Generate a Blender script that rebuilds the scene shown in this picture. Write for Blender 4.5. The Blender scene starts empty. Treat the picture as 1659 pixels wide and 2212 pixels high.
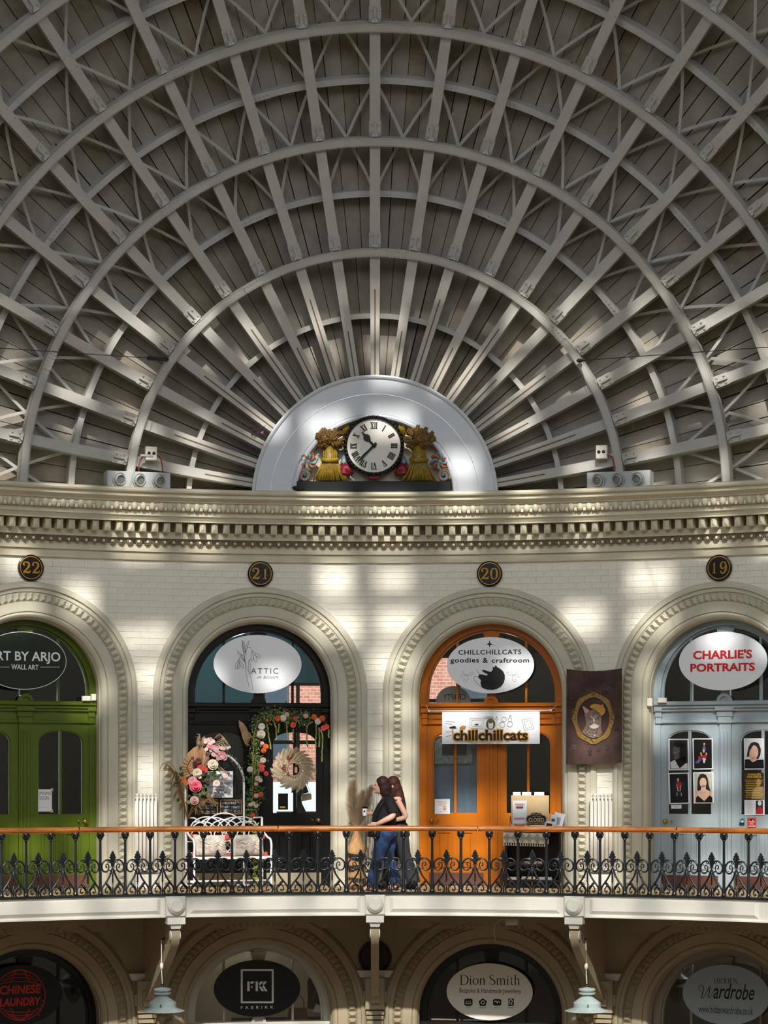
import bpy, math, random
from mathutils import Vector, Matrix
random.seed(7)
PI = math.pi
sc = bpy.context.scene
COL = sc.collection

# ------------------------------------------------------------------ frame
FPX, PX0, PY0, ZC = 4875.0, 810.0, 1670.0, 1.63      # focal length in pixels, principal point, eye height
R, YC, STEP = 11.4, 21.1, 0.29                       # wall radius, centre of the curve, angle between arches
RR = 9.3                                             # railing radius
ZA, RD = 5.47, 11.0                                  # dome axis height, girder radius
ZS, ZSL = 2.76, -1.85                                # springing of upper and lower arches
ZG = -4.7                                            # ground floor

cam = bpy.data.cameras.new('camera'); camo = bpy.data.objects.new('camera', cam); COL.objects.link(camo)
cam.sensor_fit = 'HORIZONTAL'; cam.sensor_width = 36.0; cam.lens = FPX / 1659 * 36.0
cam.shift_x = (829.5 - PX0) / 1659; cam.shift_y = (PY0 - 1106) / 1659
cam.clip_end = 300
camo.location = (0, 0, ZC); camo.rotation_euler = (PI / 2, 0, 0)
sc.camera = camo

# ------------------------------------------------------------------ light
w = bpy.data.worlds.new('sky'); sc.world = w; w.use_nodes = True
bg = w.node_tree.nodes['Background']; bg.inputs[0].default_value = (0.86, 0.93, 1.0, 1); bg.inputs[1].default_value = 9.0
sun = bpy.data.lights.new('sun', 'SUN'); sun.energy = 10.0; sun.angle = math.radians(0.9); sun.color = (1.0, 0.96, 0.9)
suno = bpy.data.objects.new('sun', sun); COL.objects.link(suno)
SUN_EL, SUN_AZ = math.radians(35), math.radians(1.0)
sd = Vector((math.sin(SUN_AZ) * math.cos(SUN_EL), math.cos(SUN_AZ) * math.cos(SUN_EL), -math.sin(SUN_EL)))
suno.rotation_euler = sd.to_track_quat('-Z', 'Y').to_euler(); suno.location = (0, 0, 30)
vs = sc.view_settings
vs.view_transform = 'Standard'; vs.look = 'None'; vs.gamma = 1.0; vs.use_curve_mapping = False
vs.exposure = -0.95
sc.cycles.use_denoising = True
sc.cycles.max_bounces = 8; sc.cycles.diffuse_bounces = 5; sc.cycles.glossy_bounces = 3; sc.cycles.transparent_max_bounces = 16
sc.cycles.sample_clamp_indirect = 10.0

# ------------------------------------------------------------------ materials
MATS = {}
def mat(name, col, rough=0.6, var=0.0, scale=4.0, bump=0.0, bscale=30.0, metal=0.0, spec=0.4, var2=None, streak=None):
    """plain paint / stone / metal with noise variation; col linear rgb"""
    if name in MATS: return MATS[name]
    m = bpy.data.materials.new(name); m.use_nodes = True; nt = m.node_tree; N = nt.nodes; Lk = nt.links
    b = N['Principled BSDF']; b.inputs['Roughness'].default_value = rough; b.inputs['Metallic'].default_value = metal
    b.inputs['Specular IOR Level'].default_value = spec
    b.inputs['Base Color'].default_value = (*col, 1)
    if var > 0 or bump > 0:
        tc = N.new('ShaderNodeTexCoord')
    if var > 0:
        src = tc.outputs['Object']
        if streak:
            mp = N.new('ShaderNodeMapping'); mp.inputs['Scale'].default_value = streak; Lk.new(src, mp.inputs[0]); src = mp.outputs[0]
        no = N.new('ShaderNodeTexNoise'); no.inputs['Scale'].default_value = scale; no.inputs['Detail'].default_value = 6
        Lk.new(src, no.inputs['Vector'])
        cr = N.new('ShaderNodeValToRGB'); c2 = var2 or tuple(c * (1 - var) for c in col)
        cr.color_ramp.elements[0].position = 0.35; cr.color_ramp.elements[0].color = (*c2, 1)
        cr.color_ramp.elements[1].position = 0.65; cr.color_ramp.elements[1].color = (*col, 1)
        Lk.new(no.outputs['Fac'], cr.inputs[0]); Lk.new(cr.outputs[0], b.inputs['Base Color'])
    if bump > 0:
        n2 = N.new('ShaderNodeTexNoise'); n2.inputs['Scale'].default_value = bscale; n2.inputs['Detail'].default_value = 4
        Lk.new(tc.outputs['Object'], n2.inputs['Vector'])
        bp = N.new('ShaderNodeBump'); bp.inputs['Strength'].default_value = bump; bp.inputs['Distance'].default_value = 0.01
        Lk.new(n2.outputs['Fac'], bp.inputs['Height']); Lk.new(bp.outputs[0], b.inputs['Normal'])
    MATS[name] = m; return m
def S(r, g, b):
    f = lambda c: (c / 255 / 12.92) if c <= 10 else ((c / 255 + .055) / 1.055) ** 2.4
    return (f(r), f(g), f(b))
def glass(name, tint=(0.9, 0.93, 0.93), gl=0.06):
    if name in MATS: return MATS[name]
    m = bpy.data.materials.new(name); m.use_nodes = True; nt = m.node_tree; N = nt.nodes; Lk = nt.links
    N.remove(N['Principled BSDF']); out = N['Material Output']
    t = N.new('ShaderNodeBsdfTransparent'); t.inputs[0].default_value = (*tint, 1)
    g = N.new('ShaderNodeBsdfGlossy'); g.inputs['Roughness'].default_value = 0.03
    mx = N.new('ShaderNodeMixShader'); mx.inputs[0].default_value = gl
    Lk.new(t.outputs[0], mx.inputs[1]); Lk.new(g.outputs[0], mx.inputs[2]); Lk.new(mx.outputs[0], out.inputs[0])
    MATS[name] = m; return m

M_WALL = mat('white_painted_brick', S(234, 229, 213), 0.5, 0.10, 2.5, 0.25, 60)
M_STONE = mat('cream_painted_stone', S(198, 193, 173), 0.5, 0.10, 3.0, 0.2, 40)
M_CORN = mat('cornice_paint', S(208, 201, 176), 0.5, 0.14, 3.0, 0.2, 40)
M_BAND = mat('cornice_band_brown', S(132, 120, 98), 0.6, 0.2, 6)
M_FASC = mat('balcony_white_paint', S(204, 201, 190), 0.5, 0.10, 2.0, 0.2, 40)
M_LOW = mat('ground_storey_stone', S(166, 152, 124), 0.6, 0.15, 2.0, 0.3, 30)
M_IRON = mat('roof_iron_paint', S(180, 177, 168), 0.45, 0.10, 3.0, 0.1, 40)
M_BOARD = mat('roof_board_paint', S(152, 145, 132), 0.6, 0.16, 5.0, 0.2, 50)
M_BOARD2 = mat('roof_board_paint_aged', S(140, 129, 112), 0.6, 0.25, 5.0, 0.2, 50)
M_DARK = mat('deep_gap', S(40, 34, 28), 0.9)
M_HOOD = mat('hood_white_paint', S(206, 209, 214), 0.4, 0.05, 4.0)
M_BLACKIRON = mat('black_railing_paint', S(20, 27, 31), 0.32, 0.2, 8, spec=0.6)
M_WOOD = mat('varnished_handrail', S(178, 106, 48), 0.3, 0.45, 5.0, streak=(1.5, 1.5, 12), spec=0.6)
M_FLOOR = mat('gallery_stone_floor', S(196, 170, 128), 0.6, 0.2, 6.0)
M_GROUND = mat('hall_floor', S(96, 80, 62), 0.6, 0.2, 2.0)
M_HALL = mat('hall_paint', S(170, 162, 142), 0.7, 0.1, 1.0)
M_GOLD = mat('gold_leaf', S(196, 140, 40), 0.35, 0.3, 20, metal=0.3)
M_BLK = mat('gloss_black', S(14, 14, 15), 0.3)
M_WHITE = mat('white_board', S(236, 238, 242), 0.45)
M_INK = mat('black_ink', S(12, 12, 13), 0.6)
M_BRASS = mat('brass', S(196, 160, 84), 0.25, metal=0.9)
GLASS = glass('window_glass')

# ------------------------------------------------------------------ mesh builder
def W(th, r, z): return Vector((r * math.sin(th), YC + r * math.cos(th), z))
def D(phi, al, r): 
    q = r * math.sin(phi); return Vector((q * math.sin(al), YC + r * math.cos(phi), ZA + q * math.cos(al)))
def loc(th, px, py, d=0.0, r=R):
    """local (x, z) in the frame at angle th, on the plane d behind radius r, seen at pixel px,py"""
    n = Vector((math.sin(th), math.cos(th), 0)); t = Vector((math.cos(th), -math.sin(th), 0))
    p0 = W(th, r + d, 0); dr = Vector(((px - PX0) / FPX, 1, (PY0 - py) / FPX)); c = Vector((0, 0, ZC))
    k = n.dot(p0 - c) / n.dot(dr); P = c + dr * k
    return ((P - W(th, r, 0)).dot(t), P.z)
def catmull(p, n=6, closed=False):
    p = [Vector(q) for q in p]; out = []; m = len(p)
    rng = range(m if closed else m - 1)
    for i in rng:
        a = p[(i - 1) % m] if (closed or i > 0) else p[0]; b = p[i]; c = p[(i + 1) % m]
        d = p[(i + 2) % m] if (closed or i + 2 < m) else p[-1]
        for j in range(n):
            t = j / n
            out.append(0.5 * ((2 * b) + (c - a) * t + (2 * a - 5 * b + 4 * c - d) * t * t + (3 * b - a - 3 * c + d) * t ** 3))
    if not closed: out.append(p[-1])
    return out
class MB:
    def __init__(s): s.v = []; s.f = []; s.mi = []; s.m = 0; s.T = None
    def add(s, vs, fs):
        o = len(s.v)
        if s.T is not None: vs = [s.T @ Vector(q) for q in vs]
        s.v += [tuple(q) for q in vs]
        for f in fs: s.f.append(tuple(i + o for i in f)); s.mi.append(s.m)
        return s
    def box(s, x0, x1, y0, y1, z0, z1):
        return s.add([(x0, y0, z0), (x1, y0, z0), (x1, y1, z0), (x0, y1, z0), (x0, y0, z1), (x1, y0, z1), (x1, y1, z1), (x0, y1, z1)],
                     [(0, 3, 2, 1), (4, 5, 6, 7), (0, 1, 5, 4), (1, 2, 6, 5), (2, 3, 7, 6), (3, 0, 4, 7)])
    def bbox(s, x0, x1, y0, y1, z0, z1, b=0.01):
        """box with bevelled front (-y) edges"""
        v = [(x0, y1, z0), (x1, y1, z0), (x1, y1, z1), (x0, y1, z1), (x0, y0 + b, z0), (x1, y0 + b, z0), (x1, y0 + b, z1), (x0, y0 + b, z1),
             (x0 + b, y0, z0 + b), (x1 - b, y0, z0 + b), (x1 - b, y0, z1 - b), (x0 + b, y0, z1 - b)]
        f = [(0, 3, 2, 1)] + [(i, (i + 1) % 4, (i + 1) % 4 + 4, i + 4) for i in range(4)] + [(i + 4, (i + 1) % 4 + 4, (i + 1) % 4 + 8, i + 8) for i in range(4)] + [(8, 9, 10, 11)]
        return s.add(v, f)
    def prism(s, poly, y0, y1, bev=0.0):
        n = len(poly)
        if bev:
            cx = sum(p[0] for p in poly) / n; cz = sum(p[1] for p in poly) / n
            L = [(x, y1, z) for x, z in poly] + [(x, y0 + bev, z) for x, z in poly] + [(cx + (x - cx) * (1 - bev * 2), y0, cz + (z - cz) * (1 - bev * 2)) for x, z in poly]
            k = 3
        else:
            L = [(x, y1, z) for x, z in poly] + [(x, y0, z) for x, z in poly]; k = 2
        f = [tuple(range(n))[::-1], tuple(range((k - 1) * n, k * n))]
        for r in range(k - 1):
            for i in range(n):
                j = (i + 1) % n; f.append((r * n + i, r * n + j, (r + 1) * n + j, (r + 1) * n + i))
        return s.add(L, f)
    def band(s, a, b, y0, y1, closed=False):
        """strip between polylines a and b (x,z) extruded from y0 (front) to y1"""
        n = len(a); v = []
        for (x, z), (u, q) in zip(a, b): v += [(x, y0, z), (u, y0, q), (u, y1, q), (x, y1, z)]
        f = []
        for i in range(n if closed else n - 1):
            j = (i + 1) % n
            for e in range(4): g = (e + 1) % 4; f.append((4 * i + e, 4 * i + g, 4 * j + g, 4 * j + e))
        if not closed: f += [(0, 3, 2, 1), (4 * n - 4, 4 * n - 3, 4 * n - 2, 4 * n - 1)]
        return s.add(v, f)
    def tube(s, pts, r, n=6, closed=False, cap=True, flat=1.0):
        P = [Vector(p) for p in pts]; m = len(P); v = []
        rs = r if isinstance(r, (list, tuple)) else [r] * m
        up = None
        for i in range(m):
            if closed: t = P[(i + 1) % m] - P[i - 1]
            else: t = P[min(i + 1, m - 1)] - P[max(i - 1, 0)]
            if t.length < 1e-9: t = Vector((0, 0, 1))
            t.normalize()
            if up is None:
                up = Vector((0, 1, 0)) if abs(t.y) < 0.9 else Vector((1, 0, 0))
            up = up - t * up.dot(t)
            if up.length < 1e-6: up = Vector((1, 0, 0)) - t * t.x
            up.normalize(); sd_ = t.cross(up)
            for k in range(n):
                a = 2 * PI * k / n; v.append(P[i] + (sd_ * math.cos(a) + up * math.sin(a) * flat) * rs[i])
        f = []
        for i in range(m if closed else m - 1):
            j = (i + 1) % m
            for k in range(n): l = (k + 1) % n; f.append((i * n + k, i * n + l, j * n + l, j * n + k))
        if cap and not closed: f += [tuple(range(n))[::-1], tuple(range((m - 1) * n, m * n))]
        return s.add(v, f)
    def lathe(s, prof, n=16, c=(0, 0, 0), axis='z', sx=1.0, sy=1.0, cap=True):
        m = len(prof); v = []
        for r, z in prof:
            for k in range(n):
                a = 2 * PI * k / n; x, y = r * math.cos(a) * sx, r * math.sin(a) * sy
                p = (x, y, z) if axis == 'z' else ((x, z, y) if axis == 'y' else (z, x, y))
                v.append((p[0] + c[0], p[1] + c[1], p[2] + c[2]))
        f = []
        for i in range(m - 1):
            for k in range(n): l = (k + 1) % n; f.append((i * n + k, i * n + l, (i + 1) * n + l, (i + 1) * n + k))
        if cap: f += [tuple(range(n))[::-1], tuple(range((m - 1) * n, m * n))]
        return s.add(v, f)
    def ball(s, c, rx, ry=None, rz=None, nu=10, nv=6):
        ry = ry or rx; rz = rz or rx
        v = [(c[0], c[1], c[2] - rz)]
        for j in range(1, nv):
            b = -PI / 2 + PI * j / nv
            for i in range(nu):
                a = 2 * PI * i / nu; v.append((c[0] + rx * math.cos(b) * math.cos(a), c[1] + ry * math.cos(b) * math.sin(a), c[2] + rz * math.sin(b)))
        v.append((c[0], c[1], c[2] + rz)); t = len(v) - 1
        f = [(0, 1 + (i + 1) % nu, 1 + i) for i in range(nu)]
        for j in range(nv - 2):
            for i in range(nu): k = (i + 1) % nu; a = 1 + j * nu; f.append((a + i, a + k, a + nu + k, a + nu + i))
        a = 1 + (nv - 2) * nu; f += [(a + i, a + (i + 1) % nu, t) for i in range(nu)]
        return s.add(v, f)
    def grid(s, fn, nu, nv):
        v = [fn(i / nu, j / nv) for j in range(nv + 1) for i in range(nu + 1)]
        f = [(j * (nu + 1) + i, j * (nu + 1) + i + 1, (j + 1) * (nu + 1) + i + 1, (j + 1) * (nu + 1) + i) for j in range(nv) for i in range(nu)]
        return s.add(v, f)
    def mesh(s, name, mats, smooth=False):
        me = bpy.data.meshes.new(name); me.from_pydata(s.v, [], s.f); me.update()
        mats = mats if isinstance(mats, (list, tuple)) else [mats]
        for m in mats: me.materials.append(m)
        if len(mats) > 1: me.polygons.foreach_set('material_index', s.mi)
        if smooth: me.polygons.foreach_set('use_smooth', [True] * len(me.polygons))
        return me
    def obj(s, name, mats, parent=None, smooth=False, **k):
        return link(name, s.mesh(name, mats, smooth), parent, **k)
def smooth_by_angle(o, ang=40):
    me = o.data
    me.polygons.foreach_set('use_smooth', [True] * len(me.polygons))
    try: me.set_sharp_from_angle(angle=math.radians(ang))
    except Exception: pass
    return o
def link(name, data, parent=None, at=None, rz=None, label=None, cat=None, group=None, kind=None, rot=None, scale=None):
    o = bpy.data.objects.new(name, data); COL.objects.link(o)
    if parent is not None: o.parent = parent
    if at is not None: o.location = at
    if rot is not None: o.rotation_euler = rot
    if rz is not None: o.rotation_euler = (0, 0, rz)
    if scale is not None: o.scale = scale if not isinstance(scale, (int, float)) else (scale,) * 3
    if label: o['label'] = label
    if cat: o['category'] = cat
    if group: o['group'] = group
    if kind: o['kind'] = kind
    return o
def thing(name, label, cat, at=(0, 0, 0), rz=0.0, group=None, kind=None):
    return link(name, None, None, at=at, rz=rz, label=label, cat=cat, group=group, kind=kind)
def on_wall(name, label, cat, th, x=0.0, d=0.0, z=0.0, r=R, **k):
    """thing whose local frame is the wall frame at angle th: x to the right, y away from the viewer"""
    p = W(th, r + d, z) + Vector((math.cos(th), -math.sin(th), 0)) * x
    return thing(name, label, cat, at=p, rz=-th, **k)
def text_mesh(txt, wid, hei, x=0, z=0, y=0, depth=0.002, offset=0.0, shear=0.0, space=1.0, mirror=False):
    cu = bpy.data.curves.new('t', 'FONT'); cu.body = txt; cu.size = 1; cu.offset = offset; cu.shear = shear; cu.space_character = space
    cu.resolution_u = 3; cu.extrude = 0.0; cu.align_x = 'CENTER'
    to = bpy.data.objects.new('t', cu); COL.objects.link(to)
    dg = bpy.context.evaluated_depsgraph_get(); me = bpy.data.meshes.new_from_object(to.evaluated_get(dg))
    bpy.data.objects.remove(to); bpy.data.curves.remove(cu)
    vs_ = [q.co.copy() for q in me.vertices]; fs = [tuple(p.vertices) for p in me.polygons]; bpy.data.meshes.remove(me)
    x0 = min(q.x for q in vs_); x1 = max(q.x for q in vs_); y0 = min(q.y for q in vs_); y1 = max(q.y for q in vs_)
    sx = wid / (x1 - x0); sz = hei / (y1 - y0) if hei else sx
    mb = MB(); sg = -1 if mirror else 1
    mb.add([(x + sg * (q.x - (x0 + x1) / 2) * sx, y - depth, z + (q.y - (y0 + y1) / 2) * sz) for q in vs_], fs)
    return mb
def text(parent, txt, wid, hei, x, z, y, m, name='lettering', **k):
    return text_mesh(txt, wid, hei, x, z, y, **k).obj(name, m, parent)
def ell(rx, rz, n=40, cx=0, cz=0, a0=0, a1=2 * PI): return [(cx + rx * math.cos(a0 + (a1 - a0) * i / n), cz + rz * math.sin(a0 + (a1 - a0) * i / n)) for i in range(n if abs(a1 - a0 - 2 * PI) < 1e-6 else n + 1)]

# ------------------------------------------------------------------ arch path
def arch_path(rho, zs, z0, n=36, m=6):
    """left jamb bottom -> over the arch -> right jamb bottom, (x,z)"""
    p = [(-rho, z0 + (zs - z0) * i / m) for i in range(m)]
    p += [(-rho * math.cos(PI * i / n), zs + rho * math.sin(PI * i / n)) for i in range(n + 1)]
    p += [(rho, zs - (zs - z0) * (i + 1) / m) for i in range(m)]
    return p
def bend(th, x, y, z): return W(th + x / R, R + y, z)
PROF = [(1.56, 0.06), (1.535, -.03), (1.50, -.055), (1.46, -.055), (1.452, -.02), (1.40, -.02), (1.395, .004), (1.262, .004), (1.257, -.022),
        (1.125, -.012), (1.118, .012), (1.105, .0), (1.085, -.002), (1.062, .012), (1.04, .045), (1.03, .09), (1.03, .11), (1.02, .12), (1.02, .42)]
def arch_trim(name, th, zs, z0, m, label):
    mb = MB(); paths = [arch_path(r_, zs, z0) for r_, _ in PROF]; n = len(paths[0]); v = []
    for i in range(n):
        for k, (r_, d) in enumerate(PROF): x, z = paths[k][i]; v.append(bend(th, x, d, z))
    K = len(PROF); f = [(i * K + k, i * K + k + 1, (i + 1) * K + k + 1, (i + 1) * K + k) for i in range(n - 1) for k in range(K - 1)]
    mb.add(v, f); o = smooth_by_angle(mb.obj(name, m, None, label=label, cat='arch', kind='structure'), 30)
    return o
STUD = None
def studs(parent, th, zs, z0, m):
    global STUD
    a, b, h, q = .06, .0465, .06, .022
    sm = MB().add([(-a, 0, -b), (a, 0, -b), (a, 0, b), (-a, 0, b), (-q, -h, 0), (q, -h, 0)], [(0, 1, 5, 4), (1, 2, 5), (2, 3, 4, 5), (3, 0, 4)]).mesh('diamond_stud', m)
    rho = 1.33; pitch = .0955; na = int(round(PI * rho / pitch)); L = []
    for i in range(na + 1): L.append((PI * i / na, None))
    for t, _ in L:
        x, z = -rho * math.cos(t), zs + rho * math.sin(t); place_stud(sm, parent, th, x, z, PI / 2 - t)
    z = zs - pitch
    while z > z0 + .06:
        for s_ in (-1, 1): place_stud(sm, parent, th, s_ * rho, z, PI / 2 if s_ < 0 else -PI / 2)
        z -= pitch
def place_stud(sm, parent, th, x, z, ang):
    # ridge lies across the band: width axis is radial
    p = bend(th, x, 0, z); t2 = th + x / R
    Mx = Matrix.Translation(p) @ Matrix.Rotation(-t2, 4, 'Z') @ Matrix.Rotation(-(ang + PI / 2), 4, 'Y')
    o = link('diamond_stud', sm, parent); o.matrix_local = Mx
# ================================================================== STRUCTURE
BAYS = [-1.5 * STEP, -.5 * STEP, .5 * STEP, 1.5 * STEP]
HB = STEP * R / 2
def sweep(prof, t0, t1, n, rbase=R, closed=False):
    """profile of (d inwards, z) swept round the curve"""
    mb = MB(); K = len(prof); v = []
    for i in range(n + 1):
        t = t0 + (t1 - t0) * i / n
        for d, z in prof: v.append(W(t, rbase - d, z))
    kk = K if closed else K - 1
    mb.add(v, [(i * K + k, i * K + (k + 1) % K, (i + 1) * K + (k + 1) % K, (i + 1) * K + k) for i in range(n) for k in range(kk)])
    return mb
def wall_bay(mb, th, zs, z0, zt, rho=1.3):
    pts = []
    for z in (z0, z0 + (zs - z0) * .5): pts.append(((-rho, z), (-HB, z)))
    n = 40
    ca = math.atan2(zt - zs, HB)
    angs = sorted([PI * i / n for i in range(n + 1)] + [ca, PI - ca])
    for a in angs:
        c, s_ = -math.cos(a), math.sin(a)
        k = min(HB / abs(c) if abs(c) > 1e-6 else 1e9, (zt - zs) / s_ if s_ > 1e-6 else 1e9)
        pts.append(((rho * c, zs + rho * s_), (k * c, zs + k * s_)))
    for z in (z0 + (zs - z0) * .5, z0): pts.append(((rho, z), (HB, z)))
    v = []
    for a, b in pts:
        for t in (0, .5, 1): v.append(bend(th, a[0] + (b[0] - a[0]) * t, 0.004, a[1] + (b[1] - a[1]) * t))
    f = []
    for i in range(len(pts) - 1):
        for k in (0, 1): f.append((i * 3 + k, i * 3 + k + 1, i * 3 + k + 4, i * 3 + k + 3))
    mb.add(v, f)
mb = MB()
for th in BAYS: wall_bay(mb, th, ZS, -.02, 4.80)
for s_ in (-1, 1):
    mb.grid(lambda u, v_: W(s_ * (2 * STEP + u * .62), R + .004, -.02 + v_ * 4.82), 20, 1)
wall = mb.obj('wall_gallery', M_WALL, None, label='white painted brick wall of the gallery around the shop arches', cat='wall', kind='structure')
mb = MB()
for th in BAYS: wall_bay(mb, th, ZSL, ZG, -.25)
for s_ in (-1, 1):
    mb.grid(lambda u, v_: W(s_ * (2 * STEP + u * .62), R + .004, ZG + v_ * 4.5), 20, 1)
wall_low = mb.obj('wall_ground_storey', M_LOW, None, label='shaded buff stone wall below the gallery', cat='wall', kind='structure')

# bricks in the spandrels and piers
def brick_ok(th0, x, z, hw, hh):
    for th in BAYS:
        dx = (th0 - th) * R + x
        if abs(dx) > 1.9: continue
        xm = max(abs(dx) - hw, 0) if abs(dx) > hw else 0
        if z - hh < ZS:
            if xm < 1.47: return False
        if math.hypot(xm, max(z - hh - ZS, 0)) < 1.47: return False
    return True
CH, BL = .0885, .232
bricks = []
row = 0; z = 0.05
while z < 4.63:
    off = (row % 2) * BL / 2; i = -28
    while i < 28:
        s0 = (i * BL + off); th_ = s0 / R
        hw = BL / 2
        if abs(th_) < .56:
            if z > 2.2 or True:
                if brick_ok(th_, 0, z, hw * .6, CH / 2): bricks.append((abs(th_) + (0.3 if z < 2.2 else 0), th_, z))
        i += 1
    z += CH; row += 1
bricks.sort()
bm_ = MB().bbox(-BL / 2 + .0015, BL / 2 - .0015, -.003, .02, -CH / 2 + .0015, CH / 2 - .0015, .0015).mesh('brick', M_WALL)
stuffb = MB()
for q, (_, t, z) in enumerate(bricks):
    pr = random.uniform(-.0015, .001)
    if q < 300:
        o = link('brick', bm_, wall, at=W(t, R + pr, z), rz=-t)
    else:
        stuffb.T = Matrix.Translation(W(t, R + pr, z)) @ Matrix.Rotation(-t, 4, 'Z')
        stuffb.bbox(-BL / 2 + .0015, BL / 2 - .0015, -.003, .02, -CH / 2 + .0015, CH / 2 - .0015, .0015)
stuffb.T = None
stuffb.obj('brickwork', M_WALL, wall, kind='stuff')

# cornice -------------------------------------------------------------
def zy(d, Y): return ZC + (PY0 - Y) * (YC + R - d) / FPX
CP = [(0, 1217), (.04, 1216), (.045, 1200), (.047, 1199), (.08, 1198.5), (.084, 1186), (.09, 1185.5), (.105, 1178), (.14, 1170), (.17, 1169.5), (.17, 1155.5), (.08, 1155), (.08, 1136),
      (.37, 1134), (.372, 1131), (.41, 1123), (.43, 1121.5), (.432, 1110), (.45, 1109.5), (.50, 1100), (.51, 1092.5), (.53, 1092), (.535, 1089), (.60, 1082), (.62, 1081), (.622, 1074), (.64, 1073.5), (.67, 1071), (.68, 1067.5), (.67, 1064), (.63, 1062), (-.4, 1061.8)]
prof = [(d, zy(d, Y)) for d, Y in CP]
cor = smooth_by_angle(sweep(prof, -1.2, 1.2, 150).obj('trim_1', M_CORN, None, label='deep moulded cream cornice running round the hall under the roof', cat='cornice', kind='structure'), 28)
sweep([(.09, zy(.09, 1184.5)), (.112, zy(.112, 1178)), (.142, zy(.142, 1171))], -1.2, 1.2, 120).obj('bead_course', M_BAND, cor, smooth=True)
TM = .64
egg = MB().ball((0, 0, 0), .046, .05, .066, 12, 8).mesh('egg', M_CORN, True)
dart = MB().add([(-.024, .03, .06), (.024, .03, .06), (.014, -.01, .05), (-.014, -.01, .05), (-.03, .03, -.065), (.03, .03, -.065), (.02, -.02, -.055), (-.02, -.02, -.055)],
                [(0, 3, 2, 1), (3, 7, 6, 2), (2, 6, 5, 1), (0, 4, 7, 3), (4, 5, 6, 7)]).mesh('dart', M_CORN)
ze = zy(.48, 1101); pe = .1265 / (R - .48); n = int(TM / pe)
for i in range(-n, n + 1):
    link('egg', egg, cor, at=W(i * pe, R - .485, ze), rz=-i * pe)
    t = (i + .5) * pe; link('dart', dart, cor, at=W(t, R - .475, ze), rz=-t)
den = MB(); a, h = .043, .066
den.add([(-a, 0, -h), (a, 0, -h), (a, 0, h), (-a, 0, h), (-a, -.225, -h), (a, -.225, -h), (a, -.225, h), (-a, -.225, h), (0, -.262, -.012), (0, -.262, .03)],
        [(0, 3, 2, 1), (0, 1, 5, 4), (1, 2, 6, 5), (2, 3, 7, 6), (3, 0, 4, 7), (4, 5, 8), (5, 6, 9, 8), (6, 7, 9), (7, 4, 8, 9)])
den = den.mesh('dentil', M_CORN)
zd = zy(.3, 1145.5); pd = .1695 / (R - .3); n = int(TM / pd)
for i in range(-n, n + 1): link('dentil', den, cor, at=W((i + .5) * pd, R - .085, zd), rz=-(i + .5) * pd)
bead = MB().ball((0, 0, 0), .025, .025, .025, 10, 6); bead.m = 1; bead.lathe([(.045, .02), (.045, -.008), (.036, -.012), (.034, .02)], 14, axis='y', cap=False)
bead = bead.mesh('bead', [M_CORN, M_BAND], True)
zb = zy(.12, 1178); pb = .1255 / (R - .12); n = int(TM / pb)
for i in range(-n, n + 1): link('bead', bead, cor, at=W(i * pb, R - .128, zb), rz=-i * pb)

# arches --------------------------------------------------------------
NM = ['22', '21', '20', '19']
for k, th in enumerate(BAYS):
    o = arch_trim('trim_%d' % (k + 2), th, ZS, -.02, M_STONE, 'cream stone arch surround with diamond studs around shop door %s' % NM[k])
    studs(o, th, ZS, -.02, M_STONE)
LOWN = ['lantern sign', 'black oval sign', 'jewellery sign', 'grey wardrobe sign']
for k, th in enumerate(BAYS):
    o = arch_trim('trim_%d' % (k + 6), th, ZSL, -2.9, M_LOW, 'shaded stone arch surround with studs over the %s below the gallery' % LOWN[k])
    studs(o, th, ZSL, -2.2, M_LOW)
# string courses under the balcony soffit
sweep([(0, -.62), (.03, -.60), (.035, -.52), (.06, -.51), (.065, -.40), (.10, -.38), (.10, -.2)], -1.2, 1.2, 90).obj('trim_10', M_LOW, None, label='plain stone band at the head of the shaded lower wall', cat='moulding', kind='structure')

# gallery slab, fascia ------------------------------------------------
fl = sweep([(-.7, -.03), (R - RR - .05, -.03), (R - RR - .05, -.26), (-.1, -.26)], -1.2, 1.2, 90).obj('floor', M_FLOOR, None, label='gallery floor of tan stone behind the railing', cat='floor', kind='structure')
for j in range(7):
    r0, r1 = R + .4 - j * .36, R + .4 - (j + 1) * .36 + .008
    r1 = max(r1, RR + .06)
    sl = {}
    for i in range(-6, 6):
        t0 = i * .11 + (j % 2) * .05; t1 = t0 + .11 - .0012; m2 = MB(); v = []
        for t in (t0, (t0 + t1) / 2, t1): v += [W(t, r1, 0), W(t, r0, 0), W(t, r0, -.04), W(t, r1, -.04)]
        f = [(0, 3, 2, 1), (8, 9, 10, 11)]
        for s_ in (0, 1):
            for e in range(4): g = (e + 1) % 4; f.append((4 * s_ + e, 4 * s_ + g, 4 * s_ + 4 + g, 4 * s_ + 4 + e))
        m2.add(v, f).obj('floor_slab', M_FLOOR, fl)
rf = RR + .03
fas = smooth_by_angle(sweep([(-.12, 0), (.045, 0), (.045, -.012), (.03, -.02), (.03, -.262), (.05, -.268), (.05, -.288), (.02, -.296), (-.5, -.296)], -1.2, 1.2, 120, rbase=rf).obj('trim_11', M_FASC, None, label='white panelled balcony fascia below the railing', cat='fascia', kind='structure'), 30)
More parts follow.
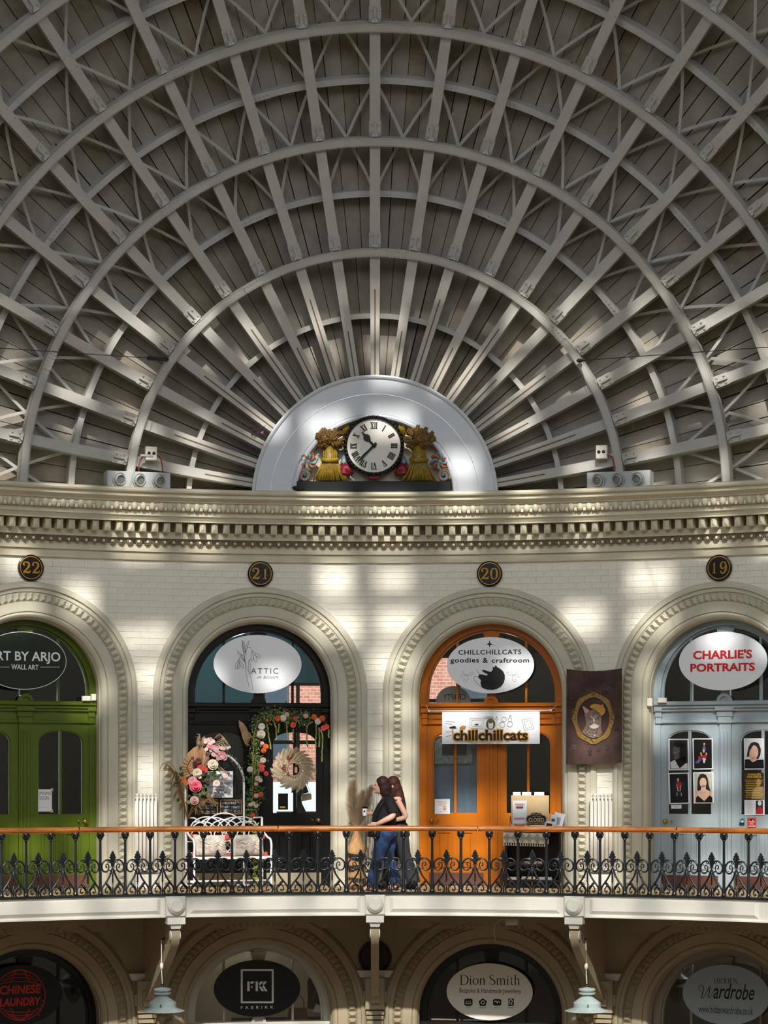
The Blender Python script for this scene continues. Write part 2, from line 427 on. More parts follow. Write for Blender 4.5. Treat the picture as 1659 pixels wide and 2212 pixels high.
# raised panels between brackets
def fpanel(t0, t1):
    n = 10; v = []; z0, z1, b = -.245, -.035, .05
    m2 = MB()
    def P(u, r_, z): return W(t0 + (t1 - t0) * u, r_, z)
    bb = b / (rf * (t1 - t0))
    outer = [(0, z0)] + [(i / n, z0) for i in range(1, n)] + [(1, z0), (1, z1)] + [(1 - i / n, z1) for i in range(1, n)] + [(0, z1)]
    inner = [(bb + u * (1 - 2 * bb), z0 + .048 if z == z0 else z1 - .012) for u, z in outer]
    A = [P(u, rf - .03, z) for u, z in outer]; B = [P(u, rf - .062, z) for u, z in inner]
    N_ = len(A); f = [(i, (i + 1) % N_, N_ + (i + 1) % N_, N_ + i) for i in range(N_)]
    m2.add(A + B, f)
    k = len(outer)
    bot = list(range(0, n + 1)); top = list(range(2 * n + 1, n, -1))
    m2.add(B, [(bot[i], bot[i + 1], top[i + 1], top[i]) for i in range(n)])
    return m2.obj('fascia_panel', M_FASC, fas)
for b_ in range(-4, 4): fpanel(b_ * STEP + .021, (b_ + 1) * STEP - .021)
# bracket heads and struts at every pier
def bracket(th):
    t = on_wall('balcony_bracket', {-1: 'scrolled stone balcony bracket beside the lamp left of the black oval sign', 0: 'straight central stone balcony bracket between the two middle lower arches', 1: 'scrolled stone balcony bracket beside the lamp right of the jewellery sign'}[round(th / STEP)], 'bracket', th, r=rf)
    m2 = MB().bbox(-.135, .135, -.10, .03, -.275, -.006, .012)
    m2.obj('head_block', M_FASC, t)
    smooth_by_angle(MB().lathe([(.0, -.165), (.07, -.165), (.072, -.155), (.082, -.155), (.086, -.148), (.112, -.13), (.118, -.10), (.118, -.09)], 28, (0, 0, -.135), 'y').obj('boss', M_FASC, t), 35)
    m2 = MB().box(-.12, .12, -.13, .05, -.375, -.285).add([(-.075, -.10, -.385), (.075, -.10, -.385), (.075, .05, -.385), (-.075, .05, -.385), (-.06, -.09, -.44), (.06, -.09, -.44), (.06, .05, -.44), (-.06, .05, -.44)],
        [(0, 3, 2, 1), (4, 5, 6, 7), (0, 1, 5, 4), (1, 2, 6, 5), (2, 3, 7, 6), (3, 0, 4, 7)]).box(-.085, .085, -.11, .05, -.39, -.375)
    m2.obj('abacus', M_FASC, t)
    # strut: curved, from the balcony edge back to the wall
    L = R - rf; pts = catmull([(0, -.02, -.46), (0, .0, -.56), (0, .13, -.67), (0, .6, -.93), (0, 1.3, -1.28), (0, L - .14, -1.55)], 5)
    m2 = MB(); v = []; hw = .055
    for i, p in enumerate(pts):
        q = pts[min(i + 1, len(pts) - 1)] - pts[max(i - 1, 0)]; q.normalize(); nn = Vector((0, -q.z, q.y)); th_ = .075
        v += [Vector((-hw, p.y, p.z)) - nn * th_, Vector((hw, p.y, p.z)) - nn * th_, Vector((hw, p.y, p.z)) + nn * th_, Vector((-hw, p.y, p.z)) + nn * th_]
    f = [(0, 3, 2, 1), (len(v) - 4, len(v) - 3, len(v) - 2, len(v) - 1)]
    for i in range(len(pts) - 1):
        for e in range(4): g = (e + 1) % 4; f.append((4 * i + e, 4 * i + g, 4 * i + 4 + g, 4 * i + 4 + e))
    smooth_by_angle(m2.add(v, f).obj('strut', M_LOW, t), 40)
    smooth_by_angle(MB().lathe([(.05, -.07), (.065, -.068), (.065, .068), (.05, .07)], 18, (0, -.02, -.53), 'x').obj('volute', M_FASC, t), 40)
    # spandrel web with a pierced scroll
    mb_ = MB(); mb_.T = Matrix.Translation((0, 0, 0)) @ Matrix.Rotation(PI / 2, 4, 'Z')
    mb_.prism([(.35, -.3), (L - .05, -.3), (L - .05, -1.35), (1.2, -1.0), (.5, -.72)], -.03, .03)
    mb_.obj('web', M_LOW, t)
    MB().bbox(-.075, .075, L - .26, L, -1.66, -1.44, .01).obj('foot', M_LOW, t)
    MB().add([(-.26, L - .16, -1.20), (.26, L - .16, -1.20), (.26, L, -1.20), (-.26, L, -1.20), (-.21, L - .12, -1.30), (.21, L - .12, -1.30), (.21, L, -1.30), (-.21, L, -1.30)],
             [(0, 3, 2, 1), (4, 5, 6, 7), (0, 1, 5, 4), (1, 2, 6, 5), (2, 3, 7, 6), (3, 0, 4, 7)]).obj('capital', M_FASC, t)
    m2 = MB().bbox(-.14, .14, L - .18, L, -1.76, -1.30, .01).box(-.17, .17, L - .12, L, -1.66, -1.5)
    m2.obj('corbel', M_LOW, t)
    m2 = MB()
    for i in range(5): m2.box(-.13 + i * .008, .13 - i * .008, L - .17 + i * .012, L, -1.83 - i * .07, -1.78 - i * .07)
    m2.box(-.11, .11, L - .09, L, -2.3, -1.7)
    m2.obj('stepped_corbel', M_LOW, t)
for b_ in (-1, 0, 1): bracket(b_ * STEP)

# railing ---------------------------------------------------------------
rail = thing('balcony_railing', 'black scrolled cast iron balcony railing with varnished wooden handrail', 'railing', at=W(0, RR, 0))
O0 = W(0, RR, 0)
def rl(mb): mb.v = [(x - O0.x, y - O0.y, z - O0.z) for x, y, z in mb.v]; return mb
hr = [(-.045, .865), (-.052, .885), (-.045, .905), (-.02, .922), (.02, .922), (.045, .905), (.052, .885), (.045, .865), (.035, .862), (.033, .848), (-.033, .848), (-.035, .862)]
for b_ in range(-4, 4):
    t0, t1 = b_ * STEP - .14, (b_ + 1) * STEP - .1415
    smooth_by_angle(rl(sweep(hr, t0, t1, 12, RR, closed=True)).obj('handrail', M_WOOD, rail), 50)
rl(sweep([(-.04, .003), (-.04, .024), (-.02, .03), (.02, .03), (.04, .024), (.04, .003)], -1.2, 1.2, 90, RR, closed=True)).obj('base_rail', M_BLACKIRON, rail)
post = MB().lathe([(.03, .02), (.03, .05), (.024, .06), (.021, .075), (.0165, .72), (.0165, .745), (.026, .748), (.026, .757), (.018, .762), (.024, .785), (.046, .81), (.05, .825), (.05, .85)], 10)
for i in range(6):
    a = 2 * PI * i / 6; post.tube([(.022 * math.cos(a), .022 * math.sin(a), .765), (.04 * math.cos(a + .3), .04 * math.sin(a + .3), .79), (.052 * math.cos(a + .6), .052 * math.sin(a + .6), .82)], .007, 4)
post = post.mesh('post', M_BLACKIRON, True)
def scroll_panel(p):
    m2 = MB()
    lower = [(.025, .375), (.05, .335), (.12, .275), (.22, .215), (.34, .16), (.425, .115), (.452, .075), (.42, .035), (.335, .012), (.23, .008), (.125, .025), (.07, .062), (.075, .105), (.13, .135), (.21, .135), (.275, .112), (.30, .08), (.275, .055), (.225, .052), (.205, .07)]
    upper = [(.03, .405), (.05, .44), (.115, .475), (.21, .488), (.32, .475), (.41, .44), (.44, .395), (.405, .35), (.32, .328), (.225, .335), (.165, .37), (.155, .405), (.2, .432), (.265, .425), (.275, .395), (.235, .385)]
    tail = [(.19, .345), (.13, .352), (.085, .335), (.08, .305), (.11, .295), (.125, .315)]
    for s_ in (-1, 1):
        for ln, rr in ((lower, .0105), (upper, .0095), (tail, .007)):
            pts = catmull([(s_ * u * p, 0, z) for u, z in ln], 3); k = len(pts)
            m2.tube(pts, [rr * (1.25 if i < k * .6 else 1.0 - .25 * (i - k * .6) / (k * .4)) for i in range(k)], 5)
        m2.ball((s_ * .22 * p, 0, .066), .013, .013, .013, 6, 4); m2.ball((s_ * .245 * p, 0, .39), .011, .011, .011, 6, 4)
        # acanthus leaf in the lower loop
        lf = [(.10, .075), (.12, .13), (.17, .165), (.24, .19), (.30, .205), (.285, .175), (.265, .15), (.22, .142), (.2, .12), (.16, .11)]
        poly = [(s_ * u * p, z) for u, z in lf]
        m2.prism(poly if s_ < 0 else poly[::-1], -.012, .012)
        for q in (0, 1, 2): m2.tube([(s_ * (.11 + .01 * q) * p, -.014, .10), (s_ * (.18 - .01 * q) * p, -.02, .15 - .005 * q), (s_ * (.27 - .01 * q) * p, -.014, .195 - .02 * q)], .004, 4)
    m2.tube([(0, 0, .02), (0, 0, .20)], .0085, 6); m2.tube([(0, 0, .19), (0, 0, .40)], [.012, .009], 6)
    m2.ball((0, 0, .205), .014, .014, .018, 6, 4)
    m2.box(-.03, .03, -.018, .018, .385, .392).box(-.03, .03, -.018, .018, .40, .407)
    return m2
fin = MB()
out = [(0, .605), (.014, .59), (.02, .575), (.018, .565), (.034, .558), (.032, .543), (.028, .535), (.046, .526), (.045, .512), (.036, .503), (.028, .50), (.018, .47), (.01, .44), (.012, .41)]
fin.prism(out + [(-x, z) for x, z in out[::-1]][:-1] if False else out + [(-x, z) for x, z in reversed(out[1:])], -.012, .012, .006)
fin.tube([(0, -.014, .41), (0, -.02, .5), (0, -.014, .595)], [.006, .005, .003], 5)
for s_ in (-1, 1):
    for z0, l in ((.50, .03), (.53, .026), (.56, .016)): fin.tube([(0, -.016, z0 - .015), (s_ * l * .6, -.02, z0 + .004), (s_ * l, -.014, z0 + .008)], .0045, 4)
    fin.tube(catmull([(s_ * .008, 0, .44), (s_ * .02, 0, .475), (s_ * .045, 0, .492), (s_ * .066, 0, .478), (s_ * .062, 0, .455), (s_ * .045, 0, .452), (s_ * .042, 0, .467)], 3), .0065, 5)
fin = fin.mesh('finial', M_BLACKIRON, False)
PM = {}
def railing_bay(t0, t1, n):
    dt = (t1 - t0) / n; p = dt * RR
    if n not in PM: PM[n] = scroll_panel(p).mesh('scroll_panel', M_BLACKIRON, True)
    for i in range(n):
        t = t0 + i * dt; link('post', post, rail, at=W(t, RR, 0) - O0, rz=-t)
        t += dt / 2; o = link('scroll_panel', PM[n], rail, at=W(t, RR, 0) - O0, rz=-t)
        link('finial', fin, o)
railing_bay(-3 * STEP, -2 * STEP, 8); railing_bay(2 * STEP, 3 * STEP, 8); railing_bay(-2 * STEP, -STEP, 8); railing_bay(-STEP, 0, 7); railing_bay(0, STEP, 7); railing_bay(STEP, 2 * STEP, 8)
# ================================================================== ROOF
PH = [.158, .318, .4546, .593, .738, .90]
PI_ = [.238, .388, .5245, .666, .82]
RB = 11.42
ceil = MB()
def deckf(u, v_): return D(.15 + (PI / 2 - .15) * u, (v_ * 2 - 1) * (PI / 2 + .02), RB + .035)
ceil.m = 1; ceil.grid(deckf, 24, 40); ceil.m = 0
NB = 40; YE = -6.0
def barrel(a0, a1, y0, y1, na, r_=RB + .035):
    ceil.grid(lambda u, v_: Vector((r_ * math.sin(a0 + (a1 - a0) * v_), y0 + (y1 - y0) * u, ZA + r_ * math.cos(a0 + (a1 - a0) * v_))), 1, na)
SA, SW = .60, .95                      # half angles: sun-patch grid at the crown, sky-fill openings at the sides
SY0, SY1, SYN = 4.5, 19.6, -5.0
barrel(-PI / 2, -SW, YE, YC, 12); barrel(SW, PI / 2, YE, YC, 12)
barrel(-SW, SW, SY1, YC, 20); barrel(-SW, SW, YE, SYN, 20)
# end wall of the roof behind the viewer
ceil.add([(0, YE, ZA)] + [(RB * math.sin(-PI / 2 + PI * i / 24), YE, ZA + RB * math.cos(-PI / 2 + PI * i / 24)) for i in range(25)], [(0, i + 1, i + 2) for i in range(24)])
ceiling = ceil.obj('ceiling', [M_BOARD2, M_DARK], None, smooth=True, label='boarded domed roof on painted iron ribs radiating from the clock', cat='roof', kind='structure')
# unseen skylight grid: random solid cells added to break the sun into patches
rs = random.Random(11)
sk = MB(); r_ = RB - .02
def cell(a0, a1, y0, y1, n=2):
    sk.grid(lambda u, v_: Vector((r_ * math.sin(a0 + (a1 - a0) * v_), y0 + (y1 - y0) * u, ZA + r_ * math.cos(a0 + (a1 - a0) * v_))), 1, n)
ny, na = 17, 15
ys = [SY0 + (SY1 - SY0) * i / ny for i in range(ny + 1)]; as_ = [-SA + 2 * SA * i / na for i in range(na + 1)]
for i in range(ny):
    for j in range(na):
        y0, y1, a0, a1 = ys[i], ys[i + 1], as_[j], as_[j + 1]
        wy, wa = (y1 - y0), (a1 - a0)
        op = 1 - min(1, max(0, (y0 - 7.0) / 5.0))      # openings widened at low y so more sun reaches the gallery
        if rs.random() < (.30 if y0 > 15.5 else .44) - .36 * op: cell(a0, a1, y0, y1); continue
        fy0, fy1, fa0, fa1 = [rs.uniform(.08, .34) * (1 - .65 * op) for _ in range(4)]
        cell(a0, a0 + wa * fa0, y0, y1, 1); cell(a1 - wa * fa1, a1, y0, y1, 1)
        cell(a0 + wa * fa0, a1 - wa * fa1, y0, y0 + wy * fy0, 1); cell(a0 + wa * fa0, a1 - wa * fa1, y1 - wy * fy1, y1, 1)
# side and near-end openings added for extra sky fill: slim bars only
for a_ in [-SW + .0583 * i for i in range(7)] + [SA + .0583 * i for i in range(7)]: cell(a_ - .004, a_ + .004, SYN, SY1, 1)
for i in range(16):
    y = SYN + i * 1.6
    if y < SY1:
        for s_ in (-1, 1): cell(*sorted((s_ * SA, s_ * SW)), y - .05, y + .05, 6)
for i in range(7): cell(-SA, SA, SYN + i * 1.55 - .05, SYN + i * 1.55 + .05, 8)
for i in range(13): a_ = -SA + 2 * SA * i / 12; cell(a_ - .004, a_ + .004, SYN, SY0, 1)
sk.obj('skylight_dapple_grid', M_BOARD2, ceiling)

def arc_member(phi, r0, r1, w_, al0=-PI / 2, al1=PI / 2, n=72):
    """ring girder of rectangular section along the parallel phi; w_ width along the meridian"""
    m2 = MB(); v = []; dp = w_ / 2 / RD
    for i in range(n + 1):
        a = al0 + (al1 - al0) * i / n
        v += [D(phi - dp, a, r0), D(phi + dp, a, r0), D(phi + dp, a, r1), D(phi - dp, a, r1)]
    f = [(0, 3, 2, 1), (4 * n, 4 * n + 1, 4 * n + 2, 4 * n + 3)]
    for i in range(n):
        for e in range(4): g = (e + 1) % 4; f.append((4 * i + e, 4 * i + g, 4 * i + 4 + g, 4 * i + 4 + e))
    return m2.add(v, f)
def merge(a, b):
    a.add(b.v, b.f); return a
for k, p in enumerate(PH[1:]):
    g = arc_member(p, RD - .02, RD + .005, .10)
    merge(g, arc_member(p + .0035, RD + .005, RD + .16, .02)); merge(g, arc_member(p + .0045, RD - .028, RD - .015, .012))
    merge(g, arc_member(p - .0052, RD - .026, RD - .018, .006))
    gg = smooth_by_angle(g.obj('ring_girder', M_IRON, ceiling), 30)
    # riveted splice plates
    for al in ((.09, -.62, .55, -1.2, 1.05)[k % 5], (-.52, .66, -.45, .2, .9)[k % 5], (.83, -1.18, 1.15, -.8, -.3)[k % 5]):
        n = 6; m2 = MB(); da = .30 / (RD * math.sin(p)); v = []
        for i in range(n + 1):
            a = al + da * (i / n - .5)
            v += [D(p - .0055, a, RD - .03), D(p + .004, a, RD - .03), D(p + .004, a, RD - .018), D(p - .0055, a, RD - .018)]
        f = [(0, 3, 2, 1), (4 * n, 4 * n + 1, 4 * n + 2, 4 * n + 3)]
        for i in range(n):
            for e in range(4): q = (e + 1) % 4; f.append((4 * i + e, 4 * i + q, 4 * i + 4 + q, 4 * i + 4 + e))
        m2.add(v, f)
        for i in range(6):
            for s_ in (-.0035, .0022): m2.ball(D(p + s_, al + da * ((i + .5) / 6 - .5), RD - .03), .013, nu=6, nv=4)
        m2.obj('splice_plate', M_IRON, gg)
for k, p in enumerate(PI_):
    w_ = .085 if k else .07
    g = arc_member(p, RD + .20, RD + .22, w_); merge(g, arc_member(p + (w_ * .3) / RD, RD + .22, RB, .02))
    if k: merge(g, arc_member(p - .4 * w_ / RD, RD + .19, RD + .205, .012)); 
    gg = g.obj('purlin', M_IRON, ceiling)
    if k:
        for al in (-.55 + .13 * k, .52 - .1 * k, .95 - .05 * k, -1.0 + .06 * k):
            m2 = MB(); da = .34 / (RD * math.sin(p)); n = 5; v = []
            for i in range(n + 1):
                a = al + da * (i / n - .5); v += [D(p - .0042, a, RD + .185), D(p + .0042, a, RD + .185), D(p + .0042, a, RD + .2), D(p - .0042, a, RD + .2)]
            f = [(0, 3, 2, 1), (4 * n, 4 * n + 1, 4 * n + 2, 4 * n + 3)]
            for i in range(n):
                for e in range(4): q = (e + 1) % 4; f.append((4 * i + e, 4 * i + q, 4 * i + 4 + q, 4 * i + 4 + e))
            m2.add(v, f)
            for i in range(6): m2.ball(D(p, al + da * ((i + .5) / 6 - .5), RD + .185), .016, nu=6, nv=4)
            m2.obj('splice_plate', M_IRON, gg)
# meridian ribs
AL = [math.radians(9) * k for k in range(-10, 11)]
M_SLOT = mat('rib_slot_brown', S(104, 80, 48), 0.6)
rivet_r = .013
for k, al in enumerate(AL):
    kk = k - 10; m2 = MB(); v = []; n = 26; ph0, ph1 = .150, .95; hw = .072
    er = Vector((math.cos(al), 0, -math.sin(al)))
    for i in range(n + 1):
        p = ph0 + (ph1 - ph0) * i / n; taper = min(1, .82 + .18 * (p - ph0) / .16)
        A, B = D(p, al, RD + .03), D(p, al, RB + .01); h_ = hw * taper
        v += [A - er * h_, A + er * h_, B + er * h_, B - er * h_]
    f = [(0, 3, 2, 1), (4 * n, 4 * n + 1, 4 * n + 2, 4 * n + 3)]
    for i in range(n):
        for e in range(4): g = (e + 1) % 4; f.append((4 * i + e, 4 * i + g, 4 * i + 4 + g, 4 * i + 4 + e))
    m2.add(v, f)
    if abs(kk) < 10:
        for lo, hi in ((.66, .735),):
            for i in range(6):
                p = lo + (hi - lo) * i / 5
                for s_ in (-.62, .62): m2.ball(D(p, al, RD + .03) + er * hw * s_, rivet_r, nu=6, nv=4)
    rib = m2.obj('roof_rib', M_IRON, ceiling)
    if abs(kk) < 10:
        # gold-brown slot near the clock hood: long on even ribs, short on odd ribs
        p1 = .272 if kk % 2 == 0 else .222
        q = MB(); v = []
        for i in range(7):
            p = .16 + (p1 - .16) * i / 6; A = D(p, al, RD + .026); v += [A - er * .009, A + er * .009]
        q.add(v, [(2 * i, 2 * i + 1, 2 * i + 3, 2 * i + 2) for i in range(6)]).obj('slot_strip', M_SLOT, rib)
        for p in PH[1:5]:
            q = MB(); c0 = D(p + .0085, al, RD); u = (D(p + .02, al, RD) - c0).normalized(); nrm = (Vector((0, YC, ZA)) - c0).normalized()
            Mx = Matrix((er, nrm, u)).transposed().to_4x4(); Mx.translation = D(p + .0065, al, RD + .03); q.T = Mx
            q.box(-.082, .082, 0, .014, .0, .20); q.box(-.012, .012, .014, .05, .0, .19)
            q.add([(-.05, .014, 0), (.05, .014, 0), (.05, .06, 0), (-.05, .06, 0), (-.02, .014, .05), (.02, .014, .05), (.02, .03, .05), (-.02, .03, .05)], [(0, 3, 2, 1), (4, 5, 6, 7), (0, 1, 5, 4), (1, 2, 6, 5), (2, 3, 7, 6), (3, 0, 4, 7)])
            for x in (-.05, .05):
                for z in (.045, .155): q.lathe([(.0, .034), (.014, .032), (.017, .014)], 6, (x, 0, z), 'y')
            q.obj('bracket', M_IRON, rib)
# boards
NBD = [2, 3, 4, 5, 5]
rest = MB(); rb = random.Random(5)
for iv in range(5):
    p0, p1 = PH[iv] - (.012 if iv == 0 else 0), PH[iv + 1] if iv < 4 else .95
    for b_ in range(-10, 10):
        a0 = AL[b_ + 10]; a1 = AL[b_ + 11]
        for j in range(NBD[iv]):
            u0 = a0 + (a1 - a0) * j / NBD[iv]; u1 = a0 + (a1 - a0) * (j + 1) / NBD[iv]
            m2 = MB() if iv < 4 else rest; v = []; n = 4; rr = RB + rb.uniform(-.004, .006); gp = .0045 + (rb.random() < .2) * .005
            for i in range(n + 1):
                p = p0 + (p1 - p0) * i / n; q = gp / (RB * math.sin(p))
                v += [D(p, u0 + q, rr), D(p, u1 - q, rr), D(p, u1 - q, rr + .03), D(p, u0 + q, rr + .03)]
            f = [(0, 3, 2, 1), (4 * n, 4 * n + 1, 4 * n + 2, 4 * n + 3)]
            for i in range(n):
                for e in range(4): g = (e + 1) % 4; f.append((4 * i + e, 4 * i + g, 4 * i + 4 + g, 4 * i + 4 + e))
            m2.add(v, f)
            if iv < 4: m2.obj('board', M_BOARD if rb.random() < .7 else M_BOARD2, ceiling)
rest.obj('board_cladding', M_BOARD, ceiling, kind='stuff')
# diagonal bracing
for iv in range(1, 4):
    for b_ in range(-10, 10):
        a0, a1 = AL[b_ + 10] + .006, AL[b_ + 11] - .006
        for s_ in (0, 1):
            m2 = MB(); v = []; n = 6
            A = [(PI_[iv] + .006 + (PI_[iv + 1] - PI_[iv] - .012) * i / n, (a0 + (a1 - a0) * i / n) if s_ else (a1 + (a0 - a1) * i / n)) for i in range(n + 1)]
            pts = [D(p, a, RD + .25 + .05 * s_) for p, a in A]
            for i, c in enumerate(pts):
                t = (pts[min(i + 1, n)] - pts[max(i - 1, 0)]).normalized(); nr = (Vector((0, YC, ZA)) - c).normalized(); sd_ = t.cross(nr)
                v += [c - sd_ * .02, c + sd_ * .02, c + sd_ * .02 - nr * .012, c + sd_ * .008 - nr * .012, c + sd_ * .008 - nr * .05, c - sd_ * .02 - nr * .012]
            f = []
            for i in range(n):
                for e in range(6): g = (e + 1) % 6; f.append((6 * i + e, 6 * i + g, 6 * i + 6 + g, 6 * i + 6 + e))
            m2.add(v, f).obj('diagonal_brace', M_IRON, ceiling)

# hall shell behind the viewer ------------------------------------------
h = MB()
for s_ in (-1, 1):
    h.grid(lambda u, v_: W(s_ * (1.19 + u * (PI / 2 - 1.19)), R + .02, ZG + v_ * (ZA + .1 - ZG)), 6, 1)
    h.add([(s_ * (R + .02), YC, ZG), (s_ * (R + .02), YE, ZG), (s_ * (R + .02), YE, ZA + .1), (s_ * (R + .02), YC, ZA + .1)], [(0, 1, 2, 3)])
h.add([(-R - .1, YE, ZG), (R + .1, YE, ZG), (R + .1, YE, ZA + .1), (-R - .1, YE, ZA + .1)], [(0, 1, 2, 3)])
h.obj('wall_hall', M_HALL, None, label='plain side and end walls of the hall', cat='wall', kind='structure')
g = MB().add([(-R - 1, YE, ZG), (R + 1, YE, ZG), (R + 1, YC + R + 8, ZG), (-R - 1, YC + R + 8, ZG)], [(0, 1, 2, 3)])
g.obj('floor_hall', M_GROUND, None, label='ground floor of the hall', cat='floor', kind='structure')
# ================================================================== SHOP FRONTS
def arc(rho, zc, a0, a1, n=24): return [(rho * math.cos(a0 + (a1 - a0) * i / n), zc + rho * math.sin(a0 + (a1 - a0) * i / n)) for i in range(n + 1)]
FY = .27    # front plane of the joinery behind the wall face
def shopfront(n, th, dz, m, label, kick, knob_side=-1, glassm=None, fan_only=False):
    gm = glassm or GLASS
    root = on_wall('door_%d' % n, label, 'shop door', th, z=dz, kind='structure')
    ZF = ZS; zt = 2.645
    a0 = math.asin((zt - ZF) / 1.03) if zt < ZF else 0
    def archp(r_): return [(-r_, 0.0 if not fan_only else 1.2), (-r_, zt)] + [(-p[0], p[1]) for p in arc(r_, ZF, 0, PI)] + [(r_, zt), (r_, 0.0 if not fan_only else 1.2)]
    f = MB().band(archp(.945), archp(1.045), FY - .01, FY + .10); f.band(archp(.915), archp(.95), FY + .03, FY + .09)
    f.obj('frame', m, root)
    # transom
    t = MB().bbox(-1.03, 1.03, FY - .09, FY + .1, 2.585, 2.645, .012).bbox(-1.03, 1.03, FY - .06, FY + .1, 2.54, 2.583, .01).bbox(-1.03, 1.03, FY - .035, FY + .1, 2.50, 2.538, .008)
    t.box(-1.03, 1.03, FY + .005, FY + .1, 2.36, 2.5).bbox(-1.03, 1.03, FY - .02, FY + .1, 2.335, 2.375, .008)
    t.obj('transom', m, root)
    for x, hw in ((0, .14), (-.97, .06), (.97, .06)):
        c = MB().bbox(x - hw, x + hw, FY - .075, FY, 2.50, 2.575, .012).bbox(x - hw * .82, x + hw * .82, FY - .05, FY, 2.42, 2.499, .01).bbox(x - hw * .72, x + hw * .72, FY - .04, FY, 2.33, 2.42, .008)
        c.obj('transom_bracket', m, root)
    MB().band(arc(.105, 2.645, 0, PI, 14), arc(.06, 2.645, 0, PI, 14), FY - .07, FY).prism(arc(.06, 2.645, 0, PI, 12), FY - .045, FY).obj('crest', m, root)
    # fanlight
    zc_top = ZF + .93
    MB().box(-.065, .065, FY, FY + .08, 2.645, zc_top).add([(-.075, FY - .01, 3.5), (.075, FY - .01, 3.5), (.12, FY - .02, 3.66), (-.12, FY - .02, 3.66), (-.075, FY + .06, 3.5), (.075, FY + .06, 3.5), (.12, FY + .06, 3.66), (-.12, FY + .06, 3.66)],
        [(0, 1, 2, 3), (4, 7, 6, 5), (0, 4, 5, 1), (1, 5, 6, 2), (2, 6, 7, 3), (3, 7, 4, 0)]).bbox(-.085, .085, FY - .015, FY + .05, 3.46, 3.5, .006).obj('fanlight_post', m, root)
    for x in (-.5, .5): MB().bbox(x - .017, x + .017, FY + .01, FY + .07, 2.645, ZF + math.sqrt(.93 ** 2 - x * x), .005).obj('fanlight_bar', m, root)
    q = .93
    for x0, x1 in ((-.93, -.517), (-.483, -.065), (.065, .483), (.517, .93)):
        xs = [x0 + (x1 - x0) * i / 8 for i in range(9)]
        poly = [(x0, 2.645), (x1, 2.645)] + [(x, ZF + math.sqrt(max(q * q - x * x, 0))) for x in xs[::-1]]
        MB().prism(poly, FY + .045, FY + .049).obj('pane', gm, root)
    if fan_only: return root
    # centre post, fluted
    c = MB().box(-.085, .085, FY - .01, FY + .1, 0, 2.34)
    for x in (-.05, 0, .05): c.bbox(x - .016, x + .016, FY - .025, FY, .25, 2.22, .006)
    c.box(-.095, .095, FY - .03, FY, 0, .22)
    c.obj('centre_post', m, root)
    for s_ in (-1, 1):
        xa, xb = sorted((s_ * .088, s_ * .945)); xc = s_ * .53
        zc2 = lambda x: 2.06 + .175 * max(0, 1 - abs((x - xc) / .33) ** 2.6) ** .45
        leaf = MB().box(xa, xc - .33, FY + .02, FY + .07, .012, 2.335).box(xc + .33, xb, FY + .02, FY + .07, .012, 2.335).box(xc - .33, xc + .33, FY + .02, FY + .07, .012, 1.035)
        hxs = [xc - .33 * math.cos(PI * i / 20) for i in range(21)]
        leaf.band([(x, zc2(x)) for x in hxs], [(x, 2.335) for x in hxs], FY + .02, FY + .07)
        out = [(xc - .33, 1.035), (xc + .33, 1.035)] + [(x, zc2(x)) for x in hxs[::-1]]
        inn = [(xc + (x - xc) * .95, 1.64 + (z - 1.64) * .972) for x, z in out]
        leaf.band(inn, out, FY + .035, FY + .06, closed=True)
        lf = leaf.obj('door_leaf', m, root)
        for u0, u1 in ((-.33, -.016), (.016, .33)):
            xs = [xc + u0 + (u1 - u0) * i / 8 for i in range(9)]
            MB().prism([(xs[0], 1.03), (xs[-1], 1.03)] + [(x, zc2(x)) for x in xs[::-1]], FY + .046, FY + .05).obj('pane', gm, lf)
        MB().bbox(xc - .02, xc + .02, FY + .022, FY + .06, 1.03, 2.235, .007).obj('glazing_bar', m, lf)
        for px in (xc - .165, xc + .165):
            p = MB().bbox(px - .125, px + .125, FY - .004, FY + .03, .27, .80, .018)
            p.v = p.v; p2 = MB(); x0, x1, z0, z1 = px - .125, px + .125, .27, .80
            o_ = [(x0, z0), (x1, z0), (x1, z1), (x0, z1)]; i_ = [(x0 + .035, z0 + .035), (x1 - .035, z0 + .035), (x1 - .035, z1 - .035), (x0 + .035, z1 - .035)]
            p2.band(i_, o_, FY + .0, FY + .03, closed=True); p2.bbox(x0 + .06, x1 - .06, FY + .0, FY + .03, z0 + .06, z1 - .06, .014)
            p2.obj('door_panel', m, lf)
        MB().box(xa + .03, xb - .03, FY + .012, FY + .03, .012, .185).obj('kick_plate', kick, lf)
        if s_ == knob_side:
            xk = s_ * .87
            k = MB().lathe([(0, -.075), (.022, -.07), (.03, -.055), (.024, -.04), (.012, -.03), (.012, 0), (.03, .004), (.03, .02)], 12, (xk, FY, .945), 'y').lathe([(0, -.05), (.014, -.045), (.016, -.03), (.008, -.02), (.008, .02)], 10, (xk - s_ * .09, FY, .95), 'y')
            k.obj('knob', M_BRASS, lf, smooth=True)
    return root
KICKB = mat('brown_kick_plate', S(104, 66, 50), 0.5, .25, 8)
KICKC = mat('cream_kick_plate', S(172, 160, 136), 0.5, .1, 8)
P_GREEN = mat('green_gloss_paint', S(86, 104, 26), 0.28, .12, 2, spec=.5)
P_BLACK = mat('black_gloss_paint', S(17, 18, 20), 0.22, spec=.5)
P_ORANGE = mat('orange_gloss_paint', S(196, 108, 14), 0.28, .12, 2, spec=.5)
P_BLUE = mat('pale_blue_gloss_paint', S(160, 173, 179), 0.28, .08, 2, spec=.5)
P_CREAM = mat('cream_gloss_paint', S(200, 196, 182), 0.4, .1, 2)
P_DKGREY = mat('dark_grey_gloss_paint', S(30, 28, 26), 0.35)
P_TAUPE = mat('taupe_gloss_paint', S(150, 142, 130), 0.4)
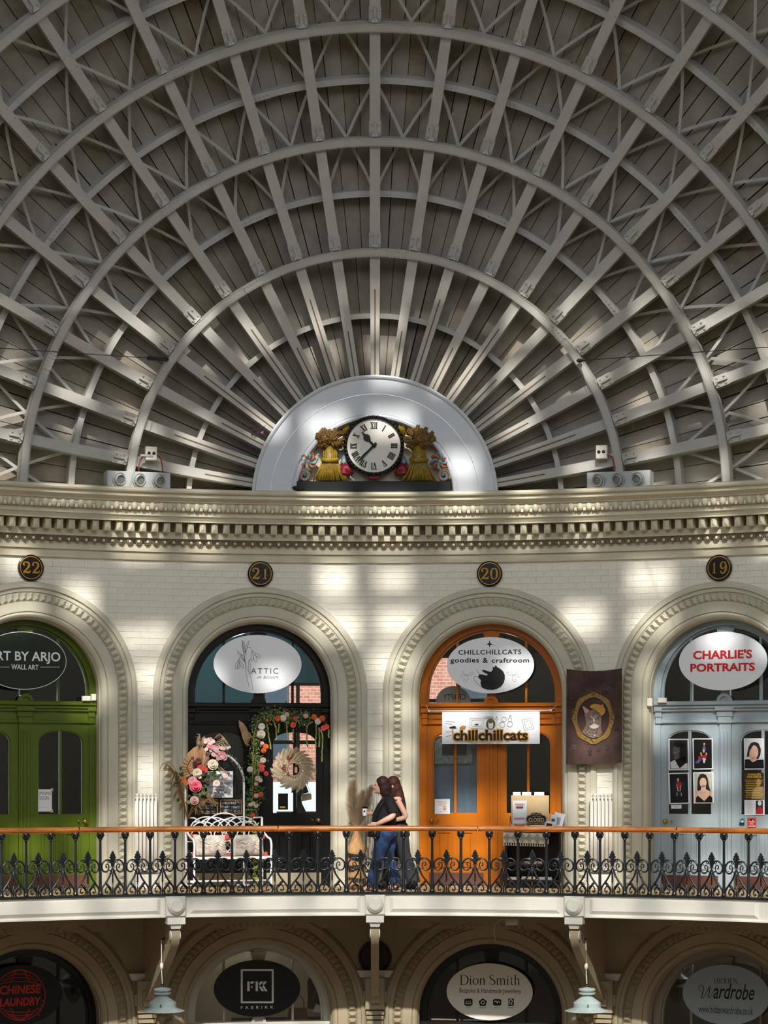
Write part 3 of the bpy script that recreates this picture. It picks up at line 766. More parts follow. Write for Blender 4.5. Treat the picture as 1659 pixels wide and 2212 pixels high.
shopfront(1, BAYS[0], 0, P_GREEN, 'green arched double shop door at the left edge under plaque 22', KICKB, 1)
d2 = shopfront(2, BAYS[1], 0, P_BLACK, 'black arched double shop door behind the white bench and flowers', KICKC, 1)
shopfront(3, BAYS[2], 0, P_ORANGE, 'orange arched double shop door under plaque 20', KICKB, -1)
shopfront(4, BAYS[3], 0, P_BLUE, 'pale blue arched double shop door with portrait posters under plaque 19', KICKB, -1)
DZ = ZSL - ZS
MB().box(-.9, -.17, FY + .09, FY + .10, .95, 2.3).obj('blackout_panel', P_BLACK, d2)
shopfront(5, BAYS[0], DZ, P_BLACK, 'black arched shop window of the lantern sign below the gallery', KICKB, fan_only=True)
shopfront(6, BAYS[1], DZ, P_CREAM, 'cream framed arched shop window behind the black oval sign', KICKB, fan_only=True)
shopfront(7, BAYS[2], DZ, P_DKGREY, 'dark framed arched shop window behind the jewellery sign', KICKB, fan_only=True)
shopfront(8, BAYS[3], DZ, P_TAUPE, 'taupe framed arched shop window behind the grey wardrobe sign', KICKB, fan_only=True)

# shop interiors --------------------------------------------------------
def room(n, th, dz, col, wins, depth=4.2, label='', h=4.1, floorcol=(60, 46, 34)):
    T = Matrix.Translation(W(th, R, dz)) @ Matrix.Rotation(-th, 4, 'Z')
    m = mat('shop_wall_%d' % n, S(*col), .8, .15, 1.5); mf = mat('shop_floor', S(*floorcol), .6)
    b = MB(); b.T = T; x0, x1, y0, y1, z0, z1 = -1.58, 1.58, .43, depth, -.02, h
    flare = depth * .13
    A = [(x0, y0), (x1, y0), (x1 + flare, y1), (x0 - flare, y1)]
    b.m = 0
    b.add([(A[0][0], y0, z0), (A[3][0], y1, z0), (A[3][0], y1, z1), (A[0][0], y0, z1)], [(0, 1, 2, 3)])
    b.add([(A[1][0], y0, z0), (A[2][0], y1, z0), (A[2][0], y1, z1), (A[1][0], y0, z1)], [(0, 3, 2, 1)])
    b.add([(A[0][0], y0, z1), (A[1][0], y0, z1), (A[2][0], y1, z1), (A[3][0], y1, z1)], [(0, 1, 2, 3)])
    # front cheeks around the opening
    ap = arch_path(1.0, ZS, z0); bp = [(-1.58, z) for x, z in ap[:6]] + [(x * 1.58, ZS + (z - ZS) * 1.3) for x, z in ap[6:-6]] + [(1.58, z) for x, z in ap[-6:]]
    b.band(ap, bp, y0 - .02, y0 + .02)
    # back wall with window holes
    X0, X1 = A[3][0], A[2][0]; xs = sorted({X0, X1, *[q for w_ in wins for q in w_[:2]]}); 
    for i in range(len(xs) - 1):
        a, c = xs[i], xs[i + 1]; hole = None
        for w_ in wins:
            if w_[0] - 1e-6 <= a and c <= w_[1] + 1e-6: hole = w_
        segs = [(z0, z1)] if not hole else [(z0, hole[2]), (hole[3], z1)]
        for q0, q1 in segs: b.add([(a, y1, q0), (c, y1, q0), (c, y1, q1), (a, y1, q1)], [(0, 1, 2, 3)])
    b.m = 1; b.add([(A[0][0], y0, z0), (A[1][0], y0, z0), (A[2][0], y1, z0), (A[3][0], y1, z0)], [(0, 1, 2, 3)])
    o = b.obj('wall_shop_%d' % n, [m, mf], None, label=label, cat='room', kind='structure')
    for i, w_ in enumerate(wins):
        f = MB(); f.T = T
        f.band([(w_[0], w_[2]), (w_[1], w_[2]), (w_[1], w_[3]), (w_[0], w_[3])], [(w_[0] + .05, w_[2] + .05), (w_[1] - .05, w_[2] + .05), (w_[1] - .05, w_[3] - .05), (w_[0] + .05, w_[3] - .05)], y1 - .05, y1 + .02, closed=True)
        xm = (w_[0] + w_[1]) / 2; zm = w_[2] + (w_[3] - w_[2]) * .62
        f.box(xm - .03, xm + .03, y1 - .03, y1 + .01, w_[2], w_[3]); f.box(w_[0], w_[1], y1 - .03, y1 + .01, zm - .03, zm + .03)
        f.obj('window_frame', P_DKGREY, o)
        g = MB(); g.T = T; g.box(w_[0], w_[1], y1 - .004, y1 + .004, w_[2], w_[3]); g.obj('window_pane', GLASS, o)
    return o
ROOMS = {}
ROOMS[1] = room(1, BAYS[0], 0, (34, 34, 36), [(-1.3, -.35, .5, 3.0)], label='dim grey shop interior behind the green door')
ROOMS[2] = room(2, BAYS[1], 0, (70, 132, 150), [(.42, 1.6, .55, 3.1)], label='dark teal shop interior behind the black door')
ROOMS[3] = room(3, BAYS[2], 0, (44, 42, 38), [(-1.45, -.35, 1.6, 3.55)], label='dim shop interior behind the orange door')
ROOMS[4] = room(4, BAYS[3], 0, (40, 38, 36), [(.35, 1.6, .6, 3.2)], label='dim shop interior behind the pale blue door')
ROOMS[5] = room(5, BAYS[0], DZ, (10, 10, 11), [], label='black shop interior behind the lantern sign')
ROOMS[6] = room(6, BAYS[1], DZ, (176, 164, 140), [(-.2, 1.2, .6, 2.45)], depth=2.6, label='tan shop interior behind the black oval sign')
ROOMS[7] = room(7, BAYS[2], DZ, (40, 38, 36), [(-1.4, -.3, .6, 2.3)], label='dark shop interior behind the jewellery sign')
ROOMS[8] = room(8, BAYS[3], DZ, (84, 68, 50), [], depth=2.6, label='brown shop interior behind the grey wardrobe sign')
# street building outside the back windows
def brickmat():
    m = bpy.data.materials.new('red_street_brick'); m.use_nodes = True; N = m.node_tree.nodes; Lk = m.node_tree.links
    tc = N.new('ShaderNodeTexCoord'); mp = N.new('ShaderNodeMapping'); mp.inputs['Rotation'].default_value = (PI / 2, 0, 0)
    b = N.new('ShaderNodeTexBrick'); b.inputs['Color1'].default_value = (*S(176, 110, 94), 1); b.inputs['Color2'].default_value = (*S(156, 88, 74), 1); b.inputs['Mortar'].default_value = (*S(180, 160, 136), 1)
    b.inputs['Scale'].default_value = 3.6; Lk.new(tc.outputs['Object'], mp.inputs[0]); Lk.new(mp.outputs[0], b.inputs[0]); Lk.new(b.outputs[0], N['Principled BSDF'].inputs['Base Color'])
    N['Principled BSDF'].inputs['Roughness'].default_value = .8
    return m
sb = thing('street_building', 'red brick street building seen through the shop windows', 'building', at=(0, 46, ZG))
MB().box(-16, 16, 0, 3, 0, 8.9).obj('wall', brickmat(), sb)
MB().bbox(-16.3, 16.3, -.3, 3.2, 8.9, 9.3, .1).obj('parapet', mat('street_stone', S(206, 186, 150), .8, .2, 2), sb)
MB().bbox(-16.1, 16.1, -.08, .1, 4.9, 6.15, .03).obj('white_band', mat('street_render', S(236, 234, 228), .8), sb)
wm = MB().bbox(-.55, .55, -.06, .02, -.9, .9, .05).mesh('window', mat('street_window', S(60, 66, 74), .2))
for i in range(-6, 7):
    for z in (1.6, 7.5): link('window', wm, sb, at=(i * 2.3, 0, z))
MB().add([(-18, -12, .02), (18, -12, .02), (18, 0, .02), (-18, 0, .02)], [(0, 1, 2, 3)]).obj('pavement', mat('street_paving', S(200, 196, 188), .9), sb)

# number plaques --------------------------------------------------------
SER = {'1': [[(-.13, .30), (.0, .42), (.10, .46), (.10, -.38), (.22, -.40), (.22, -.46), (-.20, -.46), (-.20, -.40), (-.07, -.38), (-.07, .24)]]}
def digit(mb, ch, cx, cz, h, wd, y):
    """bold serif figures drawn as strokes of varying width"""
    def stroke(pts, ws, n=5):
        P = catmull([(p[0], 0, p[1]) for p in pts], n); m_ = len(P); a = []; b = []
        for i in range(m_):
            t = (P[min(i + 1, m_ - 1)] - P[max(i - 1, 0)]).normalized(); nn = Vector((-t.z, 0, t.x)); u = i / (m_ - 1) * (len(ws) - 1); k = min(int(u), len(ws) - 2); wv = ws[k] + (ws[k + 1] - ws[k]) * (u - k)
            a.append(P[i] + nn * wv); b.append(P[i] - nn * wv)
        mb.band([(cx + q.x * wd, cz + q.z * h) for q in a], [(cx + q.x * wd, cz + q.z * h) for q in b], y - .003, y)
    if ch == '1':
        mb.prism([(cx + x * wd, cz + z * h) for x, z in SER['1'][0]][::-1], y - .003, y)
    if ch == '2':
        stroke([(-.34, .22), (-.30, .40), (-.05, .47), (.24, .38), (.28, .16), (.05, -.10), (-.22, -.30), (-.34, -.42)], [.09, .05, .04, .08, .11, .08, .06, .05]); stroke([(-.38, -.42), (-.1, -.38), (.2, -.40), (.36, -.36), (.40, -.20)], [.05, .075, .08, .07, .02])
        mb.ball((cx - .27 * wd, y, cz + .22 * h), .10 * wd, .003, .08 * h, 8, 4)
    if ch == '0':
        stroke([(0, .47), (-.26, .34), (-.33, 0), (-.26, -.34), (0, -.47), (.26, -.34), (.33, 0), (.26, .34), (0, .47)], [.03, .08, .11, .08, .03, .08, .11, .08, .03])
    if ch == '9':
        stroke([(.26, .2), (.2, .4), (-.02, .47), (-.26, .36), (-.30, .14), (-.2, -.04), (.02, -.06), (.2, .06), (.26, .2)], [.08, .07, .04, .08, .11, .08, .04, .07, .08])
        stroke([(.27, .22), (.30, .0), (.22, -.28), (.0, -.46), (-.26, -.42), (-.30, -.28)], [.09, .11, .10, .06, .05, .09])
for k, th in enumerate(BAYS):
    o = on_wall('number_plaque', 'round black plaque with gold number %s above the %s shop door' % (NM[k], ('green', 'black', 'orange', 'pale blue')[k]), 'plaque', th, z=4.487, d=-.022)
    smooth_by_angle(MB().lathe([(.0, -.028), (.165, -.028), (.172, -.035), (.182, -.03), (.184, 0.01)], 40, axis='y').obj('disc', M_BLK, o), 40)
    smooth_by_angle(MB().lathe([(.150, -.0295), (.156, -.031), (.162, -.0295)], 40, axis='y', cap=False).obj('gold_ring', M_GOLD, o), 40)
    d = MB(); digit(d, NM[k][0], -.066, 0, .165, .125, -.029); digit(d, NM[k][1], .066, 0, .165, .125, -.029)
    d.obj('numerals', M_GOLD, o)

# ================================================================== CLOCK HOOD
ZH = 5.52; HY = YC + R - .53
hood = thing('trim_12', 'white semicircular clock hood on top of the cornice', 'hood', at=(0, HY, ZH), kind='structure')
def semi(r_, n=48, drop=.1): return [(-r_, -drop)] + [(-r_ * math.cos(PI * i / n), r_ * math.sin(PI * i / n)) for i in range(n + 1)] + [(r_, -drop)]
def semi_sweep(prof, n=48, drop=.1, dz=0):
    m2 = MB(); P = [semi(r_, n, drop) for r_, _ in prof]; K = len(prof); v = []
    for i in range(len(P[0])):
        for k in range(K): v.append((P[k][i][0], prof[k][1], P[k][i][1] + dz))
    return m2.add(v, [(i * K + k, i * K + k + 1, (i + 1) * K + k + 1, (i + 1) * K + k) for i in range(len(P[0]) - 1) for k in range(K - 1)])
smooth_by_angle(semi_sweep([(1.70, .6), (1.71, .03), (1.725, -.005), (1.745, -.02), (1.745, -.045), (1.72, -.055), (1.70, -.04), (1.695, -.012), (1.48, -.006)]).obj('outer_face', M_HOOD, hood), 35)
smooth_by_angle(semi_sweep([(1.48, .0), (1.478, .02), (1.472, .02), (1.472, -.004), (1.20, .0), (1.195, .012), (1.185, .012)]).obj('inner_face', M_HOOD, hood), 35)
smooth_by_angle(semi_sweep([(1.185, .02), (1.17, -.01), (1.145, -.02), (1.12, -.005), (1.105, .03), (1.10, .07), (1.10, .22)], dz=.02).obj('roll_moulding', M_HOOD, hood), 35)
MB().prism([(-1.12, -.1)] + [(-1.12 * math.cos(PI * i / 40), 1.12 * math.sin(PI * i / 40) + .02) for i in range(41)] + [(1.12, -.1)], .17, .2).obj('tympanum', mat('tympanum_plaster', S(216, 206, 186), .7, .12, 5), hood)
# clock
def hx(px, d=-.45): return loc(0, px, 1000, d)[0]
def hz(py, d=-.45): return loc(0, 810, py, d)[1]
def carved(name, label, cat, px, py, d=-.45): return thing(name, label, cat, at=(hx(px, d), YC + R + d, hz(py, d)))
ck = carved('wall_clock', 'round white clock with black roman numerals and beaded black rim', 'clock', 807.5, 963, -.52)
RC = .385
MB().lathe([(0, 0), (.37, 0), (RC, -.006), (RC, .06)], 48, axis='y').obj('dial', mat('clock_dial', S(222, 216, 204), .4, .06, 3), ck, smooth=False)
rm = MB().lathe([(.378, -.01), (.385, -.035), (.405, -.045), (.425, -.035), (.432, 0), (.432, .09)], 48, axis='y', cap=False)
smooth_by_angle(rm.obj('rim', M_BLK, ck), 50)
bd = MB().ball((0, 0, 0), .02, .02, .024, 8, 5).mesh('rim_bead', M_BLK, True)
for i in range(44): a = 2 * PI * i / 44; link('rim_bead', bd, ck, at=(.408 * math.cos(a), -.045, .408 * math.sin(a)), rot=(0, -a + .5, 0))
def roman(s_, h=.092):
    wds = {'I': .024, 'V': .056, 'X': .056}; tot = sum(wds[c] for c in s_); m2 = MB(); x = -tot / 2; t = .0075; g = .003
    def par(x0, x1, th_): m2.prism([(x0 - th_, -h / 2), (x0 + th_, -h / 2), (x1 + th_, h / 2), (x1 - th_, h / 2)], -.004, 0)
    for c in s_:
        w_ = wds[c]; xc = x + w_ / 2
        if c == 'I': par(xc, xc, t)
        if c == 'V': par(xc + .002, x + .008, t); par(xc + .002, x + w_ - .006, g)
        if c == 'X': par(x + w_ - .010, x + .010, t); par(x + .008, x + w_ - .008, g)
        m2.box(x + .002, x + w_ - .002, -.004, 0, h / 2 - .006, h / 2); 
        if c != 'V': m2.box(x + .002, x + w_ - .002, -.004, 0, -h / 2, -h / 2 + .006)
        x += w_
    return m2
for i, s_ in enumerate(['XII', 'I', 'II', 'III', 'IIII', 'V', 'VI', 'VII', 'VIII', 'IX', 'X', 'XI']):
    a = 2 * PI * i / 12; link('numeral', roman(s_).mesh('numeral', M_INK), ck, at=(.288 * math.sin(a), -.006, .288 * math.cos(a)), rot=(0, a, 0))
def hand(ang, poly, name, y): 
    o = MB().prism(poly, -.004, .004).obj(name, M_INK, ck, at=(0, y, 0)); o.rotation_euler = (0, ang, 0)
hand(2 * PI * (10.62 / 12), [(-.02, -.03), (.02, -.03), (.013, .08), (.03, .105), (.05, .14), (.045, .17), (.02, .20), (0, .265), (-.02, .20), (-.045, .17), (-.05, .14), (-.03, .105), (-.013, .08)][::-1], 'hour_hand', -.02)
hand(2 * PI * (37.5 / 60), [(-.018, -.05), (.018, -.05), (.014, .1), (.018, .2), (.008, .3), (0, .355), (-.008, .3), (-.018, .2), (-.014, .1)][::-1], 'minute_hand', -.03)
MB().lathe([(0, -.045), (.022, -.04), (.024, 0)], 14, axis='y').obj('hub', M_INK, ck)
# carved wheat sheaves
M_STRAW = mat('gilded_straw', S(150, 122, 34), .4, .45, 14, bump=.3, bscale=80)
M_EAR = mat('gilded_ears', S(118, 86, 32), .4, .4, 12)
ear = MB().ball((0, 0, -.01), .026, .02, .055, 8, 6).ball((.012, -.008, .03), .014, .012, .03, 6, 4).ball((-.012, -.008, .025), .014, .012, .03, 6, 4); ear = ear.mesh('wheat_ear', M_EAR, True)
for s_, px, lb in ((-1, 713, 'left of'), (1, 905, 'right of')):
    sh = carved('wheat_sheaf', 'carved gilded wheat sheaf with rope tie %s the clock' % lb, 'carving', px, 1039, -.47)
    rg = random.Random(3 + s_); st = MB()
    for i in range(34):
        u = -1 + 2 * i / 33; b = rg.uniform(-.03, .03)
        x0, x1, x2 = u * .225 + b, u * .092, u * .085 + b * .5
        st.tube([(x0, -.02 - .07 * math.cos(u * 1.5) + rg.uniform(-.01, .01), 0), ((x0 + x1) / 2, -.03 - .09 * math.cos(u * 1.5), .13), (x1, -.035 - .085 * math.cos(u * 1.5), .30), (x2, -.03 - .08 * math.cos(u * 1.5), .52)], [.017, .016, .012, .012], 5)
    st.obj('stalks', M_STRAW, sh, smooth=True)
    bn = MB()
    for q in range(2):
        bn.tube([(.112 * math.sin(-1.5 + 3 * i / 24), -.045 - .10 * math.cos(-1.5 + 3 * i / 24) + .012 * math.cos(i * 1.2 + PI * q), .285 + .02 * math.sin(i * 1.2 + PI * q) + .01 * math.cos(i * .26)) for i in range(25)], .02, 6)
    bn.obj('rope_tie', M_STRAW, sh, smooth=True)
    for i in range(84):
        a = rg.uniform(0, 2 * PI); q = math.sqrt(rg.random()); x = q * .205 * math.cos(a); z = .585 + q * (.15 if math.sin(a) > 0 else .13) * math.sin(a)
        ang = math.atan2(x, (z - .56)) + rg.uniform(-.35, .35)
        link('wheat_ear', ear, sh, at=(x, -.05 - .13 * (1 - q * q) + rg.uniform(-.02, .02), z), rot=(rg.uniform(-.7, -.1), ang, 0), scale=rg.uniform(.75, 1.1))
for px, py, lx, lz, a in ((747, 922, .05, .17, -.12), (770, 903, .07, .16, -.55), (806, 892, .14, .08, 0), (844, 903, .07, .16, .55), (868, 922, .05, .17, .12)):
    o = carved('straw_bundle', {747: 'short gilded straw bundle tucked at the lower left behind the clock rim', 770: 'gilded straw bundle at the upper left behind the clock', 806: 'gilded straw bundle arching over the very top of the clock', 844: 'gilded straw bundle at the upper right behind the clock', 868: 'short gilded straw bundle tucked at the lower right behind the clock rim'}[px], 'carving', px, py, -.42)
    m2 = MB(); m2.T = Matrix.Rotation(a, 4, 'Y') if px != 806 else None
    for i in range(7):
        u = -1 + i / 3
        if px == 806: m2.tube([(-.15, -.04, -.06 + .02 * u), (-.07, -.06, .015 + .02 * u), (0, -.06, .035 + .022 * u), (.07, -.06, .015 + .02 * u), (.15, -.04, -.06 + .02 * u)], .014, 5)
        else: m2.tube([(u * .05, -.02, -.12), (u * .035, -.04, 0), (u * .055 , -.05, .11 - abs(u) * .03)], [.014, .014, .018], 5)
    m2.obj('straw', M_STRAW, o, smooth=True)
# painted scroll carvings
M_TEAL = mat('painted_teal', S(112, 146, 150), .45, .3, 10); M_COPPER = mat('painted_copper', S(160, 92, 60), .45, .3, 10); M_RED = mat('painted_crimson', S(134, 26, 38), .4, .3, 10)
def spiral(cx, cz, r0, r1, turns, a0, n=40, s_=1): return [(cx + s_ * (r0 + (r1 - r0) * i / n) * math.cos(a0 + turns * 2 * PI * i / n), 0, cz + (r0 + (r1 - r0) * i / n) * math.sin(a0 + turns * 2 * PI * i / n)) for i in range(n + 1)]
for s_, px, lb in ((-1, 672, 'outer left'), (1, 944, 'outer right')):
    o = carved('scroll_carving', 'teal and copper scroll carving at the %s foot of the clock group' % lb, 'carving', px, 1036, -.47)
    a = MB(); b = MB()
    a.tube([(x, -.03, z) for x, y, z in spiral(s_ * .10, .05, .095, .02, 1.6, -.6, s_=s_)], .024, 6); b.tube([(x, -.05, z) for x, y, z in spiral(s_ * .10, .05, .112, .035, 1.5, -.6, s_=s_)], .013, 6)
    b.tube([(s_ * (.10 + .10), -.03, .0), (s_ * .21, -.03, .02), (s_ * .24, -.03, .05), (s_ * .26, -.03, .02), (s_ * .27, -.03, -.02)], .02, 6)
    for i in range(8):
        q = i * PI / 4; cx, cz = s_ * .04, .25
        (a if i % 2 else b).tube([(cx + .025 * math.cos(q), -.05, cz + .025 * math.sin(q)), (cx + .09 * math.cos(q + .5), -.055, cz + .09 * math.sin(q + .5)), (cx + .14 * math.cos(q + 1.1), -.03, cz + .14 * math.sin(q + 1.1))], [.018, .03, .018], 6)
    a.ball((s_ * .04, -.06, .25), .03, .02, .03, 8, 6); a.tube([(s_ * .04, -.03, .36), (s_ * .02, -.04, .43), (s_ * .05, -.03, .48)], [.03, .022, .008], 6); b.tube([(s_ * .01, -.04, .40), (s_ * -.03, -.04, .46), (s_ * .0, -.03, .53)], [.02, .02, .006], 6)
    a.obj('teal_scrolls', M_TEAL, o, smooth=True); b.obj('copper_leaves', M_COPPER, o, smooth=True)
    o = carved('acanthus_carving', 'crimson acanthus leaf carving under the %s of the clock' % ('left' if s_ < 0 else 'right'), 'carving', 807.5 + s_ * 56, 1017, -.47)
    a = MB(); b = MB()
    for i in range(6):
        q = .2 + i * .35; a.tube([(-s_ * .06, -.02, -.05), (s_ * (.02 + .05 * math.cos(q)), -.06, -.05 + .08 * math.sin(q)), (s_ * (.05 + .10 * math.cos(q)), -.03, -.06 + .16 * math.sin(q) + .02)], [.03, .032, .01], 6)
    b.tube([(s_ * .0, .02, .02), (s_ * .06, .0, .12), (s_ * .05, .0, .22)], [.05, .05, .02], 6)
    a.obj('crimson_leaf', M_RED, o, smooth=True); b.obj('teal_leaf', M_TEAL, o, smooth=True)
o = carved('rosette_carving', 'small crimson rosette carving directly below the clock', 'carving', 807.5, 1033, -.49)
a = MB().ball((0, -.03, 0), .04, .03, .03, 10, 6)
for i in range(7): q = PI * i / 6; a.ball((.05 * math.cos(q), -.03, .032 * math.sin(q) - .002), .026, .022, .022, 8, 5)
a.obj('rosette', M_RED, o, smooth=True)
o = carved('clock_plinth', 'long black timber plinth under the clock carvings', 'plinth', 807.5, 1060, -.49)
MB().bbox(-1.09, 1.09, -.06, .10, -.02, .13, .008).obj('beam', mat('plinth_black', S(24, 24, 26), .6, .2, 4), o)
MB().ball((-1.10, -.08, .03), .06, .04, .03, 8, 5).ball((-1.04, -.09, .02), .05, .03, .025, 8, 5).obj('debris', mat('plinth_black2', S(34, 34, 34), .7), o, smooth=True)

# floodlights, speaker boxes and wires on the cornice ---------------------
M_GREY = mat('light_grey_metal', S(176, 178, 178), .4, .05, 3); M_LENS = mat('lamp_lens', S(120, 118, 112), .15, spec=.8)
M_BOX = mat('ivory_plastic', S(226, 220, 204), .4); M_REDC = mat('red_cable', S(150, 30, 40), .5)
for s_, px in ((-1, 302), (1, 1333)):
    x = (px - PX0) / FPX * 31.5; th = math.asin(x / (R - .55)); lb = 'left' if s_ < 0 else 'right'
    o = on_wall('floodlight_bank', 'grey box of three round floodlights standing on the cornice at the %s' % lb, 'floodlight', th, r=R - .50, z=5.60)
    MB().bbox(-.45, .45, -.02, .22, 0, .235, .012).obj('housing', M_GREY, o)
    for i in (-1, 0, 1):
        l = MB().lathe([(.062, -.05), (.072, -.055), (.078, -.05), (.082, .0), (.105, .003), (.105, -.015), (.09, -.02)], 22, (0, 0, 0), 'y', cap=False)
        lo = smooth_by_angle(l.obj('lamp', M_GREY, o, at=(i * .28, -.025, .118)), 40); lo.rotation_euler = (.25, 0, -.35 * s_ * 1)
        MB().lathe([(0, -.025), (.04, -.03), (.068, -.035)], 18, axis='y', cap=False).obj('lens', M_LENS, lo, smooth=True)
    px2, py2 = (326, 980) if s_ < 0 else (1300, 977)
    xx = (px2 - PX0) / FPX * 31.55; zz = ZC + (PY0 - py2) / FPX * 31.55
    p = thing('sounder_box', 'small ivory box with two round holes and red cable above the %s floodlights' % lb, 'box', at=(xx, 31.55, zz), rz=-th)
    MB().bbox(-.08, .08, -.04, .04, -.095, .095, .01).obj('case', M_BOX, p)
    for i in (-1, 1): MB().lathe([(0, -.043), (.024, -.043), (.024, -.03)], 16, (i * .034, 0, .0), 'y').obj('hole', M_INK, p)
    MB().box(-.02, .16, .04, .055, -.05, -.02).obj('mount', M_GREY, p, at=(0, 0, 0), rz=(PI if s_ < 0 else 0) * 1)
    MB().tube(catmull([(-.06 * -s_, 0, -.04), (.13 * s_ , 0, -.06), (.17 * s_, .0, -.16), (.165 * s_, 0, -.30)], 5), .009, 5).obj('cable', M_REDC, p, smooth=True)
    if s_ < 0: MB().tube(catmull([(.08, 0, -.02), (.13, 0, -.05), (.16, 0, -.15), (.165, 0, -.30)], 5), .009, 5).obj('cable', M_REDC, p, smooth=True)
M_WIRE = mat('dark_wire', S(34, 32, 30), .5)
for s_, a, b in ((-1, (358, 776), (0, 752)), (1, (1252, 779), (1659, 750))):
    P = Vector(((a[0] - PX0) / FPX * 31.45, 31.45, ZC + (PY0 - a[1]) / FPX * 31.45)); Q = Vector(((b[0] - PX0) / FPX * 26, 26, ZC + (PY0 - b[1]) / FPX * 26))
    dr = Q - P; k = (R - abs(P.x)) / abs(dr.x); E = P + dr * k
    o = thing('tension_wire', 'thin dark wire stretched from the ring girder to the %s' % ('left' if s_ < 0 else 'right'), 'wire', at=P)
    MB().tube([(0, 0, 0), tuple((E - P) * .5), tuple(E - P)], .0055, 5).obj('cable', M_WIRE, o)
    u = dr.normalized()
    if s_ < 0: MB().tube([tuple(u * .05), tuple(u * .08), tuple(u * .7), tuple(u * .75)], [.012, .03, .03, .012], 8).obj('turnbuckle', M_WIRE, o, smooth=True)
    MB().ball((0, 0, 0), .045, .04, .03, 8, 6).tube([tuple(u * .0), tuple(u * .18)], .018, 6).obj('clamp', M_WIRE, o, smooth=True)
o = thing('tinsel_bunch', 'crumpled purple foil caught between ribs left of the clock hood', 'decoration', at=((556 - PX0) / FPX * 31.9, 31.9, ZC + (PY0 - 928) / FPX * 31.9))
m2 = MB(); rg = random.Random(2)
for i in range(26):
    a, b = rg.uniform(0, 2 * PI), rg.uniform(-1, 1); c = Vector((.09 * math.cos(a) + .02 * b, .04 * b, .06 * math.sin(a)))
    m2.add([c, c + Vector((rg.uniform(-.05, .05), rg.uniform(-.03, .03), rg.uniform(-.05, .05))), c + Vector((rg.uniform(-.05, .05), rg.uniform(-.03, .03), rg.uniform(-.05, .05)))], [(0, 1, 2)])
m2.obj('foil', mat('purple_foil', S(110, 60, 84), .25, metal=.6), o)
# ================================================================== SIGNS
class Plane:
    """flat print on a plane: pixel positions of the photograph's flat lettering turned into metres on the sign"""
    def __init__(s, root, th, d, o=(0, 0), k=1.0):
        s.root = root; s.th = th; s.d = d; s.o = o; s.k = k
        bx, bz = root['lx'], root['lz']; s.bx = bx; s.bz = bz
    def p(s, x, y):
        a = loc(s.th, s.o[0] + x / s.k, s.o[1] + y / s.k, s.d); return (a[0] - s.bx, a[1] - s.bz)
    def ribbon(s, mb, pts, w_, y, n=4, smooth=True):
        P = [Vector((*s.p(*q),)) for q in pts]; P = [Vector((q.x, 0, q.y)) for q in P]
        if smooth and len(P) > 2: P = catmull(P, n)
        m_ = len(P); a = []; b = []; ws = w_ if isinstance(w_, (list, tuple)) else [w_, w_]
        for i in range(m_):
            t = P[min(i + 1, m_ - 1)] - P[max(i - 1, 0)]
            if t.length < 1e-9: t = Vector((1, 0, 0))
            t.normalize(); nn = Vector((-t.z, 0, t.x)); u = i / max(1, m_ - 1) * (len(ws) - 1); k = min(int(u), len(ws) - 2); wv = ws[k] + (ws[k + 1] - ws[k]) * (u - k)
            a.append(P[i] + nn * wv / 2); b.append(P[i] - nn * wv / 2)
        v = [];
        for q, r_ in zip(a, b): v += [(q.x, y, q.z), (r_.x, y, r_.z)]
        mb.add(v, [(2 * i, 2 * i + 1, 2 * i + 3, 2 * i + 2) for i in range(m_ - 1)])
        return mb
    def poly(s, mb, pts, y):
        P = [s.p(*q) for q in pts]; mb.add([(x, y, z) for x, z in P], [tuple(range(len(P)))]); return mb
    def text(s, txt, x0, x1, y0, y1, m, y, name='lettering', **k):
        (ax, az), (bx, bz) = s.p(x0, y1), s.p(x1, y0)
        return text(s.root, txt, bx - ax, bz - az, (ax + bx) / 2, (az + bz) / 2, y, m, name, depth=.0, **k)
def sign_root(name, label, cat, th, px, py, d, dz=0):
    x, z = loc(th, px, py, d); o = on_wall(name, label, cat, th, x=x, d=d, z=z); o['lx'] = x; o['lz'] = z; return o
def oval(name, label, th, px, py, hw, hh, m, d=.12, rim=None, edge=.012):
    o = sign_root(name, label, 'sign', th, px, py, d)
    MB().prism(ell(hw, hh, 56), -.006, .014).obj('board', m, o)
    if rim: MB().band(ell(hw - edge * 1.6, hh - edge * 1.6, 56), ell(hw - edge * .6, hh - edge * .6, 56), -.0075, -.006, closed=True).obj('border', rim, o)
    b = MB()
    for s_ in (-1, 1): b.box(s_ * hw * .55 - .01, s_ * hw * .55 + .01, .014, .19, -.01, .01)
    b.obj('fixings', M_DARK, o)
    return o
M_DKGRN = mat('sign_dark_green', S(30, 42, 24), .35); M_CHAR = mat('sign_charcoal', S(20, 20, 22), .35); M_SREDT = mat('sign_red', S(206, 26, 24), .5); M_GREYT = mat('sign_grey_line', S(70, 70, 72), .6)
M_LRED = mat('lantern_red', S(190, 44, 26), .5); M_SGREY = mat('sign_grey', S(150, 160, 166), .45); M_SIVORY = mat('sign_ivory', S(226, 222, 210), .45)
Yf = -.008
T22, T21, T20, T19 = BAYS
# 22
o = oval('oval_sign', 'dark green oval sign with white border and WALL ART lettering', T22, 50, 1427, .63, .41, M_DKGRN, rim=M_WHITE, edge=.008)
P = Plane(o, T22, .12)
P.text('ART BY ARJO', -28, 130, 1409, 1432, M_WHITE, Yf, offset=.018); P.text('WALL ART', 24, 83, 1436, 1446, M_WHITE, Yf, offset=.015)
m2 = MB(); P.ribbon(m2, [(86, 1441), (129, 1441)], .006, Yf); P.ribbon(m2, [(-24, 1441), (20, 1441)], .006, Yf); m2.obj('rule', M_WHITE, o)
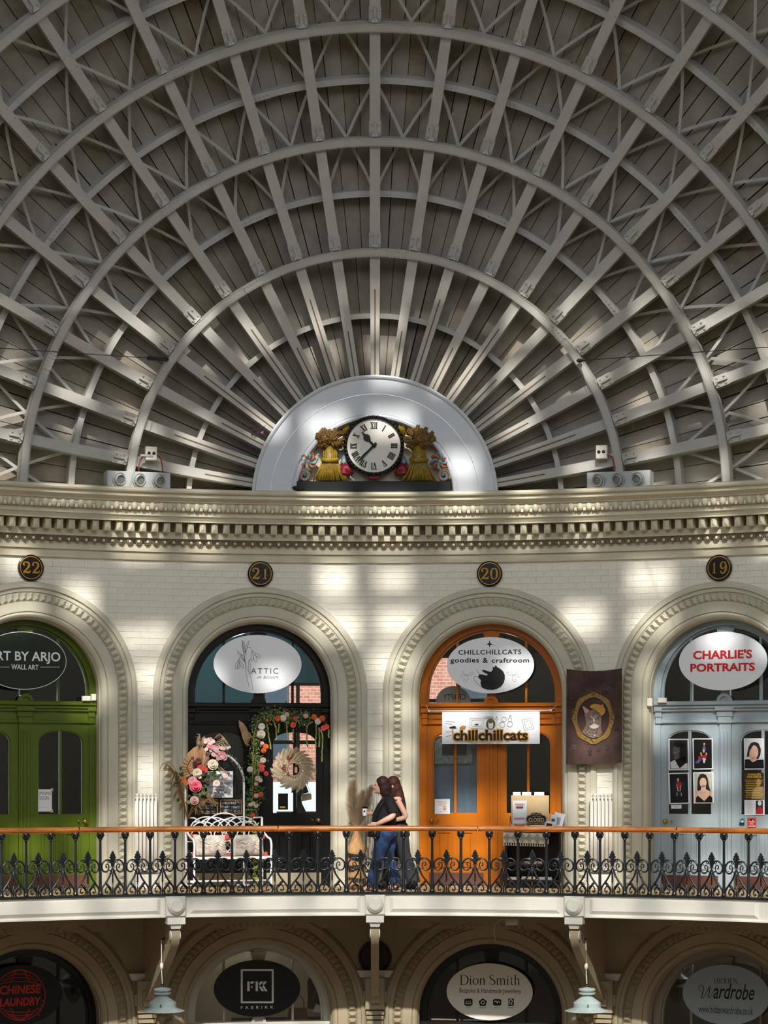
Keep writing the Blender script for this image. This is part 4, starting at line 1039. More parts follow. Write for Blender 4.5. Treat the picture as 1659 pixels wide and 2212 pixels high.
# 21
o = oval('oval_sign', 'white oval sign with line drawn snowdrops above the black door', T21, 556.5, 1434.5, .635, .42, M_WHITE)
P = Plane(o, T21, .12); P.text('ATTIC', 542, 601, 1443.5, 1455.5, M_GREYT, Yf, space=1.25); P.text('in bloom', 555.5, 601, 1459, 1466, M_GREYT, Yf, shear=.4, space=1.1)
Z = Plane(o, T21, .12, (400, 1320), 5.184); m2 = MB(); lw = .0045
for ln in [[(717, 853), (700, 780), (682, 690), (672, 580), (668, 480), (690, 370), (713, 335)], [(755, 885), (745, 790), (720, 700), (690, 640), (672, 575), (640, 510), (600, 460), (587, 448)], [(587, 448), (600, 485), (650, 490)],
           [(713, 335), (705, 380), (672, 460)], [(680, 500), (685, 430), (715, 403), (745, 430), (752, 470)], [(752, 470), (735, 520), (738, 560), (760, 540), (768, 480)], [(768, 480), (765, 540), (795, 573), (805, 530), (775, 480)], [(775, 480), (810, 515), (845, 524), (825, 490), (770, 470)], [(740, 480), (745, 450), (765, 450), (772, 472)],
           [(650, 500), (620, 500), (603, 545)], [(603, 545), (570, 590), (557, 630), (575, 650), (598, 600), (603, 560)], [(603, 560), (582, 620), (590, 650), (608, 630), (610, 570)], [(610, 570), (625, 620), (650, 640), (645, 600), (610, 560)], [(597, 565), (598, 540), (612, 540), (614, 565)],
           [(645, 330), (640, 400), (655, 470), (668, 560)], [(715, 540), (708, 600), (718, 700), (728, 700), (728, 600), (715, 540)]]: Z.ribbon(m2, ln, lw, Yf)
rg = random.Random(4)
for i in range(16):
    t = i / 15; cx, cy = 645 + 20 * t, 340 + 130 * t; s_ = 1 if i % 2 else -1
    Z.ribbon(m2, [(cx, cy), (cx + s_ * 10, cy - 10), (cx + s_ * 16, cy - 4), (cx, cy + 3)], .003, Yf, 2)
for i in range(8):
    t = i / 7; cx, cy = 630 + 35 * t, 515 + 55 * t; s_ = 1 if i % 2 else -1; Z.ribbon(m2, [(cx, cy), (cx + s_ * 9, cy - 5), (cx + s_ * 12, cy + 4), (cx, cy + 4)], .004, Yf, 2)
m2.obj('flower_drawing', M_GREYT, o)
# 20
o = oval('oval_sign', 'white oval sign with black curled cat silhouette above the orange door', T20, 1059.3, 1437, .63, .405, M_WHITE)
P = Plane(o, T20, .12); P.text('CHILLCHILLCATS', 990.5, 1126, 1403, 1414.5, M_INK, Yf, offset=.02, space=1.12); P.text('goodies', 973, 1035, 1420.5, 1435, M_INK, Yf, offset=.022, space=1.1); P.text('&', 1043, 1054, 1421, 1432, M_INK, Yf, offset=.022); P.text('craftroom', 1062, 1143, 1421, 1432, M_INK, Yf, offset=.022, space=1.1)
Z = Plane(o, T20, .12, (900, 1330), 5.184); m2 = MB()
Z.poly(m2, [(845, 570), (870, 580), (885, 553), (905, 578), (940, 595), (970, 625), (988, 665), (988, 710), (975, 755), (945, 795), (900, 820), (850, 832), (790, 828), (750, 815), (725, 790), (715, 755), (722, 720), (695, 690), (690, 680), (705, 655), (720, 655), (760, 665), (785, 672), (797, 655), (770, 645), (735, 622), (735, 608), (760, 608), (800, 622), (832, 630), (850, 608), (855, 590)], Yf)
Z.ribbon(m2, [(716, 675), (690, 635), (668, 592)], [.007, .005, .004], Yf - .0003); Z.ribbon(m2, [(725, 730), (690, 688), (655, 680), (640, 695), (652, 730), (690, 772), (750, 812)], .0042 * 1.1, Yf - .0003)
m2.obj('cat_silhouette', M_INK, o)
m2 = MB(); Z.poly(m2, [(818, 275), (825, 310), (860, 320), (825, 330), (818, 362), (811, 330), (778, 320), (811, 310)], Yf); m2.obj('star', M_INK, o)
m2 = MB()
for s_ in (1, -1):
    X = lambda x: 823 + (x - 823) * s_
    Z.ribbon(m2, [(X(508), 607), (X(535), 650), (X(570), 670), (X(610), 665), (X(637), 645), (X(625), 632), (X(590), 645), (X(560), 665), (X(510), 690), (X(490), 685), (X(500), 665), (X(540), 655), (X(570), 680), (X(575), 715), (X(550), 740), (X(525), 728), (X(535), 710), (X(550), 715)], .0032, Yf)
m2.obj('flourish', M_GREYT, o)
# 19
o = oval('oval_sign', "white oval sign with red bold PORTRAITS lettering above the pale blue door", T19, 1561.5, 1428, .635, .41, M_WHITE)
P = Plane(o, T19, .12); P.text("CHARLIE'S", 1497.5, 1625, 1402.5, 1425, M_SREDT, Yf, offset=.035); P.text('PORTRAITS', 1491.5, 1631, 1431, 1452, M_SREDT, Yf, offset=.035)
# lower signs: FKK
DS = .12
o = oval('oval_sign', 'black oval sign with white square monogram below the gallery', T21, 555.5, 2135, .625, .41, M_CHAR)
P = Plane(o, T21, DS); P.text('FABRIKK', 520, 591, 2172.5, 2179.5, M_WHITE, Yf, space=1.9, offset=.01)
m2 = MB(); a = [P.p(*q) for q in ((520, 2093.5), (591, 2093.5), (591, 2167), (520, 2167))]; b = [P.p(*q) for q in ((524, 2097.5), (587, 2097.5), (587, 2163), (524, 2163))]
m2.band(a, b, Yf - .001, Yf, closed=True); m2.obj('square_border', M_WHITE, o)
m2 = MB()
for pl in ([(534, 2120), (539, 2120), (539, 2141), (534, 2141)], [(541, 2120), (550, 2120), (546, 2125), (541, 2125)], [(541, 2132), (545, 2129), (545, 2135)], [(552, 2120), (557, 2120), (557, 2141), (552, 2141)], [(559, 2124), (563, 2120), (569, 2120), (561, 2129)], [(559, 2131), (564, 2131), (571, 2141), (565, 2141)], [(567, 2124), (571, 2120), (577, 2120), (569, 2129)], [(566, 2130), (570, 2129), (578, 2141), (572, 2141)]): P.poly(m2, pl, Yf)
m2.obj('monogram', M_WHITE, o)
# Dion Smith
o = oval('oval_sign', 'ivory oval sign with black serif lettering and four hallmarks', T20, 1057.5, 2142.5, .622, .41, M_SIVORY)
P = Plane(o, T20, DS)
GL = {  # strokes in an em box: x to the right, y up, cap height 1; each (points, widths)
 'D': (.78, [([(.12, 0), (.12, 1)], .1), ([(.1, .98), (.38, .98), (.62, .85), (.72, .5), (.62, .15), (.38, .02), (.1, .02)], [.03, .03, .08, .12, .08, .03, .03]), ([(.02, .98), (.2, .98)], .035), ([(.02, .02), (.2, .02)], .035)]),
 'i': (.34, [([(.16, 0), (.16, .64)], .09), ([(.06, .62), (.18, .62)], .035), ([(.05, .015), (.27, .015)], .03), ([(.12, .86), (.2, .86)], .1)]),
 'o': (.56, [([(.27, .66), (.1, .54), (.06, .33), (.1, .12), (.27, 0), (.44, .12), (.48, .33), (.44, .54), (.27, .66)], [.03, .07, .1, .07, .03, .07, .1, .07, .03])]),
 'n': (.58, [([(.14, 0), (.14, .64)], .09), ([(.04, .62), (.16, .62)], .035), ([(.15, .5), (.26, .62), (.36, .64), (.44, .52), (.45, 0)], [.03, .04, .06, .09, .09]), ([(.04, .015), (.24, .015)], .03), ([(.35, .015), (.55, .015)], .03)]),
 'm': (.88, [([(.14, 0), (.14, .64)], .09), ([(.04, .62), (.16, .62)], .035), ([(.15, .5), (.26, .62), (.36, .64), (.44, .52), (.45, 0)], [.03, .04, .06, .09, .09]), ([(.46, .5), (.57, .62), (.67, .64), (.75, .52), (.76, 0)], [.03, .04, .06, .09, .09]), ([(.04, .015), (.24, .015)], .03), ([(.35, .015), (.55, .015)], .03), ([(.66, .015), (.86, .015)], .03)]),
 'S': (.58, [([(.46, .76), (.4, .94), (.26, 1.0), (.1, .9), (.08, .74), (.2, .58), (.4, .44), (.5, .28), (.44, .08), (.26, 0), (.12, .06), (.06, .26)], [.02, .03, .04, .07, .09, .1, .1, .1, .07, .04, .03, .02])]),
 't': (.36, [([(.16, .84), (.16, .12), (.22, .01), (.32, .06)], [.04, .09, .07, .02]), ([(.03, .63), (.31, .63)], .035)]),
 'h': (.58, [([(.14, 0), (.14, 1.02)], .09), ([(.04, 1.0), (.16, 1.0)], .035), ([(.15, .5), (.26, .62), (.36, .64), (.44, .52), (.45, 0)], [.03, .04, .06, .09, .09]), ([(.04, .015), (.24, .015)], .03), ([(.35, .015), (.55, .015)], .03)]),
 'H': (.82, [([(.16, 0), (.16, 1)], .09), ([(.64, 0), (.64, 1)], .09), ([(.16, .5), (.64, .5)], .04), ([(.05, .02), (.27, .02)], .035), ([(.05, .98), (.27, .98)], .035), ([(.53, .02), (.75, .02)], .035), ([(.53, .98), (.75, .98)], .035)]),
 'I': (.36, [([(.17, 0), (.17, 1)], .09), ([(.06, .02), (.28, .02)], .035), ([(.06, .98), (.28, .98)], .035)]),
 'E': (.66, [([(.15, 0), (.15, 1)], .09), ([(.05, .98), (.55, .98), (.56, .8)], .035), ([(.05, .02), (.57, .02), (.6, .22)], .035), ([(.15, .52), (.45, .52)], .035)]),
 'N': (.8, [([(.14, 0), (.14, 1)], .04), ([(.12, 1), (.66, 0)], .1), ([(.66, 0), (.66, 1)], .04), ([(.04, .02), (.24, .02)], .03), ([(.56, .98), (.76, .98)], .03), ([(.02, .98), (.16, .98)], .03)]),
 ' ': (.32, [])}
def serif(P, txt, x0, x1, ytop, ybase, m, y):
    tot = sum(GL[c][0] for c in txt); k = (x1 - x0) / tot; h_ = ybase - ytop; m2 = MB(); x = x0; sc_ = 149.5
    for c in txt:
        wd, st = GL[c]
        for pts, ws in st:
            w2 = [q * k / sc_ for q in ws] if isinstance(ws, list) else ws * k / sc_
            P.ribbon(m2, [(x + a * k, ybase - b * h_) for a, b in pts], w2, y, 4, smooth=len(pts) > 2)
        x += wd * k
    return m2.obj('lettering', m, P.root)
serif(P, 'Dion Smith', 993.5, 1124, 2106, 2127, M_INK, Yf)
P.text('Bespoke & Handmade Jewellery', 992.5, 1125.5, 2136, 2147, M_INK, Yf)
for i, (x, pl) in enumerate(((1012, [(-9, -6), (-5, -8), (5, -8), (9, -6), (9, 5), (5, 8), (-5, 8), (-9, 5)]), (1043, [(0, -9), (9, -2), (6, 8), (-6, 8), (-9, -2)]), (1074, [(-9, -5), (-6, -7), (6, -7), (9, -5), (9, 5), (6, 7), (-6, 7), (-9, 5)]), (1104, [(-6, -8), (6, -8), (6, 8), (-6, 8)]))):
    m2 = MB(); P.poly(m2, [(x + a, 2165 + b) for a, b in pl], Yf); m2.obj('hallmark', M_INK, o)
    m2 = MB()
    if i == 0: P.ribbon(m2, [(x - 6, 2168), (x - 4, 2162), (x, 2166), (x, 2160), (x, 2166), (x + 4, 2162), (x + 6, 2168), (x - 6, 2168)], .008, Yf - .0008, smooth=False)
    if i == 1: P.ribbon(m2, [(x - 4, 2166), (x, 2161), (x + 4, 2166), (x, 2169), (x - 4, 2166)], .01, Yf - .0008)
    if i == 2: P.ribbon(m2, [(x - 6, 2164), (x - 2, 2162), (x, 2167), (x + 3, 2163), (x + 6, 2166)], .011, Yf - .0008)
    if i == 3: P.ribbon(m2, [(x - 3, 2170), (x - 4, 2163), (x, 2159), (x + 3, 2163), (x, 2167), (x + 3, 2171)], .012, Yf - .0008)
    m2.obj('hallmark_mark', M_SIVORY, o)
    P.text(('Gold', 'Platinum', 'Silver', 'Palladium')[i], x - (4, 6.5, 4.5, 7)[i], x + (4, 6.5, 4.5, 7)[i], 2175, 2178, M_GREYT, Yf)
# Hidden Wardrobe
o = oval('oval_sign', 'grey oval wardrobe sign in the dark arch at the lower right', T19, 1568, 2149, .625, .42, M_SGREY)
P = Plane(o, T19, DS); serif(P, 'HIDDEN', 1542, 1594, 2113.5, 2124.5, M_INK, Yf); P.text('www.hiddenwardrobe.co.uk', 1510, 1627, 2176, 2187, M_INK, Yf)
m2 = MB(); wv = .012
P.ribbon(m2, [(1514, 2142), (1509, 2134), (1516, 2128), (1520, 2136), (1516, 2154), (1521, 2154), (1534, 2130), (1531, 2153), (1536, 2152), (1549, 2127)], [.006, .006, .010, .013, .012, .006, .012, .013, .006, .006], Yf)
P.text('ardrobe', 1541, 1630, 2127, 2157, M_INK, Yf, shear=.35, offset=.008)
m2.obj('initial', M_INK, o)
# lantern sign
o = oval('oval_sign', 'black oval sign with red paper lantern outline at the lower left', T22, 45, 2149, .60, .42, M_CHAR)
P = Plane(o, T22, DS); m2 = MB(); lw = .011
P.ribbon(m2, [(43 + 54 * math.cos(a * PI / 12), 2150 - 54 * math.sin(a * PI / 12)) for a in range(25)], lw, Yf, 2)
P.ribbon(m2, [(29, 2102), (29, 2097), (36, 2095), (50, 2095), (57, 2097), (57, 2101)], lw, Yf)
for yy, hw in ((2105, 28), (2113, 38), (2121, 46)): P.ribbon(m2, [(43 - hw, yy + 6), (43 - hw * .5, yy), (43, yy - 1), (43 + hw * .5, yy), (43 + hw, yy + 6)], lw * .7, Yf)
for yy, hw in ((2185, 44), (2192, 36), (2198, 28), (2201, 18)): P.ribbon(m2, [(43 - hw, yy - 8), (43 - hw * .5, yy), (43, yy + 1), (43 + hw * .5, yy), (43 + hw, yy - 8)], lw * .7, Yf)
for s_ in (-1, 1): P.ribbon(m2, [(43 + s_ * 8, 2098), (43 + s_ * 15, 2110), (43 + s_ * 20, 2123)], lw * .7, Yf); P.ribbon(m2, [(43 + s_ * 20, 2178), (43 + s_ * 14, 2192), (43 + s_ * 6, 2202)], lw * .7, Yf)
for i in range(4): P.ribbon(m2, [(90 - i * 2, 2160 + i * 10), (97 - i * 4, 2164 + i * 10)], lw * .7, Yf, smooth=False)
m2.obj('lantern_outline', M_LRED, o)
t = P.text('CHINESE', -1, 88, 2126, 2149, M_LRED, Yf - .001, offset=.03, shear=.1); t = P.text('LAUNDRY', -1, 88, 2153, 2175, M_LRED, Yf - .001, offset=.03, shear=.1)

# banner under the orange oval ------------------------------------------
dB = FY - .16
o = sign_root('cloth_banner', 'white printed cloth banner hanging from a rod across the orange door', 'banner', T20, 1060.5, 1571, dB)
P = Plane(o, T20, dB); a, b = P.p(955, 1607), P.p(1166, 1536)
m2 = MB().grid(lambda u, v_: (a[0] + (b[0] - a[0]) * u, .004 * math.sin(u * 9) * (1 - v_), a[1] + (b[1] - a[1]) * v_), 24, 4); m2.grid(lambda u, v_: (a[0] + (b[0] - a[0]) * u, .004 * math.sin(u * 9) * (1 - v_) + .002, a[1] + (b[1] - a[1]) * v_), 24, 4)
m2.obj('cloth', M_WHITE, o)
r0, r1 = P.p(927, 1536), P.p(1190, 1534.5)
MB().tube([(r0[0], 0, r0[1]), (r1[0], 0, r1[1])], .011, 8).ball((r0[0], 0, r0[1]), .02).ball((r1[0], 0, r1[1]), .02).obj('rod', M_WHITE, o, smooth=True)
for q, (x, y) in ((r0, (916, 1519)), (r1, (1207, 1518))): e_ = P.p(x, y); MB().tube([(q[0], 0, q[1]), (e_[0], .10, e_[1])], .004, 4).obj('cord', M_WHITE, o)
M_AMBER = mat('amber_outline', S(226, 160, 40), .6); yb = -.009
P.text('chillchillcats', 977, 1142.5, 1574, 1602.5, M_AMBER, yb, offset=.075); P.text('chillchillcats', 979.5, 1140.5, 1576.5, 1600, M_INK, yb - .002, offset=.03)
P.text('LEEDS', 1046, 1066, 1547.5, 1553, M_GREYT, yb); P.text('PERSONALISED  GIFT', 1013, 1087, 1601, 1606, M_SGREY, yb)
m2 = MB(); Z = Plane(o, T20, dB, (900, 1330), 5.184); lw = .0042
for ln in [[(600, 1150), (752, 1145), (742, 1270), (592, 1255), (600, 1150)], [(622, 1170), (735, 1165), (725, 1245), (615, 1235), (622, 1170)], [(1180, 1165), (1285, 1145), (1310, 1265), (1205, 1285), (1180, 1165)], [(1205, 1185), (1270, 1170), (1288, 1245), (1222, 1262), (1205, 1185)],
           [(895, 1125), (898, 1150), (915, 1157), (898, 1164), (895, 1190), (890, 1164), (873, 1157), (890, 1150), (895, 1125)], [(330, 1180), (430, 1190)], [(325, 1205), (400, 1215)], [(330, 1300), (410, 1298)], [(325, 1355), (395, 1335)]]: Z.ribbon(m2, ln, lw, yb, smooth=False)
for cx, cy, r_ in ((960, 1220, 30), (980, 1160, 26), (1045, 1165, 22), (1050, 1125, 10), (1045, 1215, 30)): Z.ribbon(m2, [(cx + r_ * math.cos(i * PI / 6), cy + r_ * math.sin(i * PI / 6)) for i in range(13)], lw, yb, 2)
m2.obj('sketch_lines', M_GREYT, o)
m2 = MB(); Z.poly(m2, [(830 + 52 * math.cos(i * PI / 10), 1215 + 62 * math.sin(i * PI / 10)) for i in range(20)], yb); m2.obj('medallion', mat('print_olive', S(104, 92, 54), .6), o)
m2 = MB(); Z.poly(m2, [(805, 1190), (815, 1205), (845, 1205), (855, 1190), (858, 1230), (850, 1265), (812, 1265), (803, 1230)], yb - .001); m2.obj('medallion_cat', M_WHITE, o)
m2 = MB(); Z.poly(m2, [(365, 1245), (430, 1235), (450, 1262), (375, 1262)], yb); Z.poly(m2, [(650, 1212), (695, 1212), (690, 1225), (655, 1225)], yb); m2.obj('dark_figures', M_INK, o)
m2 = MB(); Z.poly(m2, [(480, 1250), (520, 1230), (555, 1240), (540, 1270), (490, 1272)], yb); Z.poly(m2, [(398, 1262), (410, 1260), (414, 1330), (400, 1332)], yb); m2.obj('tan_figures', mat('print_tan', S(180, 130, 80), .6), o)

# tapestry with the cat portrait -----------------------------------------
TT = .277; dT = -.19
o = sign_root('tapestry', 'brown cloth tapestry printed with a beret wearing cat in a gold oval frame', 'tapestry', TT, 1283, 1548, dT)
Z = Plane(o, TT, dT, (1210, 1430), 9.214)
tl, tr, bl, br = Z.p(125, 135), Z.p(1228, 122), Z.p(118, 2035), Z.p(1225, 2005)
def tap(u, v_, dy=0):
    top = (tl[0] + (tr[0] - tl[0]) * u, tl[1] + (tr[1] - tl[1]) * u - .035 * 4 * u * (1 - u)); bot = (bl[0] + (br[0] - bl[0]) * u, bl[1] + (br[1] - bl[1]) * u - .006 * math.sin(u * PI))
    return (bot[0] + (top[0] - bot[0]) * v_, .004 * math.sin(u * 16 + v_ * 2) * abs(v_ - .5) * 2 + .008 * abs(math.sin(u * 19)) * max(0, .25 - min(u, 1 - u)) * 4 + .004 + dy, bot[1] + (top[1] - bot[1]) * v_)
m2 = MB().grid(tap, 24, 30); m2.grid(lambda u, v_: tap(u, v_, .003), 24, 30)
M_TAP = mat('brown_tapestry_cloth', S(84, 60, 54), .8, .35, 3.0, var2=S(56, 38, 34))
m2.obj('cloth', M_TAP, o, smooth=True)
yt = -.012
m2 = MB(); rg = random.Random(8)
for cx, cy, r_ in ((430, 510, 60), (500, 545, 45), (760, 370, 60), (820, 400, 45), (1060, 450, 60), (905, 570, 65), (940, 440, 35), (250, 720, 60), (330, 640, 30), (620, 1790, 70), (920, 1700, 60), (1130, 1330, 50), (770, 1740, 40)):
    for j in range(4):
        a = rg.uniform(0, 6); x, y = cx + r_ * .5 * math.cos(a), cy + r_ * .5 * math.sin(a); Z.poly(m2, [(x + r_ * .55 * math.cos(i * PI / 4 + a) * rg.uniform(.7, 1.1), y + r_ * .55 * math.sin(i * PI / 4 + a) * rg.uniform(.7, 1.1)) for i in range(8)], yt + .002 - .0002 * j)
m2.obj('printed_roses', mat('tapestry_roses', S(58, 46, 50), .8), o)
GC = (665, 1120)
def gold(rx, ry, wob=0, n=64): return [(GC[0] + (rx + wob * math.cos(8 * i * 2 * PI / n)) * math.cos(i * 2 * PI / n), GC[1] + (ry + wob * math.cos(8 * i * 2 * PI / n)) * math.sin(i * 2 * PI / n)) for i in range(n)]
m2 = MB(); A = [Z.p(*q) for q in gold(320, 412)]; B = [Z.p(*q) for q in gold(410, 505, 14)]; m2.band(A, B, yt - .001, yt, closed=True); m2.obj('gold_frame_print', mat('print_gold', S(150, 116, 52), .5, .35, 40), o)
m2 = MB()
for cx, cy, hx_, hy_ in ((665, 620, 160, 60), (665, 1580, 170, 60), (255, 1070, 50, 150), (1060, 1070, 50, 150)):
    for j in range(26): x, y = cx + rg.uniform(-hx_, hx_), cy + rg.uniform(-hy_, hy_); Z.poly(m2, [(x + 14 * math.cos(i * PI / 3), y + 14 * math.sin(i * PI / 3)) for i in range(6)], yt - .002 - j * .00001)
m2.obj('gold_scrollwork', mat('print_gold_dark', S(110, 84, 34), .5, .6, 60, var2=S(52, 38, 16)), o)
M_FUR = mat('print_fur', S(150, 128, 112), .7, .5, 50, var2=S(92, 76, 66)); M_FURW = mat('print_fur_white', S(216, 206, 194), .7); M_FURD = mat('print_fur_dark', S(66, 54, 48), .7); M_PINK = mat('print_pink', S(206, 150, 138), .7); M_BERET = mat('print_mustard', S(206, 148, 58), .6, .2, 12)
def pp(name, m, y, *polys):
    m2 = MB()
    for pl in polys: Z.poly(m2, pl, y)
    m2.obj(name, m, o)
pp('cat_print', M_FUR, yt - .003, [(440, 870), (500, 900), (600, 965), (660, 940), (740, 965), (810, 1040), (825, 1130), (815, 1230), (820, 1330), (845, 1420), (790, 1490), (660, 1515), (540, 1480), (440, 1400), (470, 1330), (520, 1270), (510, 1130), (490, 1060), (480, 980)])
pp('cat_ear_print', M_PINK, yt - .004, [(443, 878), (500, 905), (590, 965), (560, 1000), (500, 1020), (478, 960)], [(665, 1215), (710, 1215), (690, 1255)], [(830, 860), (850, 845), (865, 860), (855, 890)])
pp('cat_muzzle_print', M_FURW, yt - .004, [(585, 1275), (635, 1255), (685, 1212), (735, 1250), (780, 1262), (755, 1305), (690, 1328), (625, 1315)], [(655, 1110), (680, 1120), (700, 1190), (670, 1200)], [(620, 1060), (640, 1080), (650, 1130), (630, 1110)], [(700, 1060), (690, 1120), (705, 1110)], [(690, 1440), (710, 1470), (680, 1490)])
pp('beret_print', M_BERET, yt - .0045, [(598, 880), (630, 850), (700, 835), (780, 845), (860, 880), (905, 940), (895, 1010), (840, 1070), (820, 1060), (790, 1010), (730, 960), (660, 930), (610, 915)])
m2 = MB()
for ln in [[(535, 1130), (570, 1110), (610, 1125), (640, 1160)], [(725, 1150), (750, 1110), (790, 1095), (815, 1100)], [(540, 1290), (640, 1350), (760, 1330), (815, 1270)], [(520, 1340), (620, 1410), (760, 1400), (830, 1340)], [(510, 1390), (600, 1460), (740, 1470), (830, 1410)], [(640, 980), (655, 1040)], [(680, 975), (682, 1040)], [(720, 985), (712, 1040)], [(500, 1080), (530, 1100)], [(510, 1190), (560, 1220)], [(470, 1350), (530, 1450), (580, 1500)], [(640, 1500), (680, 1480), (720, 1500)]]: Z.ribbon(m2, ln, .0035, yt - .005)
for cx in (595, 760): Z.poly(m2, [(cx + 12 * math.cos(i * PI / 4), 1135 - (cx - 595) * .15 + 14 * math.sin(i * PI / 4)) for i in range(8)], yt - .0052)
m2.obj('cat_stripes', M_FURD, o)
m2 = MB()
for j in range(3): Z.ribbon(m2, [(225, 1660 + j * 32), (255, 1650 + j * 32), (290, 1660 + j * 32), (320, 1655 + j * 32)], .0022, yt - .001)
m2.obj('maker_mark', M_SGREY, o)

# posters on the pale blue doors ------------------------------------------
dP = FY + .012
Zp = (1400, 1540, 6.405)
M_PAPER = mat('photo_paper', S(228, 230, 236), .4)
def poster(label, quad, ground, marks, border=True, cat='poster', name='portrait_poster'):
    xs = [q[0] for q in quad]; ys = [q[1] for q in quad]; cx, cy = sum(xs) / 4, sum(ys) / 4
    o = sign_root(name, label, cat, T19, Zp[0] + cx / Zp[2], Zp[1] + cy / Zp[2], dP); P = Plane(o, T19, dP, Zp[:2], Zp[2])
    A = [P.p(*q) for q in quad]; MB().prism(A[::-1], -.003, 0).obj('paper', M_PAPER if border else ground, o)
    if border:
        B = [P.p(cx + (x - cx) * .88, cy + (y - cy) * .93) for x, y in quad]; MB().add([(x, -.0035, z) for x, z in B], [(0, 1, 2, 3)]).obj('photograph', ground, o)
    for k, (m, kind, data) in enumerate(marks):
        m2 = MB(); y = -.004 - .0004 * k
        if kind == 'p': 
            for pl in data: P.poly(m2, pl, y)
        elif kind == 'l':
            for ln, w_ in data: P.ribbon(m2, ln, w_, y)
        elif kind == 't':
            for tx, x0, x1, y0, y1, of in data: m2 = text_mesh(tx, P.p(x1, y0)[0] - P.p(x0, y0)[0], P.p(x0, y0)[1] - P.p(x0, y1)[1], (P.p(x0, y0)[0] + P.p(x1, y0)[0]) / 2, (P.p(x0, y0)[1] + P.p(x0, y1)[1]) / 2, y, 0, of); m2.obj('lettering', m, o)
            continue
        m2.obj('printed_shape', m, o)
    return o
def E(cx, cy, rx, ry, n=20, rot=0): return [(cx + rx * math.cos(i * 2 * PI / n), cy + ry * math.sin(i * 2 * PI / n)) for i in range(n)]
B1 = mat('print_black', S(14, 13, 14), .4); B2 = mat('print_charcoal', S(44, 42, 44), .4); SK = mat('print_skin', S(214, 172, 150), .5); SKD = mat('print_dim_skin', S(92, 84, 82), .5); LPS = mat('print_lips', S(176, 92, 88), .5); HAIR = mat('print_hair', S(26, 20, 18), .5); LG = mat('print_light_grey', S(206, 206, 212), .5); GRE = mat('print_sage', S(176, 174, 158), .5); RDP = mat('print_red', S(176, 30, 36), .5); BLP = mat('print_violet', S(96, 88, 150), .5); WHP = mat('print_white', S(214, 212, 214), .5); YLP = mat('print_yellow', S(216, 186, 40), .5)
poster('black and white portrait poster, upper left of the blue doors', [(282, 358), (562, 358), (573, 790), (288, 795)], B2, [(WHP, 'p', [[(315, 770), (310, 680), (370, 650), (400, 700), (470, 720), (545, 690), (548, 770)]]), (SKD, 'p', [E(432, 540, 88, 140)]), (B1, 'p', [E(482, 560, 50, 140), E(440, 435, 88, 45), [(380, 640), (510, 600), (545, 680), (440, 765), (400, 710)]]), (WHP, 'l', [([(360, 560), (380, 545), (400, 552)], .003), ([(425, 530), (440, 540)], .003), ([(385, 632), (405, 634)], .002)])])
poster('dark poster of a costumed figure wearing a pointed lilac hat', [(613, 352), (897, 352), (902, 780), (622, 785)], B1, [(BLP, 'p', [[(775, 430), (805, 505), (750, 505)], [(650, 690), (720, 615), (745, 640), (700, 700)]]), (YLP, 'p', [E(778, 430, 12, 16)]), (RDP, 'p', [[(720, 610), (770, 580), (815, 590), (800, 650), (740, 640)], E(715, 615, 25, 18)]), (SK, 'p', [E(772, 525, 16, 26), [(720, 550), (740, 545), (750, 590), (735, 600)], [(800, 545), (820, 560), (812, 590), (795, 575)]]), (WHP, 'p', [[(755, 625), (800, 630), (785, 695), (765, 690)]])])
poster('dark poster of a seated figure in red, lower left of the blue doors', [(280, 832), (565, 825), (578, 1255), (295, 1262)], B1, [(mat('print_deep_teal', S(20, 30, 34), .5), 'p', [E(430, 1020, 90, 130)]), (RDP, 'p', [[(390, 960), (420, 940), (465, 960), (455, 1040), (400, 1050)]]), (HAIR, 'p', [E(432, 920, 28, 38)]), (SK, 'p', [E(416, 925, 13, 24), [(390, 985), (400, 990), (425, 1080), (410, 1085)], [(462, 990), (455, 990), (435, 1085), (450, 1080)], [(402, 1100), (412, 1105), (402, 1150), (392, 1150)], [(452, 1105), (462, 1105), (470, 1150), (460, 1150)]])])
poster('pale sage poster of a long haired sitter in a black strappy top', [(622, 820), (905, 818), (910, 1250), (632, 1252)], GRE, [(HAIR, 'p', [[(690, 900), (720, 850), (760, 840), (805, 860), (830, 920), (840, 1010), (865, 1080), (700, 1090), (680, 1060), (685, 960)]]), (SK, 'p', [[(645, 1240), (645, 1110), (700, 1080), (735, 1060), (735, 1000), (800, 1000), (800, 1055), (850, 1080), (893, 1090), (893, 1240)], E(762, 965, 48, 70)]), (B1, 'p', [[(660, 1240), (665, 1170), (690, 1145), (780, 1220), (850, 1140), (890, 1170), (893, 1240)]]), (LPS, 'l', [([(750, 997), (765, 1000), (780, 996)], .0022)]), (HAIR, 'l', [([(735, 940), (755, 940)], .0022), ([(775, 938), (795, 938)], .0022), ([(732, 926), (757, 922)], .0016), ([(773, 921), (797, 924)], .0016), ([(766, 945), (768, 972)], .0009), ([(665, 1095), (690, 1150)], .004), ([(860, 1080), (855, 1140)], .004), ([(715, 1085), (755, 1115), (810, 1085)], .0025)])])
